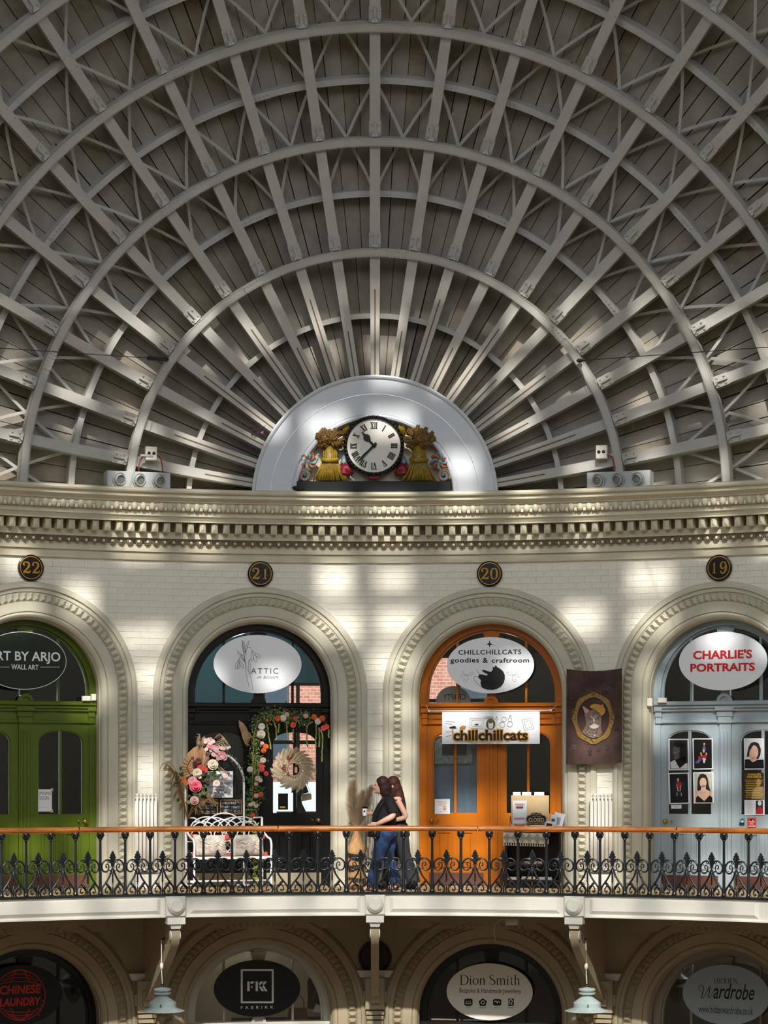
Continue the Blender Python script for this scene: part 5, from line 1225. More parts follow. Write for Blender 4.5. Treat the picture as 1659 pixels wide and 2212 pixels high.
poster('pale grey poster of a smiling person in black, right blue leaf', [(1325, 352), (1600, 352), (1606, 782), (1335, 785)], LG, [(HAIR, 'p', [[(1390, 470), (1420, 420), (1470, 398), (1530, 420), (1562, 500), (1555, 580), (1525, 640), (1490, 640), (1400, 600), (1365, 610), (1375, 540)]]), (SK, 'p', [[(1395, 650), (1420, 610), (1500, 630), (1510, 660), (1450, 700)], E(1462, 545, 64, 98)]), (B1, 'p', [[(1338, 768), (1340, 645), (1400, 640), (1450, 685), (1510, 650), (1600, 645), (1604, 768)]]), (HAIR, 'p', [[(1400, 480), (1450, 420), (1462, 440), (1410, 520), (1395, 600)]]), (LPS, 'l', [([(1430, 588), (1460, 610), (1492, 598)], .0045)]), (WHP, 'l', [([(1436, 591), (1460, 605), (1486, 598)], .003)]), (HAIR, 'l', [([(1420, 522), (1445, 520)], .0025), ([(1480, 527), (1505, 530)], .0025), ([(1415, 505), (1447, 500)], .0018), ([(1478, 505), (1510, 512)], .0018), ([(1462, 530), (1458, 565), (1466, 570)], .0009)])])
poster('brown poster of yellow printed text with a dim figure, right blue leaf', [(1332, 830), (1600, 828), (1605, 1195), (1335, 1200)], mat('print_brown', S(60, 34, 22), .5), [(mat('print_beige', S(150, 122, 92), .5), 'p', [[(1430, 1190), (1450, 1060), (1520, 1010), (1600, 1040), (1604, 1195)], E(1530, 960, 34, 50)]), (YLP, 't', [("CHARLIE'S", 1378, 1560, 838, 866, .03), ('PORTRAITS', 1372, 1568, 870, 898, .03)]), (YLP, 'l', [([(1345 + 8 * (i % 3), 930 + i * 24), (1595 - 14 * (i % 4), 930 + i * 24)], .006) for i in range(11)])], border=False)
poster('white information sheet with a small red photograph, right blue leaf', [(1333, 1205), (1610, 1205), (1612, 1412), (1335, 1416)], M_PAPER, [(mat('print_grey_text', S(150, 150, 156), .6), 'l', [([(1345, 1222 + i * 14), (1470 - 20 * (i % 3), 1222 + i * 14)], .004) for i in range(13)]), (B2, 'p', [[(1490, 1212), (1590, 1212), (1590, 1400), (1490, 1400)]]), (WHP, 'p', [E(1545, 1250, 26, 34)]), (RDP, 'p', [[(1495, 1395), (1500, 1340), (1530, 1300), (1570, 1310), (1595, 1350), (1590, 1398)]])], border=False, cat='notice', name='information_sheet')
poster('small white handwritten card low in the left blue leaf glass', [(318, 1272), (462, 1270), (462, 1325), (320, 1325)], M_PAPER, [(mat('print_grey_text', (0, 0, 0)), 'l', [([(335, 1285), (440, 1283)], .003), ([(360, 1298), (450, 1296)], .003), ([(365, 1312), (420, 1312)], .003)])], border=False, cat='card', name='handwritten_card')
dP = FY + .004
poster('red studio hire card on the right blue leaf', [(1376, 1453), (1493, 1453), (1495, 1580), (1376, 1580)], mat('card_red', S(214, 44, 34), .5), [(HAIR, 'p', [E(1440, 1480, 26, 16)]), (SK, 'p', [E(1450, 1488, 10, 12)]), (WHP, 't', [('STUDIO', 1390, 1478, 1497, 1515, .03), ('HIRE', 1410, 1455, 1524, 1543, .03), ('AVAILABLE', 1385, 1487, 1556, 1574, .03)])], border=False, cat='card', name='studio_card')
o = poster('clear card holder of teal business cards on the right blue leaf', [(1275, 1460), (1335, 1455), (1335, 1550), (1262, 1550)], mat('card_teal', S(60, 150, 156), .5), [(HAIR, 'p', [E(1305, 1475, 10, 12)]), (WHP, 'p', [[(1288, 1520), (1295, 1490), (1315, 1490), (1325, 1520)]]), (B2, 'p', [[(1262, 1515), (1335, 1515), (1330, 1552), (1262, 1552)]])], border=False, cat='card holder', name='card_holder')

# notices on the green and orange doors -----------------------------------
def notice(label, th, quad, d, marks, name='paper_notice'):
    cx = sum(q[0] for q in quad) / 4; cy = sum(q[1] for q in quad) / 4
    o = sign_root(name, label, 'notice', th, cx, cy, d); P = Plane(o, th, d); A = [P.p(*q) for q in quad]; MB().prism(A[::-1], -.002, 0).obj('paper', M_PAPER, o)
    for k, (m, tx, x0, x1, y0, y1) in enumerate(marks): P.text(tx, x0, x1, y0, y1, m, -.003 - .0001 * k)
    return o, P
o, P = notice('white handwritten OPENING SOON notice taped in the green door glass', T22, [(79, 1705), (112, 1705), (112, 1753), (79, 1753)], FY + .03, [(M_GREYT, 'OPENING', 81, 110, 1710, 1717), (M_GREYT, 'SOON', 85, 105, 1720, 1728), (M_SGREY, 'from the gallery', 80, 103, 1743, 1745.5)])
for x, y in ((79, 1705), (112, 1706), (79, 1752), (112, 1752)): m2 = MB(); P.poly(m2, [(x - 3, y - 2), (x + 2, y - 4), (x + 3, y + 2), (x - 2, y + 4)], -.0035); m2.obj('tape', mat('masking_tape', S(206, 178, 130), .7), o)
M_OR = mat('print_orange', S(206, 130, 50), .6)
o, P = notice('white OPENING HOURS notice in the left orange door glass', T20, [(939, 1726), (972, 1726), (972, 1758), (939, 1758)], FY + .03, [(M_OR, 'OPENING', 945, 965, 1731, 1735), (M_OR, 'HOURS', 947, 963, 1736, 1740), (M_SGREY, 'www.chillchillcats.com', 944, 967, 1752, 1754)])
m2 = MB(); [P.poly(m2, [(957, 1742 + i * 3), (964, 1742 + i * 3), (964, 1744 + i * 3), (957, 1744 + i * 3)], -.003) for i in range(3)]; m2.obj('hours_bars', M_OR, o)
# ================================================================== GALLERY PROPS
def at_px(px, py_, y): return Vector(((px - PX0) / FPX * y, y, ZC + (PY0 - py_) / FPX * y))
def floor_depth(py): return ZC * FPX / (py - PY0)
# radiators -----------------------------------------------------------------
M_RAD = mat('radiator_enamel', S(222, 218, 208), .35, .05, 4)
colm = MB()
for y in (-.05, .05): colm.tube([(0, y, .06), (0, y, 1.08)], .016, 8)
colm.ball((0, 0, 1.095), .021, .075, .035, 10, 6).ball((0, 0, .05), .021, .075, .035, 10, 6)
colm = colm.mesh('radiator_column', M_RAD, True)
for th, nm in ((-STEP, 'beside the green shop door'), (0, 'behind the walking people'), (STEP, 'below the cat tapestry')):
    o = on_wall('column_radiator', 'tall white column radiator on the pier %s' % nm, 'radiator', th, d=-.16, z=.0, x=-.02)
    for i in range(6): link('radiator_column', colm, o, at=(-.135 + .054 * i, 0, .22))
    MB().bbox(-.16, .16, -.09, .09, .0, .2, .01).obj('plinth', M_FASC, o)
    MB().tube([(-.16, 0, .30), (.16, 0, .30)], .012, 6).tube([(-.16, 0, 1.28), (.16, 0, 1.28)], .012, 6).obj('tie_pipe', M_RAD, o)
# junction boxes on the door frames
for th, px, py, lb in ((T22, 186, 1509, 'small white sensor box on the green transom end'), (T19, 1431, 1513, 'small pale box on the blue transom end'), (T19, 1404, 1517, 'small cream socket box on the stone beside the blue door')):
    o = sign_root('wall_box', lb, 'box', th, px, py, FY - .11 if px != 1404 else -.03); MB().bbox(-.06, .06, -.03, .02, -.035, .035, .008).obj('case', M_BOX, o)
    if px == 186: MB().bbox(.075, .14, -.035, .02, -.03, .065, .008).obj('detector', M_BOX, o)
    if px == 1404: o.children[0].scale = (.6, 1, 1.6)

# white wire bench ------------------------------------------------------------
M_BW = mat('white_enamel_wire', S(240, 240, 240), .3)
yb_ = 31.85
bp_ = at_px(494, 1670, yb_); bp_.z = 0
bench = thing('garden_bench', 'white wirework garden bench with scrolled back and two cushions', 'bench', at=bp_, rz=.34)
BW, BD = .56, .22
def part(name, fn, m=M_BW, par=bench, smooth=True):
    m2 = MB(); fn(m2); return m2.obj(name, m, par, smooth=smooth)
for s_ in (-1, 1):
    part('rear_leg', lambda m: m.tube([(s_ * BW, BD, .02), (s_ * BW, BD, .45), (s_ * BW, BD + .02, 1.0)], .017, 6))
    part('front_leg', lambda m: m.tube(catmull([(s_ * BW, -BD, .02), (s_ * BW, -BD, .45), (s_ * BW, -BD - .01, .62), (s_ * BW, -BD + .05, .70), (s_ * BW, -.05, .72), (s_ * BW, BD - .03, .80)], 5), .016, 6))
    part('leg_stretcher', lambda m: m.tube([(s_ * BW, BD, .10), (s_ * BW, -BD, .10)], .012, 6))
part('rear_stretcher', lambda m: m.tube([(-BW, BD, .10), (BW, BD, .10)], .012, 6)); part('front_stretcher', lambda m: m.tube([(-BW, -BD, .12), (BW, -BD, .12)], .012, 6))
def seat(m):
    m.box(-BW, BW, -BD - .015, -BD + .015, .425, .46).box(-BW, BW, BD - .015, BD + .015, .43, .46).box(-BW - .012, -BW + .012, -BD, BD, .43, .46).box(BW - .012, BW + .012, -BD, BD, .43, .46)
    for i in range(1, 14): x = -BW + 2 * BW * i / 14; m.tube([(x, -BD, .445), (x, BD, .445)], .007, 5)
    for i in range(1, 4): y = -BD + 2 * BD * i / 4; m.tube([(-BW, y, .445), (BW, y, .445)], .007, 5)
part('seat', seat, smooth=False)
yk = BD + .015
def back(m):
    def A(cx, cz, r_, a0, a1, n=18, rr=.0105, e=1.0): m.tube([(cx + r_ * math.cos(a0 + (a1 - a0) * i / n), yk, cz + r_ * e * math.sin(a0 + (a1 - a0) * i / n)) for i in range(n + 1)], rr, 5)
    m.tube([(-BW, yk, 1.0), (-BW + .12, yk, .995), (-BW + .2, yk, .95)], .011, 5); m.tube([(BW, yk, 1.0), (BW - .12, yk, .995), (BW - .2, yk, .95)], .011, 5)
    A(0, .72, .335, .25, PI - .25, e=1.02); A(-.26, .74, .27, .1, PI - .1); A(.26, .74, .27, .1, PI - .1)
    A(0, .70, .27, .3, PI - .3); A(-.15, .70, .30, .5, PI - .9); A(.15, .70, .30, .9, PI - .5); A(-.3, .72, .22, .3, PI - .4); A(.3, .72, .22, .4, PI - .3); A(-.4, .74, .2, .2, 1.9); A(.4, .74, .2, PI - 1.9, PI - .2)
    for cx in (-.42, -.25, -.085, .085, .25, .42): A(cx, .76, .06, 0, 2 * PI, 16, .009)
    for cx in (-.335, -.168, 0, .168, .335): A(cx, .62, .09, .4, PI - .4, 10, .009); m.tube([(cx, yk, .72), (cx, yk, .55), (cx, yk, .46)], .008, 5)
    A(0, .60, .1, 0, 2 * PI, 18, .009)
    for s_ in (-1, 1): m.tube([(s_ * .1, yk, .66), (s_ * .1, yk, .47)], .01, 5); m.tube([(s_ * -.1, yk, .66), (s_ * .1, yk, .47)], .009, 5); m.tube([(s_ * .1, yk, .56), (0, yk, .66)], .008, 5); m.tube([(s_ * .1, yk, .56), (0, yk, .47)], .008, 5)
    m.tube([(-BW, yk, .66), (BW, yk, .66)], .009, 5); m.tube([(-BW, yk, .50), (BW, yk, .50)], .009, 5)
part('back_lattice', back)
# cushions
M_CUSH = mat('cream_printed_cushion', S(226, 218, 202), .85, .5, 9, var2=S(176, 158, 146)); M_POM = mat('terracotta_tassel', S(186, 78, 62), .9)
Rb = Matrix.Rotation(.34, 4, 'Z')
for cx, lb, tl_ in ((-.27, 'cream printed cushion with red tassels on the left of the bench', .10), (.27, 'cream printed cushion with red tassels on the right of the bench', -.08)):
    p = Vector(bp_) + Rb @ Vector((cx, .03, .615)); c = thing('cushion', lb, 'cushion', at=p, rz=.34)
    m2 = MB()
    def cu(u, v_, s_=1):
        x, z = (u * 2 - 1), (v_ * 2 - 1); t = max(0, (1 - x ** 4) * (1 - z ** 4)) ** .5; k = 1 - .06 * (1 - abs(x)) * abs(z) ; 
        return (x * .245 * (1 - .05 * (1 - z * z)), s_ * -.075 * t + z * .05, z * .155 * (1 - .05 * (1 - x * x)) )
    m2.grid(lambda u, v_: cu(u, v_), 14, 10); m2.grid(lambda u, v_: cu(u, v_, -1), 14, 10); b_ = m2.obj('cover', M_CUSH, c, smooth=True); c.rotation_euler = (-.12, tl_ * .3, .34)
    for sx, sz in ((-1, -1), (1, -1), (1, 1), (-1, 1)): MB().lathe([(.008, .03), (.02, .02), (.032, -.03), (.03, -.06), (.0, -.062)], 8, (sx * .26, -.02 + sz * .05, sz * .14 )).obj('tassel', M_POM, c, smooth=True)
    m2 = MB(); rg = random.Random(int(cx * 100))
    for i in range(16):
        u, v_ = rg.uniform(.08, .7), rg.uniform(.1, .8); pts = []
        for j in range(6): q = cu(min(.95, u + j * .045), min(.95, max(.05, v_ + .05 * math.sin(j * 1.3 + i)))); pts.append((q[0], q[1] - .004, q[2]))
        m2.tube(pts, .002, 4)
    m2.obj('stitching', mat('cushion_thread', S(150, 124, 116), .9), c)

# notice boards on the black door ------------------------------------------------
dN = FY - .005
o = sign_root('notice_board', 'black framed white lettered notice hanging on the black door', 'notice', T21, 475, 1694, dN); P = Plane(o, T21, dN)
a, b = P.p(444.5, 1726), P.p(506, 1662)
MB().bbox(a[0], b[0], -.012, .01, a[1], b[1], .006).obj('frame', P_BLACK, o); c, d = P.p(447, 1723), P.p(503, 1666); MB().box(c[0], d[0], -.015, -.01, c[1], d[1]).obj('sheet', M_PAPER, o)
for tx, x0, x1, y0, y1 in (('WELCOME', 460, 492, 1676, 1682), ('DRIED PRESERVED', 449, 499, 1690, 1695), ('FLOWERS AND GIFTS', 449, 501, 1697, 1702), ('PLEASE', 463, 484, 1704, 1709), ('COME IN FOR', 453, 489, 1710, 1715), ('A LOOK', 463, 486, 1716, 1721)): P.text(tx, x0, x1, y0, y1, M_GREYT, -.0165, offset=.02)
M_CHALK = mat('chalkboard', S(26, 27, 28), .7); M_CHW = mat('chalk', S(206, 204, 200), .9); M_PINE = mat('pine_frame', S(186, 144, 92), .6)
for lb, x0, x1, y0, y1, tx in (('pine framed chalkboard half hidden by grasses behind the bench', 423, 470, 1727, 1758.5, (('POSIES', 442, 462, 1731, 1735), ('OR YOURS CAN', 434, 466, 1738, 1742), ('BE MADE UP', 431, 460, 1744, 1748), ('WHILE YOU WAIT', 427, 467, 1751, 1755))),
                               ('pine framed chalkboard announcing an open WEDDING DIARY', 475.5, 522, 1727.5, 1759, (('WEDDING', 480, 509, 1732, 1737), ('DIARY 2026/27', 479, 519, 1741, 1746), ('OPEN', 485, 500, 1748, 1753)))):
    o = sign_root('chalkboard', lb, 'chalkboard', T21, (x0 + x1) / 2, (y0 + y1) / 2, dN); P = Plane(o, T21, dN); a, b = P.p(x0, y1), P.p(x1, y0)
    MB().box(a[0], b[0], -.006, .01, a[1], b[1]).obj('slate', M_CHALK, o)
    f = .008; MB().band([(a[0], a[1]), (b[0], a[1]), (b[0], b[1]), (a[0], b[1])], [(a[0] + f, a[1] + f), (b[0] - f, a[1] + f), (b[0] - f, b[1] - f), (a[0] + f, b[1] - f)], -.014, .008, closed=True).obj('frame', M_PINE, o)
    for t_, q0, q1, r0, r1 in tx: P.text(t_, q0, q1, r0, r1, M_CHW, -.0075)
    if x0 > 450:
        m2 = MB()
        for cx, cy in ((486, 1753), (511, 1731), (508, 1752), (516, 1753), (517, 1733), (490, 1757)): P.ribbon(m2, [(cx + 2.4 * math.cos(i * PI / 3), cy + 2.4 * math.sin(i * PI / 3)) for i in range(7)], .004, -.0078, 2)
        m2.obj('chalk_flowers', M_CHW, o)

# flowers ------------------------------------------------------------------------
def petal_flower(n, r_, layers=2, cup=.35, rs_=None):
    m2 = MB(); rs_ = rs_ or random.Random(1)
    for L in range(layers):
        k = 1 - .32 * L; el = .25 + cup * L
        for i in range(n):
            a = 2 * PI * (i + .5 * L) / n; ca, sa = math.cos(a), math.sin(a)
            def pt(u, v_):
                hw = r_ * k * min(1.25 * PI / n, .62) * math.sin(PI * (.08 + .74 * v_)) ** .7; t = (u - .5) * 2 * hw; rr = r_ * k * (v_ - .12 * abs(u - .5) * v_)
                return (rr * ca - t * sa, -(r_ * .22 * L + r_ * el * v_ * (1.2 - v_ * .6) - abs(u - .5) * .12 * r_), rr * sa + t * ca)
            m2.grid(pt, 3, 4)
    m2.ball((0, -r_ * (.25 + .12 * layers), 0), r_ * .13, r_ * .12, r_ * .13, 6, 4)
    return m2
FM = {k: mat('petal_' + k, S(*c), .7, .2, 25) for k, c in dict(pink=(226, 150, 160), hotpink=(216, 90, 110), blush=(236, 196, 186), coral=(224, 80, 66), orange=(230, 104, 30), cream=(236, 224, 196), white=(238, 228, 222), dusty=(206, 158, 156), plum=(70, 36, 50), brown=(120, 64, 58), green=(150, 170, 90), red=(200, 50, 52)).items()}
M_LEAF = mat('leaf_green', S(64, 84, 34), .6, .4, 20); M_LEAF2 = mat('leaf_olive', S(164, 170, 92), .7, .4, 20); M_LEAF3 = mat('leaf_emerald', S(26, 96, 62), .6, .3, 20); M_DRY = mat('dried_palm', S(206, 166, 126), .8, .2, 12); M_GOLDG = mat('bronze_grass', S(140, 104, 52), .6, .4, 25); M_PAMP = mat('pampas', S(236, 218, 184), .9, .25, 20); M_PAMPG = mat('pampas_grey', S(168, 146, 116), .9, .3, 20)
FME = {}
def flower(par, x, y, z, r_, col, n=6, layers=2, rot=(0, 0, 0), name='blossom'):
    key = (n, layers, col)
    if key not in FME: FME[key] = petal_flower(n, 1.0, layers).mesh(name, FM[col], True)
    return link(name, FME[key], par, at=(x, y, z), rot=rot, scale=r_)
def leafcloud(m2, rg, pts, n, spread, size, dy=.05):
    for i in range(n):
        c = Vector(rg.choice(pts)) + Vector((rg.gauss(0, spread), rg.uniform(-dy, dy * .4), rg.gauss(0, spread))); a = rg.uniform(0, 2 * PI); t = Vector((math.cos(a), rg.uniform(-.5, .3), math.sin(a))).normalized(); s_ = t.cross(Vector((rg.uniform(-.5, .5), 1, rg.uniform(-.5, .5)))).normalized(); l = size * rg.uniform(.6, 1.3); w_ = l * .32
        m2.add([c, c + t * l * .5 + s_ * w_, c + t * l, c + t * l * .5 - s_ * w_], [(0, 1, 2, 3)])
# arrangement on the white hoop: local frame of the black door, coordinates by pixel on plane dF
dF = -.30
arr = sign_root('hoop_stand', 'white wire hoop stand rising behind the bench', 'stand', T21, 464, 1912, dF)
P = Plane(arr, T21, dF); h0 = P.p(464, 1692); z0 = P.p(464, 1913)[1]
rr_ = (P.p(527, 1700)[0] - P.p(401, 1700)[0]) / 2
pts = [(h0[0] - rr_, 0, z0)] + [(h0[0] - rr_ * math.cos(PI * i / 24), 0, h0[1] + rr_ * 1.06 * math.sin(PI * i / 24)) for i in range(25)] + [(h0[0] + rr_, 0, z0)]
MB().tube(pts, .016, 7).obj('hoop', M_BW, arr, smooth=True)
m2 = MB()
for i in range(60): q = Vector(pts[13 + int(i / 60 * 12)]) + Vector((random.uniform(-.012, .012), -.018, random.uniform(-.05, .05))); m2.ball(q, .008, .008, .012, 5, 3)
m2.obj('hoop_binding', mat('hoop_mottle', S(120, 116, 110), .8), arr)
MB().box(h0[0] - rr_ - .1, h0[0] - rr_ + .1, -.12, .12, z0, z0 + .012).box(h0[0] + rr_ - .1, h0[0] + rr_ + .1, -.12, .12, z0, z0 + .012).obj('foot', M_BW, arr)
dA = dF - .06
ar = sign_root('flower_arrangement', 'dried palm and pink flower arrangement on the left of the hoop', 'flowers', T21, 410, 1700, dA)
Q = Plane(ar, T21, dA, (340, 1520), 6.381)
def palm(cx, cy, tips, m=M_DRY, base=(0, 0)):
    m2 = MB(); b = Q.p(*base); T = [Q.p(*t) for t in tips]; n = len(T) - 1; v = [(b[0], 0, b[1])]; f = []
    K = 5
    cols = []
    for i in range(4 * n + 1):
        u = i / 4; k = min(int(u), n - 1); t = u - k; x = T[k][0] + (T[k + 1][0] - T[k][0]) * t; z = T[k][1] + (T[k + 1][1] - T[k][1]) * t; zg = -.02 if i % 2 else .006
        cols.append([(b[0] + (x - b[0]) * j / K, zg * (j / K) - .01 * math.sin(j / K * PI), b[1] + (z - b[1]) * j / K) for j in range(K + 1)])
    for c in cols: v += c
    nn = K + 1
    for i in range(len(cols) - 1):
        for j in range(K): f.append((1 + i * nn + j, 1 + (i + 1) * nn + j, 1 + (i + 1) * nn + j + 1, 1 + i * nn + j + 1))
    m2.add(v, f); return m2.obj('palm_leaf', m, ar)
palm(0, 0, [(410, 1030), (345, 960), (330, 880), (360, 770), (420, 680), (500, 605), (560, 580), (590, 620)], base=(560, 920)); palm(0, 0, [(545, 760), (565, 680), (615, 580), (660, 640), (715, 740), (700, 830), (650, 900)], base=(610, 930))
def fl(x, y, r_, col, n=6, layers=2, dy=0, name='blossom', rx=0, rzz=0):
    a = Q.p(x, y); return flower(ar, a[0], -.06 + dy, a[1], r_ * 1.0 / 6.381 / 150, col, n, layers, (rx, rzz, 0), name)
rg = random.Random(6)
for i in range(56):
    t = rg.random(); x = 690 + 200 * t + rg.uniform(-60, 60); y = 540 + 180 * t + rg.uniform(-70, 70)
    if y < 480: continue
    fl(x, y, 27, 'blush' if i % 3 else 'pink', 5, 1, rg.uniform(-.06, .02), rx=rg.uniform(-.5, .5), rzz=rg.uniform(0, 3), name='cherry_blossom')
for x, y, r_, c, n, L in ((560, 790, 45, 'brown', 8, 2), (520, 830, 40, 'plum', 7, 2), (590, 890, 50, 'coral', 6, 1), (640, 910, 48, 'coral', 6, 1), (545, 955, 66, 'cream', 7, 3), (580, 1015, 24, 'blush', 5, 2), (760, 840, 75, 'cream', 12, 3), (480, 1070, 66, 'pink', 6, 2), (520, 1135, 88, 'hotpink', 8, 3), (510, 1150, 64, 'pink', 7, 2), (345, 1030, 26, 'orange', 5, 1), (370, 1070, 30, 'orange', 5, 1), (395, 1100, 26, 'orange', 5, 1), (505, 1335, 62, 'dusty', 7, 3), (425, 1360, 26, 'green', 5, 2), (690, 1085, 28, 'plum', 6, 2), (810, 1100, 50, 'blush', 6, 2), (935, 1000, 36, 'blush', 6, 2), (620, 960, 40, 'plum', 6, 1), (960, 610, 24, 'white', 5, 1), (990, 600, 18, 'white', 5, 1)): fl(x, y, r_, c, n, L, rx=rg.uniform(-.2, .2))
def blade_fan(base, tips, m, name, n=8, wid=.006):
    for tp in tips:
        m2 = MB()
        for i in range(max(2, n // 3)):
            b = Q.p(*base); t = Q.p(tp[0] + rg.uniform(-35, 35), tp[1] + rg.uniform(-35, 35)); sx = 1 if t[0] > b[0] else -1
            y = rg.uniform(-.08, .03); md = (b[0] + (t[0] - b[0]) * .45, b[1] + (t[1] - b[1]) * .72 + .02); top = (b[0] + (t[0] - b[0]) * .82, t[1] + .03)
            pts = catmull([(b[0], -.03, b[1]), (md[0], y, md[1]), (top[0], y - .02, top[1]), (t[0], y - .03, t[1] - .02)], 7); m2.tube(pts, wid * .5, 4)
            for q in range(26):
                k_ = int(len(pts) * (.3 + .69 * rg.random())); k_ = min(k_, len(pts) - 2); c = pts[k_]; dr = (pts[k_ + 1] - pts[k_]).normalized(); l = rg.uniform(.05, .11)
                e_ = c + dr * l * .6 + Vector((sx * rg.uniform(-.03, .05), rg.uniform(-.03, .03), -l * rg.uniform(.1, .9))); s_ = Vector((.003, .001, .002)); m2.add([c - s_, c + s_, e_], [(0, 1, 2)])
        m2.obj(name, m, ar)
blade_fan((410, 1580), [(60, 870), (130, 890), (200, 1000), (240, 1100), (260, 1250), (330, 1400), (180, 960)], M_GOLDG, 'bronze_grass', 9); blade_fan((400, 1590), [(700, 1250), (760, 1330), (640, 1380), (560, 1420)], M_GOLDG, 'bronze_grass', 7)
blade_fan((610, 900), [(590, 470), (560, 500), (930, 480), (960, 540), (870, 560), (900, 930), (640, 480)], M_PAMPG, 'dried_plume', 7, .004)
m2 = MB(); P3 = [(*[Q.p(x, y)[0]], 0, Q.p(x, y)[1]) for x, y in ((620, 1050), (600, 1130), (690, 1000), (730, 930), (620, 1200), (560, 1300), (800, 960), (420, 1300), (340, 1000))]; leafcloud(m2, rg, P3, 90, .05, .07); m2.obj('foliage', M_LEAF, ar, kind='stuff')
m2 = MB()
for ln in ([(410, 1580), (420, 1350), (410, 1200)], [(375, 1600), (372, 1450)], [(440, 1590), (500, 1350)], [(420, 1590), (560, 1150), (700, 900)], [(480, 1010), (410, 900), (440, 800), (500, 730)], [(560, 1000), (500, 780), (460, 740)]): m2.tube(catmull([(Q.p(x, y)[0], -.02, Q.p(x, y)[1]) for x, y in ln], 5), .006, 4)
m2.obj('stems', mat('stem_brown', S(96, 72, 40), .8), ar)

# garland round the right leaf -------------------------------------------------------
dG = -.0
gar = sign_root('flower_garland', 'green garland of orange and blush flowers over the right black door leaf', 'garland', T21, 620, 1560, dG)
Q = Plane(gar, T21, dG, (510, 1520), 7.541)
path = [(250, 1850), (260, 1700), (290, 1500), (300, 1300), (290, 1100), (320, 900), (330, 700), (340, 500), (380, 330), (480, 240), (600, 200), (760, 190), (900, 240), (1050, 230), (1200, 240), (1320, 230), (1440, 290), (1500, 400)]
PP = [(Q.p(x, y)[0], 0, Q.p(x, y)[1]) for x, y in path]; PC = catmull(PP, 5)
for k, (m, n, sp, sz) in enumerate(((M_LEAF, 700, .055, .05), (M_LEAF2, 900, .045, .034), (M_LEAF3, 60, .05, .085))):
    m2 = MB(); leafcloud(m2, rg, [tuple(q) for q in PC[:70]], n, sp, sz, .07); m2.obj('foliage', m, gar, kind='stuff')
m2 = MB(); m2.tube(PC, .012, 5); m2.obj('vine', M_LEAF, gar)
for ln in ([(350, 290), (290, 500), (275, 700), (260, 1000), (262, 1300), (262, 1560)], [(490, 330), (520, 500), (545, 650), (555, 740)], [(600, 280), (640, 400), (650, 600)], [(690, 330), (680, 480)], [(820, 310), (820, 470), (830, 560)], [(1230, 300), (1150, 370), (1145, 560), (1155, 710)], [(1300, 350), (1290, 560), (1285, 720)], [(1340, 400), (1350, 580), (1340, 710)], [(1370, 430), (1400, 560), (1390, 800), (1388, 950)], [(320, 870), (300, 1050), (300, 1150)], [(340, 930), (355, 1100), (365, 1230)], [(285, 850), (270, 1000), (265, 1200)], [(1500, 430), (1500, 560)], [(920, 420), (915, 640)]):
    m2 = MB(); c = catmull([(Q.p(x, y)[0], -.07, Q.p(x, y)[1]) for x, y in ln], 8); L_ = 0; prev = c[0]
    m2.tube(c, .004, 4)
    for q in c[1:]:
        seg = (q - prev).length; nb = max(1, int(seg / .018))
        for j in range(nb): u = prev + (q - prev) * (j / nb); m2.ball(u + Vector((rg.uniform(-.004, .004), 0, 0)), .0125, .0125, .011, 6, 4)
        prev = q
    m2.obj('trailing_strand', M_LEAF2, gar, smooth=True)
def fg(x, y, r_, c, n=6, L=2): a = Q.p(x, y); return flower(gar, a[0], -.10 + rg.uniform(-.02, .02), a[1], r_ * .95 / 7.541 / 150, c, n, L, (rg.uniform(-.3, .3), rg.uniform(0, 2), 0))
for x, y, r_, c, n, L in ((500, 275, 28, 'orange', 5, 1), (665, 250, 50, 'orange', 6, 2), (755, 240, 58, 'white', 6, 2), (815, 180, 42, 'blush', 7, 3), (950, 245, 40, 'coral', 6, 2), (915, 350, 50, 'coral', 6, 1), (1120, 205, 42, 'blush', 7, 3), (1260, 220, 50, 'orange', 6, 2), (1320, 290, 56, 'white', 6, 2), (1390, 245, 52, 'orange', 6, 3), (1410, 400, 48, 'coral', 6, 1), (1460, 380, 48, 'coral', 6, 2), (405, 375, 60, 'white', 6, 2), (400, 500, 75, 'cream', 10, 3), (415, 650, 34, 'blush', 7, 3), (475, 700, 48, 'orange', 6, 2), (440, 765, 44, 'orange', 7, 3), (425, 925, 52, 'blush', 6, 2), (405, 1010, 44, 'coral', 6, 1), (410, 1070, 46, 'coral', 6, 2), (480, 1140, 44, 'red', 6, 1), (215, 1070, 50, 'white', 6, 2), (340, 1220, 48, 'blush', 6, 2), (385, 1250, 36, 'white', 5, 2), (315, 1310, 34, 'blush', 7, 3), (315, 1500, 40, 'blush', 7, 3), (390, 1480, 46, 'orange', 6, 2), (220, 1640, 34, 'white', 6, 2), (270, 1625, 40, 'cream', 6, 2), (315, 1665, 34, 'blush', 6, 2), (260, 1820, 46, 'coral', 8, 3)): fg(x, y, r_, c, n, L)
# low trailing ivy below the bench seat
iv = sign_root('trailing_ivy', 'small ivy strand hanging to the floor behind the bench', 'plant', T21, 553, 1860, -.2); Q2 = Plane(iv, T21, -.2)
m2 = MB(); leafcloud(m2, rg, [(Q2.p(x, y)[0], 0, Q2.p(x, y)[1]) for x, y in ((552, 1790), (550, 1810), (553, 1840), (550, 1860), (555, 1875), (552, 1890), (549, 1905))], 150, .03, .05); m2.obj('foliage', M_LEAF2, iv, kind='stuff')
MB().tube([(Q2.p(x, y)[0], .01, Q2.p(x, y)[1]) for x, y in ((545, 1765), (552, 1810), (553, 1860), (549, 1908))], .006, 5).obj('stem', M_LEAF, iv)
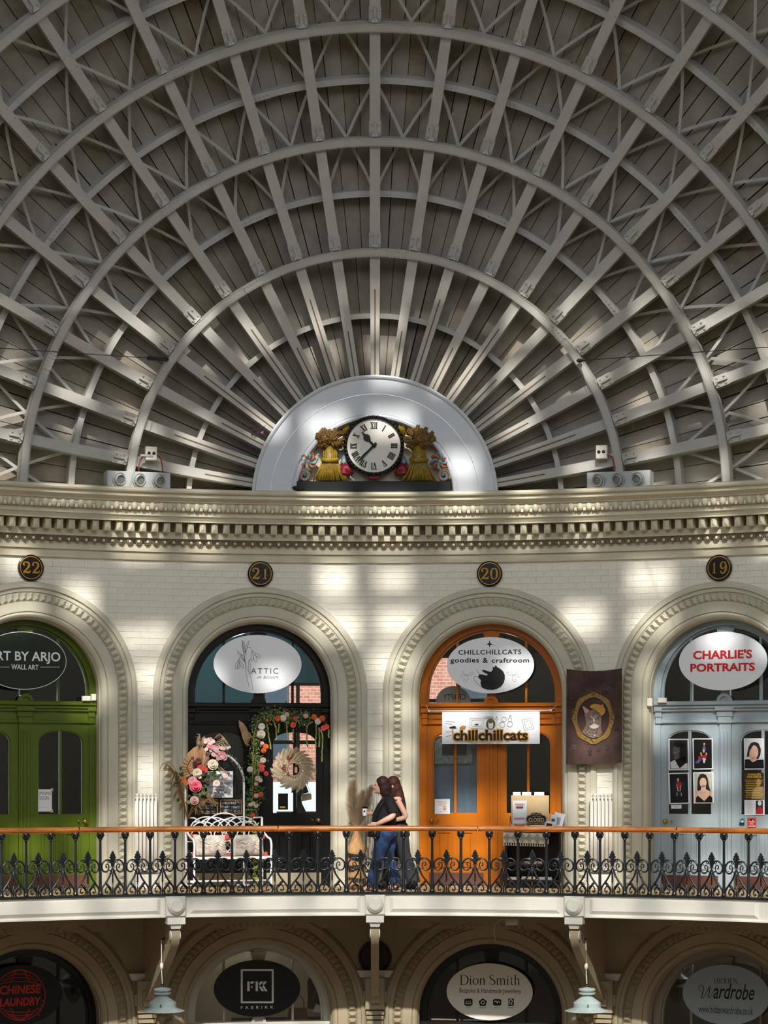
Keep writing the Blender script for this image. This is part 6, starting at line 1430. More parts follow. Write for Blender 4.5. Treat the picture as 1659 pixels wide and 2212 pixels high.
# single dried leaf
o = sign_root('dried_leaf', 'single beige dried palm leaf sticking out left of the garland', 'leaf', T21, 529, 1583, .12); Q2 = Plane(o, T21, .12, (510, 1520), 7.541)
mid = [(45, 290), (90, 400), (130, 500), (170, 600), (205, 680)]; lf_ = [(40, 270), (48, 380), (85, 480), (105, 570), (140, 650), (175, 685)]; rt_ = [(45, 270), (120, 320), (170, 390), (200, 460), (245, 480), (235, 560), (210, 630), (178, 685)]
m2 = MB(); m2.add([(Q2.p(x, y)[0], .0 - .012 * (i % 2), Q2.p(x, y)[1]) for i, (x, y) in enumerate(lf_)] + [(Q2.p(x, y)[0], -.03 - .012 * (i % 2), Q2.p(x, y)[1]) for i, (x, y) in enumerate(mid)] + [(Q2.p(x, y)[0], .0 - .012 * (i % 2), Q2.p(x, y)[1]) for i, (x, y) in enumerate(rt_)],
    [(0, 6, 7, 1), (1, 7, 8, 2), (2, 8, 9, 3), (3, 9, 10, 4), (4, 10, 5), (6, 11, 12), (6, 12, 13, 7), (7, 13, 14, 8), (8, 14, 15, 9), (15, 16, 9), (9, 16, 17, 10), (10, 17, 18)]); m2.obj('blade', M_DRY, o)
# pampas wreath
o = sign_root('pampas_wreath', 'round cream pampas grass wreath hanging on the black door glass', 'wreath', T21, 634, 1662, .16)
def plume_mesh(n, seed, l, w_, droop, m, dens=5):
    m2 = MB(); r2 = random.Random(seed); m2.tube([(0, 0, 0), (0, 0, l * .5), (droop * .4, 0, l * .9)], .003, 4)
    for i in range(n):
        t = r2.random(); wd = w_ * math.sin(PI * (.12 + .8 * t)) ; a = r2.uniform(0, 2 * PI); b = Vector((droop * t * t * .4, 0, l * (.1 + .8 * t))); e = b + Vector((wd * math.cos(a) + droop * t * .3, wd * math.sin(a), l * .16 + wd * .2))
        s_ = Vector((.0026, .001, 0)); m2.add([b - s_, b + s_, e], [(0, 1, 2)])
    return m2.mesh('pampas_plume', m)
pm = [plume_mesh(240, 20 + i, .21, .045, .10, M_PAMP) for i in range(4)]
for i in range(64):
    a = 2 * PI * i / 64 + rg.uniform(-.05, .05); r0 = .095 + .022 * (i % 3); tilt = -(PI / 2 - a) ; link('pampas_plume', pm[i % 4], o, at=(r0 * math.cos(a), -.02 - .012 * (i % 3), r0 * math.sin(a)), rot=(rg.uniform(-.25, .05), PI / 2 - a + .75 + rg.uniform(-.15, .15), 0), scale=rg.uniform(.85, 1.15) * (1.0 if -2 < math.cos(a) else 1))
MB().tube([(.105 * math.cos(2 * PI * i / 24), .0, .105 * math.sin(2 * PI * i / 24)) for i in range(24)], .022, 6, closed=True).obj('ring', M_PAMPG, o, smooth=True)
bs = MB().ball((0, 0, 0), .011, .011, .03, 6, 5).mesh('berry_spike', mat('wreath_russet', S(126, 46, 30), .7), True)
for x, y, a in ((-.09, .18, .2), (-.07, .15, .3), (-.02, .21, .7), (-.05, .17, .8), (-.14, .06, 1.2), (-.15, .03, 1.3), (-.14, .0, 1.1), (-.09, -.06, .8)): link('berry_spike', bs, o, at=(x, -.07, y), rot=(0, a, 0))
MB().box(-.02, .02, -.06, -.055, -.05, .03).obj('swing_tag', mat('kraft_card', S(186, 150, 116), .8), o, at=(.03, 0, 0)); MB().tube([(.03, -.055, .03), (.03, -.04, .10)], .002, 4).obj('tag_string', M_DRY, o)
MB().tube([(0, .0, .12), (.0, .02, .36)], .003, 4).obj('hanger', M_INK, o)
# wicker vase with pampas -----------------------------------------------------------
yv = 31.75; vp = at_px(770, 1670, yv); vp.z = 0
v = thing('wicker_vase', 'tall bottle shaped wicker vase with dark bands beside the pier', 'vase', at=vp)
M_WICK = mat('natural_wicker', S(206, 160, 108), .8, .35, 30, streak=(1, 1, .3)); M_WICKD = mat('dark_wicker', S(44, 34, 28), .8)
prof_ = [(.0, .0), (.115, .0), (.125, .03), (.118, .2), (.118, .4), (.122, .52), (.115, .57), (.09, .63), (.06, .69), (.04, .76), (.034, .84), (.036, .86), (.028, .86)]
smooth_by_angle(MB().lathe(prof_, 22).obj('body', M_WICK, v), 60)
for z0, z1, ph in ((.10, .16, .0), (.27, .34, .5), (.42, .50, .2)):
    m2 = MB(); n = 22; A = []
    for i in range(n + 1): a = 2 * PI * i / n; w_ = .03 * math.sin(a * 2 + ph * 6); A.append((.1255 * math.cos(a), .1255 * math.sin(a), z0 + w_)); A.append((.1255 * math.cos(a), .1255 * math.sin(a), z1 + w_ * .3))
    m2.add(A, [(2 * i, 2 * i + 2, 2 * i + 3, 2 * i + 1) for i in range(n)]).obj('dark_band', M_WICKD, v)
m2 = MB()
for i in range(14):
    a = 2 * PI * i / 14; m2.tube([(.123 * math.cos(a), .123 * math.sin(a), .02), (.121 * math.cos(a), .121 * math.sin(a), .5), (.093 * math.cos(a), .093 * math.sin(a), .63), (.04 * math.cos(a), .04 * math.sin(a), .78)], .004, 4)
m2.obj('weave_ribs', M_WICK, v)
pg = [plume_mesh(1500, 40 + i, .78, .13, .12, M_PAMPG) for i in range(2)]
for i, (dx, a, s_) in enumerate(((-.03, -.13, .98), (.01, .05, .8), (.0, .22, .92))):
    o = thing('pampas_grass', ('tallest grey beige pampas plume leaning left out of the wicker vase', 'short middle pampas plume in the wicker vase', 'grey beige pampas plume leaning right towards the radiator')[i], 'pampas grass', at=vp + Vector((dx * .5, 0, .80)))
    link('plume', pg[i % 2], o, rot=(0, a, 0), scale=s_, at=(0, 0, -.04)); MB().tube([(0, 0, 0), (0, 0, -.25)], .004, 4).obj('stalk', M_DRY, o)

# stall table in front of the orange door -----------------------------------------------
dS = -.42
tb = sign_root('stall_cabinet', 'dark wooden display cabinet standing before the right orange door leaf', 'cabinet', T20, 1150, 1912, dS); P = Plane(tb, T20, dS)
x0, x1 = P.p(1091, 1800)[0], P.p(1212, 1800)[0]; zt_ = P.p(1150, 1795)[1]; zb_ = -tb['lz'] ; M_DKW = mat('dark_stained_wood', S(44, 24, 18), .35, .4, 6)
MB().bbox(x0 - .02, x1 + .02, -.02, .40, zt_ - .03, zt_, .006).obj('top', M_DKW, tb)
for q in (x0, x1 - .03): MB().box(q, q + .03, 0, .38, zb_ + .001, zt_ - .03).obj('side_panel', M_DKW, tb)
MB().box(x0 + .03, x1 - .03, .36, .38, zb_ + .03, zt_ - .03).obj('back_panel', M_DKW, tb)
for py in (1868, 1901): z = P.p(1150, py)[1]; MB().box(x0 + .03, x1 - .03, .01, .36, z - .02, z).obj('shelf', M_DKW, tb)
for px_, py, wd, m in ((1115, 1868, .22, 'brown'), (1150, 1867, .26, 'blush'), (1105, 1901, .16, 'white'), (1140, 1900, .20, 'cream'), (1175, 1901, .22, 'white')):
    a = P.p(px_, py); o = on_wall('paper_stack', {1115: 'brown paper stack on the upper cabinet shelf', 1150: 'blush paper stack on the upper cabinet shelf', 1105: 'white paper stack at the left of the lower cabinet shelf', 1140: 'cream paper stack on the lower cabinet shelf', 1175: 'white paper stack at the right of the lower cabinet shelf'}[px_], 'paper stack', T20, x=a[0] + tb['lx'], d=dS + .18, z=a[1] + tb['lz'])
    m2 = MB()
    for i in range(3): m2.box(-wd / 2 + .004 * i, wd / 2 - .002 * i, -.10, .10, .0005 + i * .012, .011 + i * .012)
    m2.obj('sheets', FM[m], o)
# crochet runner
dR = dS - .045; rn = sign_root('crochet_runner', 'cream crochet runner with tassels hanging over the cabinet edge', 'cloth', T20, 1135, 1810, dR); P = Plane(rn, T20, dR)
M_CRO = mat('crochet_cotton', S(222, 214, 194), .9, .2, 60); M_CROD = mat('crochet_darker_cotton', S(150, 142, 124), .9)  # cream cotton, and a darker tone for the lozenge pattern
a, b = P.p(1087, 1820), P.p(1185, 1798)
MB().grid(lambda u, v_: (a[0] + (b[0] - a[0]) * u, .008 * math.sin(u * 18) - .0, a[1] + (b[1] - a[1]) * v_ - .018 * u), 26, 3).grid(lambda u, v_: (a[0] + (b[0] - a[0]) * u, .0 + .24 * v_, b[1] - .016 * u * (1 - v_) + .006), 10, 3).obj('cloth', M_CRO, rn)
n = 6; dw = (b[0] - a[0]) / n
for i in range(n):
    cx = a[0] + dw * (i + .5); cz = (a[1] + b[1]) / 2 - .018 * (i + .5) / n; m2 = MB()
    for k in (.062, .036, .012): m2.tube([(cx - k * .8, -.013, cz), (cx, -.013, cz + k), (cx + k * .8, -.013, cz), (cx, -.013, cz - k)], .0045, 4, closed=True)
    m2.obj('lozenge', M_CROD, rn)
for i in range(19): x = a[0] + (b[0] - a[0]) * (i + .3) / 19; MB().lathe([(.003, .0), (.008, -.012), (.013, -.04), (.0, -.042)], 6, (x, -.004, a[1] - .018 * i / 19)).obj('tassel', M_CRO, rn, smooth=True)
# goods on the cabinet
TZ = zt_ + tb['lz']
def on_tab(name, label, cat, px, dd=.12): 
    x = loc(T20, px, 1790, dS + dd)[0]; return on_wall(name, label, cat, T20, x=x, d=dS + dd, z=TZ + .001)
M_KRAFT = mat('kraft_board', S(206, 180, 136), .8, .1, 6)
o = on_tab('cardboard_display', 'open tan cardboard box standing at the back of the cabinet', 'box', 1145, .26)
MB().box(-.27, .27, .0, .012, 0, .50).box(-.27, -.258, -.15, 0, 0, .12).box(.258, .27, -.15, 0, 0, .12).box(-.27, .27, -.15, -.138, 0, .10).obj('box', M_KRAFT, o)
for x, w_ in ((-.19, .11), (-.05, .13), (.13, .14)): MB().box(x - w_ / 2, x + w_ / 2, .012, .016, .4, .545).obj('envelope', M_PAPER, o)
o = on_tab('leaflet', 'tall pink and white price leaflet leaning on the cardboard box', 'leaflet', 1122, .10); 
m2 = MB().box(-.1, .1, 0, .006, 0, .43); lo = m2.obj('sheet', M_PAPER, o); o.rotation_euler.x = -.12
for i, (z, w_, c) in enumerate(((.37, .13, 'dusty'), (.33, .10, 'brown'), (.17, .15, 'pink'), (.07, .15, 'coral'))): MB().box(-w_ / 2, w_ / 2, -.002, 0, z - .016 * (3 if i == 3 else 1), z + .016).obj('print', FM[c], o)
o = on_tab('closed_sign', 'black and cream shaped CLOSED sign on the cabinet', 'sign', 1158.5, .02)
shp = [(-.145, .14), (-.15, .18), (-.125, .215), (-.085, .225), (-.07, .25), (0, .262), (.07, .25), (.085, .225), (.125, .215), (.15, .18), (.145, .14), (.115, .11), (-.115, .11)]
MB().prism([(x * 1.0, z) for x, z in shp][::-1], -.004, .004).obj('board', M_CHALK, o); cr = mat('sign_cream', S(214, 196, 160), .6)
sh2 = [(x * .94, .18 + (z - .18) * .92) for x, z in shp]; sh3 = [(x * .97, .18 + (z - .18) * .96) for x, z in shp]; MB().band(sh2, sh3, -.006, -.004, closed=True).obj('border', cr, o)
text(o, 'CLOSED', .215, .055, 0, .155, -.007, cr, offset=.012); text(o, "SORRY WE'RE", .12, .014, 0, .205, -.007, cr); MB().tube(catmull([(-.06, -.007, .228), (-.03, -.007, .24), (0, -.007, .228), (.03, -.007, .24), (.06, -.007, .228)], 4), .004, 4).obj('flourish', cr, o)
MB().tube([(-.05, 0, .12), (-.05, .02, 0)], .006, 4).tube([(.05, 0, .12), (.05, .02, 0)], .006, 4).obj('legs', M_DKW, o)
for px_, dd, w_, h_, tl, lb in ((1160, -.005, .20, .085, 0, 'small white flyer in front of the CLOSED sign'), (1186, .02, .15, .14, .15, 'postcard with a dark picture at the right of the CLOSED sign'), (1200, .12, .15, .26, .25, 'tall white brochure tilted at the right end of the cabinet'), (1193, .07, .09, .23, .12, 'grey printed card behind the postcard at the cabinet end')):
    o = on_tab('flyer', lb, 'flyer', px_, dd); MB().box(-w_ / 2, w_ / 2, 0, .003, 0, h_).obj('card', M_PAPER, o); o.rotation_euler = (-.15, tl, -T20)
    MB().box(-w_ * .35, w_ * .2, -.002, 0, h_ * .35, h_ * .75).obj('print', {1160: FM['blush'], 1186: M_CHALK, 1200: M_SGREY, 1193: M_GREYT}[px_], o)
# curtain, print and goods inside the shops ----------------------------------------------
o = sign_root('window_curtain', 'blue grey cloth curtain behind the left orange door glass', 'curtain', T20, 980, 1690, FY + .14); P = Plane(o, T20, FY + .14); a, b = P.p(929, 1765), P.p(1033, 1600)
MB().grid(lambda u, v_: (a[0] + (b[0] - a[0]) * u, .014 * math.sin(u * 22) + .01 * math.sin(u * 7 + v_), a[1] + (b[1] - a[1]) * v_), 40, 4).obj('cloth', mat('blue_grey_linen', S(120, 134, 152), .85, .15, 10), o, smooth=True)
o = sign_root('window_print', 'grey floral print hung inside the left orange door glass', 'print', T20, 979, 1630, FY + .09); P = Plane(o, T20, FY + .09); a, b = P.p(939, 1650), P.p(1020, 1590)
MB().box(a[0], b[0], 0, .004, a[1], b[1]).obj('sheet', mat('print_silver', S(150, 154, 156), .6, .5, 20), o); a2, b2 = P.p(955, 1632), P.p(1008, 1598); MB().box(a2[0], b2[0], -.003, 0, a2[1], b2[1]).obj('dark_panel', B2, o)
o = sign_root('window_sticker', 'round reversed workshop sticker in the orange fanlight', 'sticker', T20, 979, 1502, FY + .055); P = Plane(o, T20, FY + .055); 
m2 = MB(); P.poly(m2, [(979 + 38 * math.cos(PI * i / 16), 1518 - 36 * math.sin(PI * i / 16)) for i in range(17)], 0); m2.obj('disc', mat('sticker_taupe', S(150, 142, 132), .7), o); P.text('CRAFTY', 957, 1006, 1499, 1512, M_INK, -.002, offset=.02, mirror=True)

# entry panel, hanging tag bag and lamp seen in the black door glass
o = sign_root('entry_panel', 'black entry panel with yellow strip low in the right black door glass', 'panel', T21, 613, 1732, FY + .03); P = Plane(o, T21, FY + .03); a, b = P.p(601, 1749), P.p(622, 1714)
MB().bbox(a[0], b[0], -.02, .01, a[1], b[1], .006).obj('case', P_BLACK, o); a, b = P.p(604, 1745.5), P.p(616, 1741.5); MB().box(a[0], b[0], -.023, -.02, a[1], b[1]).obj('yellow_strip', YLP, o)
o = sign_root('kraft_label_bag', 'tan card tag on blue strings inside the right black door glass', 'tag', T21, 662, 1722, FY + .12); P = Plane(o, T21, FY + .12)
m2 = MB(); P.poly(m2, [(651, 1716), (667, 1713), (673, 1716), (673, 1727), (652, 1731)], 0); m2.obj('card', M_KRAFT, o); m2 = MB(); P.ribbon(m2, [(652, 1717), (655, 1703), (660, 1690), (668, 1705), (671, 1715)], .006, -.002); m2.obj('strings', M_SGREY, o)
o = sign_root('table_lamp', 'dark table lamp silhouette inside the black door shop', 'lamp', T21, 648, 1750, .62); MB().lathe([(.0, -.02), (.09, -.02), (.07, .02), (.03, .10), (.02, .20), (.05, .24), (.13, .26), (.08, .40), (.0, .41)], 14).obj('lamp', P_BLACK, o, smooth=True)
o2 = on_wall('side_table', 'small dark side table inside the black door shop', 'table', T21, x=.62, d=.62, z=0); MB().box(-.3, .3, -.2, .2, loc(T21, 648, 1750, .62)[1] - .05, loc(T21, 648, 1750, .62)[1] - .02).obj('top', P_BLACK, o2)
for sx in (-1, 1): 
    for sy in (-1, 1): MB().box(sx * .27 - .015, sx * .27 + .015, sy * .17 - .015, sy * .17 + .015, 0, loc(T21, 648, 1750, .62)[1] - .05).obj('leg', P_BLACK, o2)
# added lamps and shades, none seen: they brighten the shop interiors
for th_, dz_, e_, rk in ((T21, 0, 60.0, 2), (T21, DZ, 14.0, 6), (T19, DZ, 8.0, 8), (T20, 0, 14.0, 3), (T22, 0, 10.0, 1)):
    pl = W(th_, R + (2.6 if rk < 5 else 1.8), 3.55 + dz_); MB().lathe([(.0, .48), (.01, .48), (.01, .10), (.03, .09), (.14, .0), (.135, .0), (.02, .07)], 14, pl, cap=False).obj('added_shade', P_BLACK, ROOMS[rk], smooth=True)
    l = bpy.data.lights.new('shop_fill_light', 'POINT'); l.energy = e_; l.shadow_soft_size = .06; l.color = (1, .93, .82); lo = bpy.data.objects.new('shop_fill_light', l); COL.objects.link(lo); lo.location = pl - Vector((0, 0, .06)); lo.parent = ROOMS[rk]
# ================================================================== PEOPLE
def remesh(m2, name, m, par, vox=.012, it=4):
    me = m2.mesh('tmp', m); o = bpy.data.objects.new('tmp', me); COL.objects.link(o)
    r_ = o.modifiers.new('r', 'REMESH'); r_.mode = 'VOXEL'; r_.voxel_size = vox
    s_ = o.modifiers.new('s', 'SMOOTH'); s_.factor = .5; s_.iterations = it
    dg = bpy.context.evaluated_depsgraph_get(); nm = bpy.data.meshes.new_from_object(o.evaluated_get(dg))
    bpy.data.objects.remove(o); bpy.data.meshes.remove(me)
    nm.materials.clear(); nm.materials.append(m); nm.polygons.foreach_set('use_smooth', [True] * len(nm.polygons))
    return link(name, nm, par)
def loft(m2, rings, n=16):
    v = []
    for (x, y, z, rx, ry) in rings:
        for k in range(n): a = 2 * PI * k / n; v.append((x + rx * math.cos(a), y + ry * math.sin(a), z))
    f = [(i * n + k, i * n + (k + 1) % n, (i + 1) * n + (k + 1) % n, (i + 1) * n + k) for i in range(len(rings) - 1) for k in range(n)]
    f += [tuple(range(n))[::-1], tuple(range((len(rings) - 1) * n, len(rings) * n))]
    m2.add(v, f)
def limb(m2, pts, rs, g=0.0): m2.tube(catmull(pts, 4), [q + g for q in sum([[rs[i] + (rs[i + 1] - rs[i]) * j / 4 for j in range(4)] for i in range(len(rs) - 1)], [])] + [rs[-1] + g], 12)
def hand_(m2, w_, d, up, curl=.6, s_=1.0):
    """palm at w_, pointing along d, back of the hand towards up; five fingers"""
    d = Vector(d).normalized(); up = Vector(up); up = (up - d * up.dot(d)).normalized(); sd_ = d.cross(up); w_ = Vector(w_)
    m2.tube([w_, w_ + d * .045 * s_, w_ + d * .085 * s_], [.026 * s_, .036 * s_, .034 * s_], 8, flat=.55)
    for i, (o_, l) in enumerate(((-.028, .062), (-.010, .072), (.009, .068), (.027, .054))):
        b = w_ + d * .08 * s_ + sd_ * o_ * s_; k = b + d * l * .5 * s_ - up * .008 * s_; e = k + (d * math.cos(curl) - up * math.sin(curl)) * l * .55 * s_; m2.tube([b, k, e], [.0095 * s_, .0088 * s_, .0075 * s_], 6)
    b = w_ + d * .03 * s_ - sd_ * .03 * s_; m2.tube([b, b + (d * .6 - sd_ * .8) * .035 * s_ - up * .01, b + (d * .95 - sd_ * .5) * .065 * s_ - up * .02], [.012 * s_, .0105 * s_, .0085 * s_], 6)
SKIN = mat('skin', S(214, 166, 142), .55, .08, 15); TEE = mat('black_cotton', S(16, 16, 18), .85, .2, 12); DEN = mat('blue_denim', S(44, 72, 116), .8, .35, 14, var2=S(26, 42, 74)); HB_ = mat('brown_hair', S(52, 28, 22), .6, .5, 60, streak=(1, 1, .08), spec=.25); HB2 = mat('auburn_hair', S(70, 36, 26), .6, .5, 60, streak=(1, 1, .08), spec=.25); TRS = mat('grey_trousers', S(50, 52, 56), .85, .2, 12); LEA = mat('black_leather', S(18, 16, 16), .4); LIP = mat('lips', S(176, 96, 88), .5); EYE = mat('eye_dark', S(34, 24, 20), .3)
def head(m2, c, tilt=0):
    x, y, z = c
    m2.ball((x, y, z + .015), .092, .074, .098, 14, 10); m2.ball((x - .025, y, z - .045), .066, .058, .072, 12, 8)
    m2.tube([(x - .083, y, z + .012), (x - .106, y, z - .022), (x - .086, y, z - .032)], [.012, .016, .011], 6)   # nose
    m2.ball((x - .078, y, z - .085), .024, .03, .022, 8, 6)    # chin
    m2.ball((x - .084, y, z - .058), .014, .024, .011, 8, 5)   # mouth
    for s_ in (-1, 1): m2.ball((x - .068, y + s_ * .034, z - .025), .02, .022, .022, 8, 6); m2.ball((x + .012, y + s_ * .074, z - .012), .016, .012, .03, 8, 6); m2.ball((x - .078, y + s_ * .03, z + .032), .014, .024, .010, 8, 5)
# front person --------------------------------------------------------------------
yA = 31.3; pA = at_px(820, 1670, yA); pA.z = 0
A = thing('person', 'person in black tee and blue jeans walking left with a coffee cup', 'person', at=pA)
b = MB(); HC = (.02, 0, 1.45); head(b, HC)
limb(b, [(.05, 0, 1.40), (.07, 0, 1.33), (.10, 0, 1.25)], [.05, .05, .07])
TOR = [(.12, 0, 1.30, .055, .12), (.115, 0, 1.26, .085, .17), (.095, 0, 1.17, .125, .175), (.07, 0, 1.07, .15, .17), (.055, 0, .97, .15, .165), (.065, 0, .88, .145, .175), (.09, 0, .80, .14, .175)]
loft(b, TOR)
AN = [(.13, -.185, 1.25), (.185, -.23, 1.06), (.08, -.26, .985), (-.035, -.27, .93)]; AF = [(.11, .18, 1.25), (.05, .22, 1.06), (-.05, .19, 1.05), (-.125, .13, 1.075)]
limb(b, AN, [.055, .045, .04, .027]); limb(b, AF, [.055, .044, .038, .026])
LN = [(.10, -.085, .82), (.03, -.085, .62), (-.02, -.085, .47), (-.07, -.085, .27), (-.12, -.085, .08)]; LF = [(.10, .085, .82), (.11, .085, .62), (.115, .085, .47), (.18, .085, .28), (.235, .085, .11)]
limb(b, LN, [.10, .085, .06, .055, .036]); limb(b, LF, [.10, .085, .06, .055, .036])
hand_(b, (-.035, -.27, .93), (-1, .1, -.12), (0, -.7, .7), .5)
hand_(b, (-.12, .13, 1.075), (-1, -.15, .0), (-.1, .9, .4), 1.2)
b.tube([(-.10, -.085, .05), (-.16, -.085, .035), (-.24, -.085, .03)], [.035, .038, .03], 8, flat=.7); b.tube([(.24, .085, .09), (.20, .085, .05), (.12, .085, .035)], [.035, .038, .03], 8, flat=.7)
remesh(b, 'body', SKIN, A, .009, 3)
for s_ in (-1, 1): MB().ball((HC[0] - .079, s_ * .033, HC[2] + .012), .008, .012, .007, 8, 5).obj('eye', EYE, A, smooth=True)
MB().ball((HC[0] - .094, 0, HC[2] - .058), .008, .02, .008, 8, 5).obj('mouth', LIP, A, smooth=True)
c = MB(); loft(c, [(x, y, z, rx + .016, ry + .016) for x, y, z, rx, ry in TOR[:-1]] + [(.07, 0, .865, .17, .20)]); limb(c, [AN[0], ((AN[0][0] + AN[1][0]) / 2 + .012, -.215, 1.16), (.188, -.232, 1.075)], [.075, .072, .068]); limb(c, [AF[0], (.085, .205, 1.16), (.06, .22, 1.09)], [.075, .072, .066]); limb(c, [(.085, 0, 1.315), (.11, 0, 1.28)], [.06, .085])
remesh(c, 'tee_shirt', TEE, A, .012)
c = MB(); loft(c, [(.065, 0, .90, .155, .185), (.075, 0, .85, .165, .195), (.10, 0, .77, .16, .185), (.10, 0, .72, .12, .16)]); limb(c, [(.08, -.09, .80), (.02, -.09, .62), (-.02, -.088, .47), (-.07, -.088, .27), (-.115, -.088, .07)], [.118, .105, .084, .08, .085]); limb(c, [(.12, .09, .80), (.125, .09, .62), (.125, .088, .47), (.18, .088, .28), (.23, .088, .10)], [.118, .105, .084, .08, .085])
remesh(c, 'jeans', DEN, A, .012)
c = MB(); x, y, z = HC; c.ball((x + .025, y, z + .035), .103, .092, .108, 14, 10); c.ball((x + .06, y, z - .03), .085, .092, .12, 12, 8); c.ball((x + .075, y, z - .10), .07, .085, .07, 12, 8); c.ball((x + .03, y - .06, z - .045), .05, .032, .11, 10, 8); c.ball((x + .03, y + .06, z - .045), .05, .032, .11, 10, 8)
remesh(c, 'hair', HB_, A, .009, 3)
for nm, pts in (('near_sandal', [(-.09, -.085, .03), (-.16, -.085, .016), (-.255, -.085, .014)]), ('far_sandal', [(.25, .085, .07), (.20, .085, .03), (.11, .085, .014)])):
    c = MB(); c.tube(pts, [.042, .046, .04], 8, flat=.3); q = pts[1]; c.tube([(q[0], q[1] - .045, q[2]), (q[0] - .01, q[1], q[2] + .055), (q[0], q[1] + .045, q[2])], .012, 6); q = pts[0]; c.tube([(q[0] + .03, q[1] - .04, q[2] + .06), (q[0] - .04, q[1], q[2] + .07), (q[0] + .03, q[1] + .04, q[2] + .06)], .01, 6); c.obj(nm, LEA, A, smooth=True)
# bag and cup carried
o = thing('shoulder_bag', 'black shoulder bag at the front hip of the nearer person', 'bag', at=pA + Vector((-.085, -.20, .80)))
c = MB(); loft(c, [(0, 0, -.055, .06, .04), (0, 0, -.04, .09, .05), (.005, 0, .06, .085, .05), (.02, 0, .13, .06, .04), (.02, 0, .15, .04, .03)]); remesh(c, 'pouch', LEA, o, .01, 2)
MB().tube(catmull([(.02, 0, .13), (.06, -.02, .30), (.16, .02, .46), (.22, .2, .50)], 6), .008, 5).obj('strap', LEA, o, smooth=True); MB().ball((.0, -.05, .14), .008, .006, .012, 6, 4).obj('clasp', M_BRASS, o)
cp = at_px(788, 1762, yA) + Vector((0, .105, 0)); o = thing('coffee_cup', 'white paper coffee cup with black lid held by the nearer person', 'cup', at=cp)
smooth_by_angle(MB().lathe([(.0, 0), (.028, 0), (.038, .105), (.036, .105)], 18).obj('cup', M_WHITE, o), 40); smooth_by_angle(MB().lathe([(.041, .10), (.042, .112), (.037, .115), (.036, .124), (.0, .124)], 18).obj('lid', M_BLK, o), 40)
m2 = MB(); m2.ball((-.005, -.036, .06), .012, .003, .014, 8, 5); m2.obj('logo', M_BLK, o)
# rear person -----------------------------------------------------------------------
yB = 31.72; pB = at_px(862, 1670, yB); pB.z = 0
B_ = thing('person', 'person with long auburn hair and grey trousers walking left behind the other', 'person', at=pB)
b = MB(); HC = (-.10, 0, 1.455); head(b, HC); limb(b, [(-.08, 0, 1.40), (-.06, 0, 1.33), (-.03, 0, 1.25)], [.045, .045, .06])
TOR = [(-.02, 0, 1.30, .05, .11), (-.02, 0, 1.26, .075, .155), (-.03, 0, 1.15, .105, .15), (-.02, 0, 1.02, .095, .135), (-.01, 0, .92, .10, .14), (.0, 0, .82, .12, .165)]; loft(b, TOR)
AN = [(-.02, -.165, 1.25), (.06, -.20, 1.10), (.085, -.205, 1.02), (-.03, -.20, .98), (-.11, -.18, .965)]; AF = [(-.02, .165, 1.25), (.0, .19, 1.04), (-.10, .17, .94), (-.16, .15, .92)]
limb(b, AN, [.046, .04, .037, .033, .023]); limb(b, AF, [.046, .038, .03, .024]); hand_(b, AN[-1], (-1, .2, -.1), (0, -.7, .7), .8, .95); hand_(b, AF[-1], (-1, -.1, -.3), (0, .8, .5), .8, .95)
LN = [(.02, -.08, .80), (.04, -.08, .62), (.06, -.08, .47), (.13, -.08, .28), (.20, -.08, .12)]; LF = [(.02, .08, .80), (-.05, .08, .62), (-.09, .08, .47), (-.13, .08, .27), (-.16, .08, .08)]
limb(b, LN, [.095, .08, .055, .05, .034]); limb(b, LF, [.095, .08, .055, .05, .034]); b.tube([(.21, -.08, .10), (.19, -.08, .06), (.12, -.08, .03)], [.034, .036, .028], 8, flat=.7); b.tube([(-.14, .08, .05), (-.2, .08, .035), (-.28, .08, .03)], [.034, .036, .028], 8, flat=.7)
remesh(b, 'body', SKIN, B_, .009, 3)
for s_ in (-1, 1): MB().ball((HC[0] - .079, s_ * .033, HC[2] + .012), .008, .012, .007, 8, 5).obj('eye', EYE, B_, smooth=True)
c = MB(); loft(c, [(x, y, z, rx + .014, ry + .012) for x, y, z, rx, ry in TOR[1:]]); remesh(c, 'vest_top', mat('dark_plum_top', S(36, 22, 24), .85), B_, .012)
c = MB(); loft(c, [(.0, 0, .93, .115, .155), (.0, 0, .86, .135, .18), (.02, 0, .76, .14, .175), (.02, 0, .72, .11, .15)]); limb(c, [(.02, -.085, .80), (.05, -.085, .62), (.08, -.083, .47), (.15, -.083, .27), (.21, -.083, .08)], [.11, .1, .09, .092, .10]); limb(c, [(.02, .085, .80), (-.05, .085, .62), (-.09, .083, .47), (-.13, .083, .27), (-.16, .083, .07)], [.11, .1, .09, .092, .10])
remesh(c, 'trousers', TRS, B_, .012)
c = MB(); x, y, z = HC; c.ball((x + .02, y, z + .035), .100, .088, .105, 14, 10); c.ball((x + .06, y, z - .04), .08, .088, .11, 12, 8); c.tube(catmull([(x + .06, y, z - .05), (x + .105, y - .02, z - .18), (x + .14, y - .04, z - .32), (x + .155, y - .05, z - .46)], 5), [.09 - .0025 * i for i in range(16)], 10, flat=.85); c.ball((x + .03, y - .055, z - .05), .05, .03, .11, 10, 8); c.ball((x + .03, y + .055, z - .05), .05, .03, .11, 10, 8)
remesh(c, 'hair', HB2, B_, .009, 3)
for nm, pts in (('near_shoe', [(.235, -.08, .10), (.20, -.08, .04), (.10, -.08, .022)]), ('far_shoe', [(-.12, .08, .04), (-.19, .08, .028), (-.29, .08, .02)])): MB().tube(pts, [.044, .046, .036], 8, flat=.75).obj(nm, LEA, B_, smooth=True)

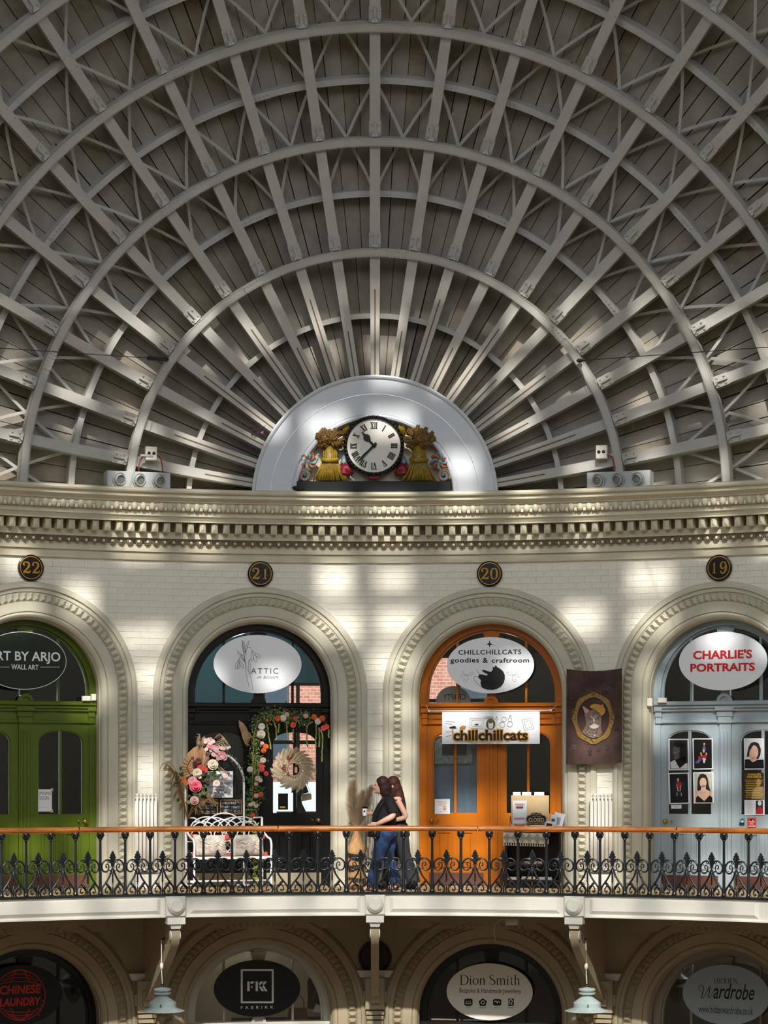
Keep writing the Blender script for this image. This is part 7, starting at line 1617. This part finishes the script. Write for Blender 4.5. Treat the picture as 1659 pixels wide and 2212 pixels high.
# ================================================================== BELOW THE BALCONY
M_MINT = mat('pale_mint_enamel', S(176, 190, 186), .4, .12, 8); M_GLOBE = glass('frosted_globe', (.72, .66, .56), .12)
for s_, px, lb in ((-1, 351, 'left'), (1, 1268, 'right')):
    th = s_ * STEP; yl = 30.48; p = at_px(px, 2183, yl)
    o = thing('pendant_lamp', 'pale mint enamel pendant lamp hanging under the balcony at the %s' % lb, 'lamp', at=p)
    smooth_by_angle(MB().lathe([(.30, -.005), (.295, .0), (.20, .03), (.185, .045), (.185, .105), (.175, .115), (.10, .17), (.075, .19), (.075, .215), (.112, .225), (.115, .245), (.085, .25), (.085, .262), (.112, .268), (.118, .29), (.10, .30), (.06, .305), (.03, .315), (.0, .315)], 32).obj('shade', M_MINT, o), 35)
    smooth_by_angle(MB().lathe([(.148, -.008), (.15, -.02), (.14, -.09), (.11, -.17), (.065, -.24), (.02, -.27), (.0, -.272)], 24).obj('globe', M_GLOBE, o), 60)
    MB().ball((0, 0, -.08), .05, .05, .07, 10, 8).obj('bulb', mat('lamp_bulb', S(206, 190, 160), .3), o, smooth=True)
    MB().tube([(.02 * math.cos(q * .6), .02 * math.sin(q * .6), .315 + .005 * q) for q in range(11)], .008, 5).tube([(0, -.19, .06), (-.01, -.2, .08), (0, -.2, .10)], .006, 4).obj('hook', M_WIRE, o)
    hgt = ZC + (PY0 - 2030) / FPX * yl - p.z
    MB().tube([(0, 0, .33), (-.01, 0, .5), (-.015, 0, hgt)], .007, 5).obj('flex', M_BOX, o); MB().tube([(-.015, 0, hgt), (-s_ * .05, .03, hgt + .03), (-s_ * .12, .06, hgt + .02)], .012, 6).obj('hanger_arm', M_WIRE, o)
    MB().lathe([(.0, -.045), (.02, -.04), (.026, 0), (.02, .04), (.0, .045)], 10, (-.012, 0, .60)).obj('connector', M_BOX, o, smooth=True)
    MB().tube([(.015, 0, .33), (.02, .0, .45), (.0, 0, .56)], .004, 4).obj('chain', M_WIRE, o)
# dark round plaque behind the central bracket
o = on_wall('round_plaque', 'large dark round plaque on the shaded wall behind the central bracket', 'plaque', 0, z=-1.02, d=-.03)
smooth_by_angle(MB().lathe([(.0, -.02), (.20, -.02), (.215, -.035), (.24, -.03), (.245, .02)], 36, axis='y').obj('disc', mat('plaque_dark', S(40, 32, 24), .5), o), 40)
# spotlight with trailing cable under the soffit
p = at_px(1108, 1990, 30.9); o = thing('soffit_spotlight', 'small cream spotlight with loose cable under the balcony', 'spotlight', at=p)
MB().lathe([(.05, -.1), (.055, -.09), (.055, .06), (.03, .08)], 16, axis='x').obj('body', M_FASC, o, smooth=False); MB().box(-.02, .02, -.02, .02, .0, .12).obj('mount', M_FASC, o)
MB().tube(catmull([(-.1, 0, .02), (-.16, .05, .02), (-.24, .1, -.06), (-.245, .2, -.18), (-.22, .35, -.30)], 6), .005, 5).obj('cable', M_FASC, o, smooth=True)
# goods in the tan shop: two handbags and a hanging coat
M_TAN = mat('tan_leather', S(120, 72, 44), .5, .2, 10)
for px_, py, m, lb in ((643, 2192, M_TAN, 'tan handbag hanging in the lower shop beside the black oval sign'), (690, 2178, M_WHITE, 'white shoe shaped bag hanging at the right of the tan handbag')):
    o = sign_root('handbag', lb, 'bag', T21, px_, py, .75); MB().prism([(-.16, -.12), (.16, -.12), (.13, .10), (-.13, .10)] if m is M_TAN else [(-.09, -.05), (.08, -.07), (.09, .0), (-.05, .07)], -.05, .05, .01).obj('body', m, o)
    MB().tube(catmull([(-.09, 0, .09), (-.08, 0, .22), (0, 0, .30), (.08, 0, .22), (.09, 0, .09)], 5), .008, 5).obj('handle', m if m is M_TAN else M_TAN, o, smooth=True)
o = sign_root('hanging_coat', 'dark olive coat hanging in the lower shop right of the black oval sign', 'coat', T21, 678, 2135, .85); c = MB(); loft(c, [(0, 0, -.30, .10, .05), (0, 0, -.1, .095, .05), (0, 0, .12, .10, .05), (0, 0, .2, .04, .04)]); remesh(c, 'cloth', mat('olive_coat', S(44, 40, 26), .9), o, .015, 2)
for q in list(bpy.data.objects):
    for k in ('lx', 'lz'):
        if k in q: del q[k]

# repeats carry their group
_by = {}
for q in COL.objects:
    if q.parent is None and q.get('label') and q.get('kind') != 'structure': _by.setdefault(q.name.split('.')[0], []).append(q)
for k, L_ in _by.items():
    if len(L_) > 1:
        for q in L_: q['group'] = {'oval_sign': 'oval shop signs', 'number_plaque': 'number plaques above the arches', 'portrait_poster': 'posters on the pale blue doors', 'person': 'people on the gallery'}.get(k, k.replace('_', ' ') + ' set')
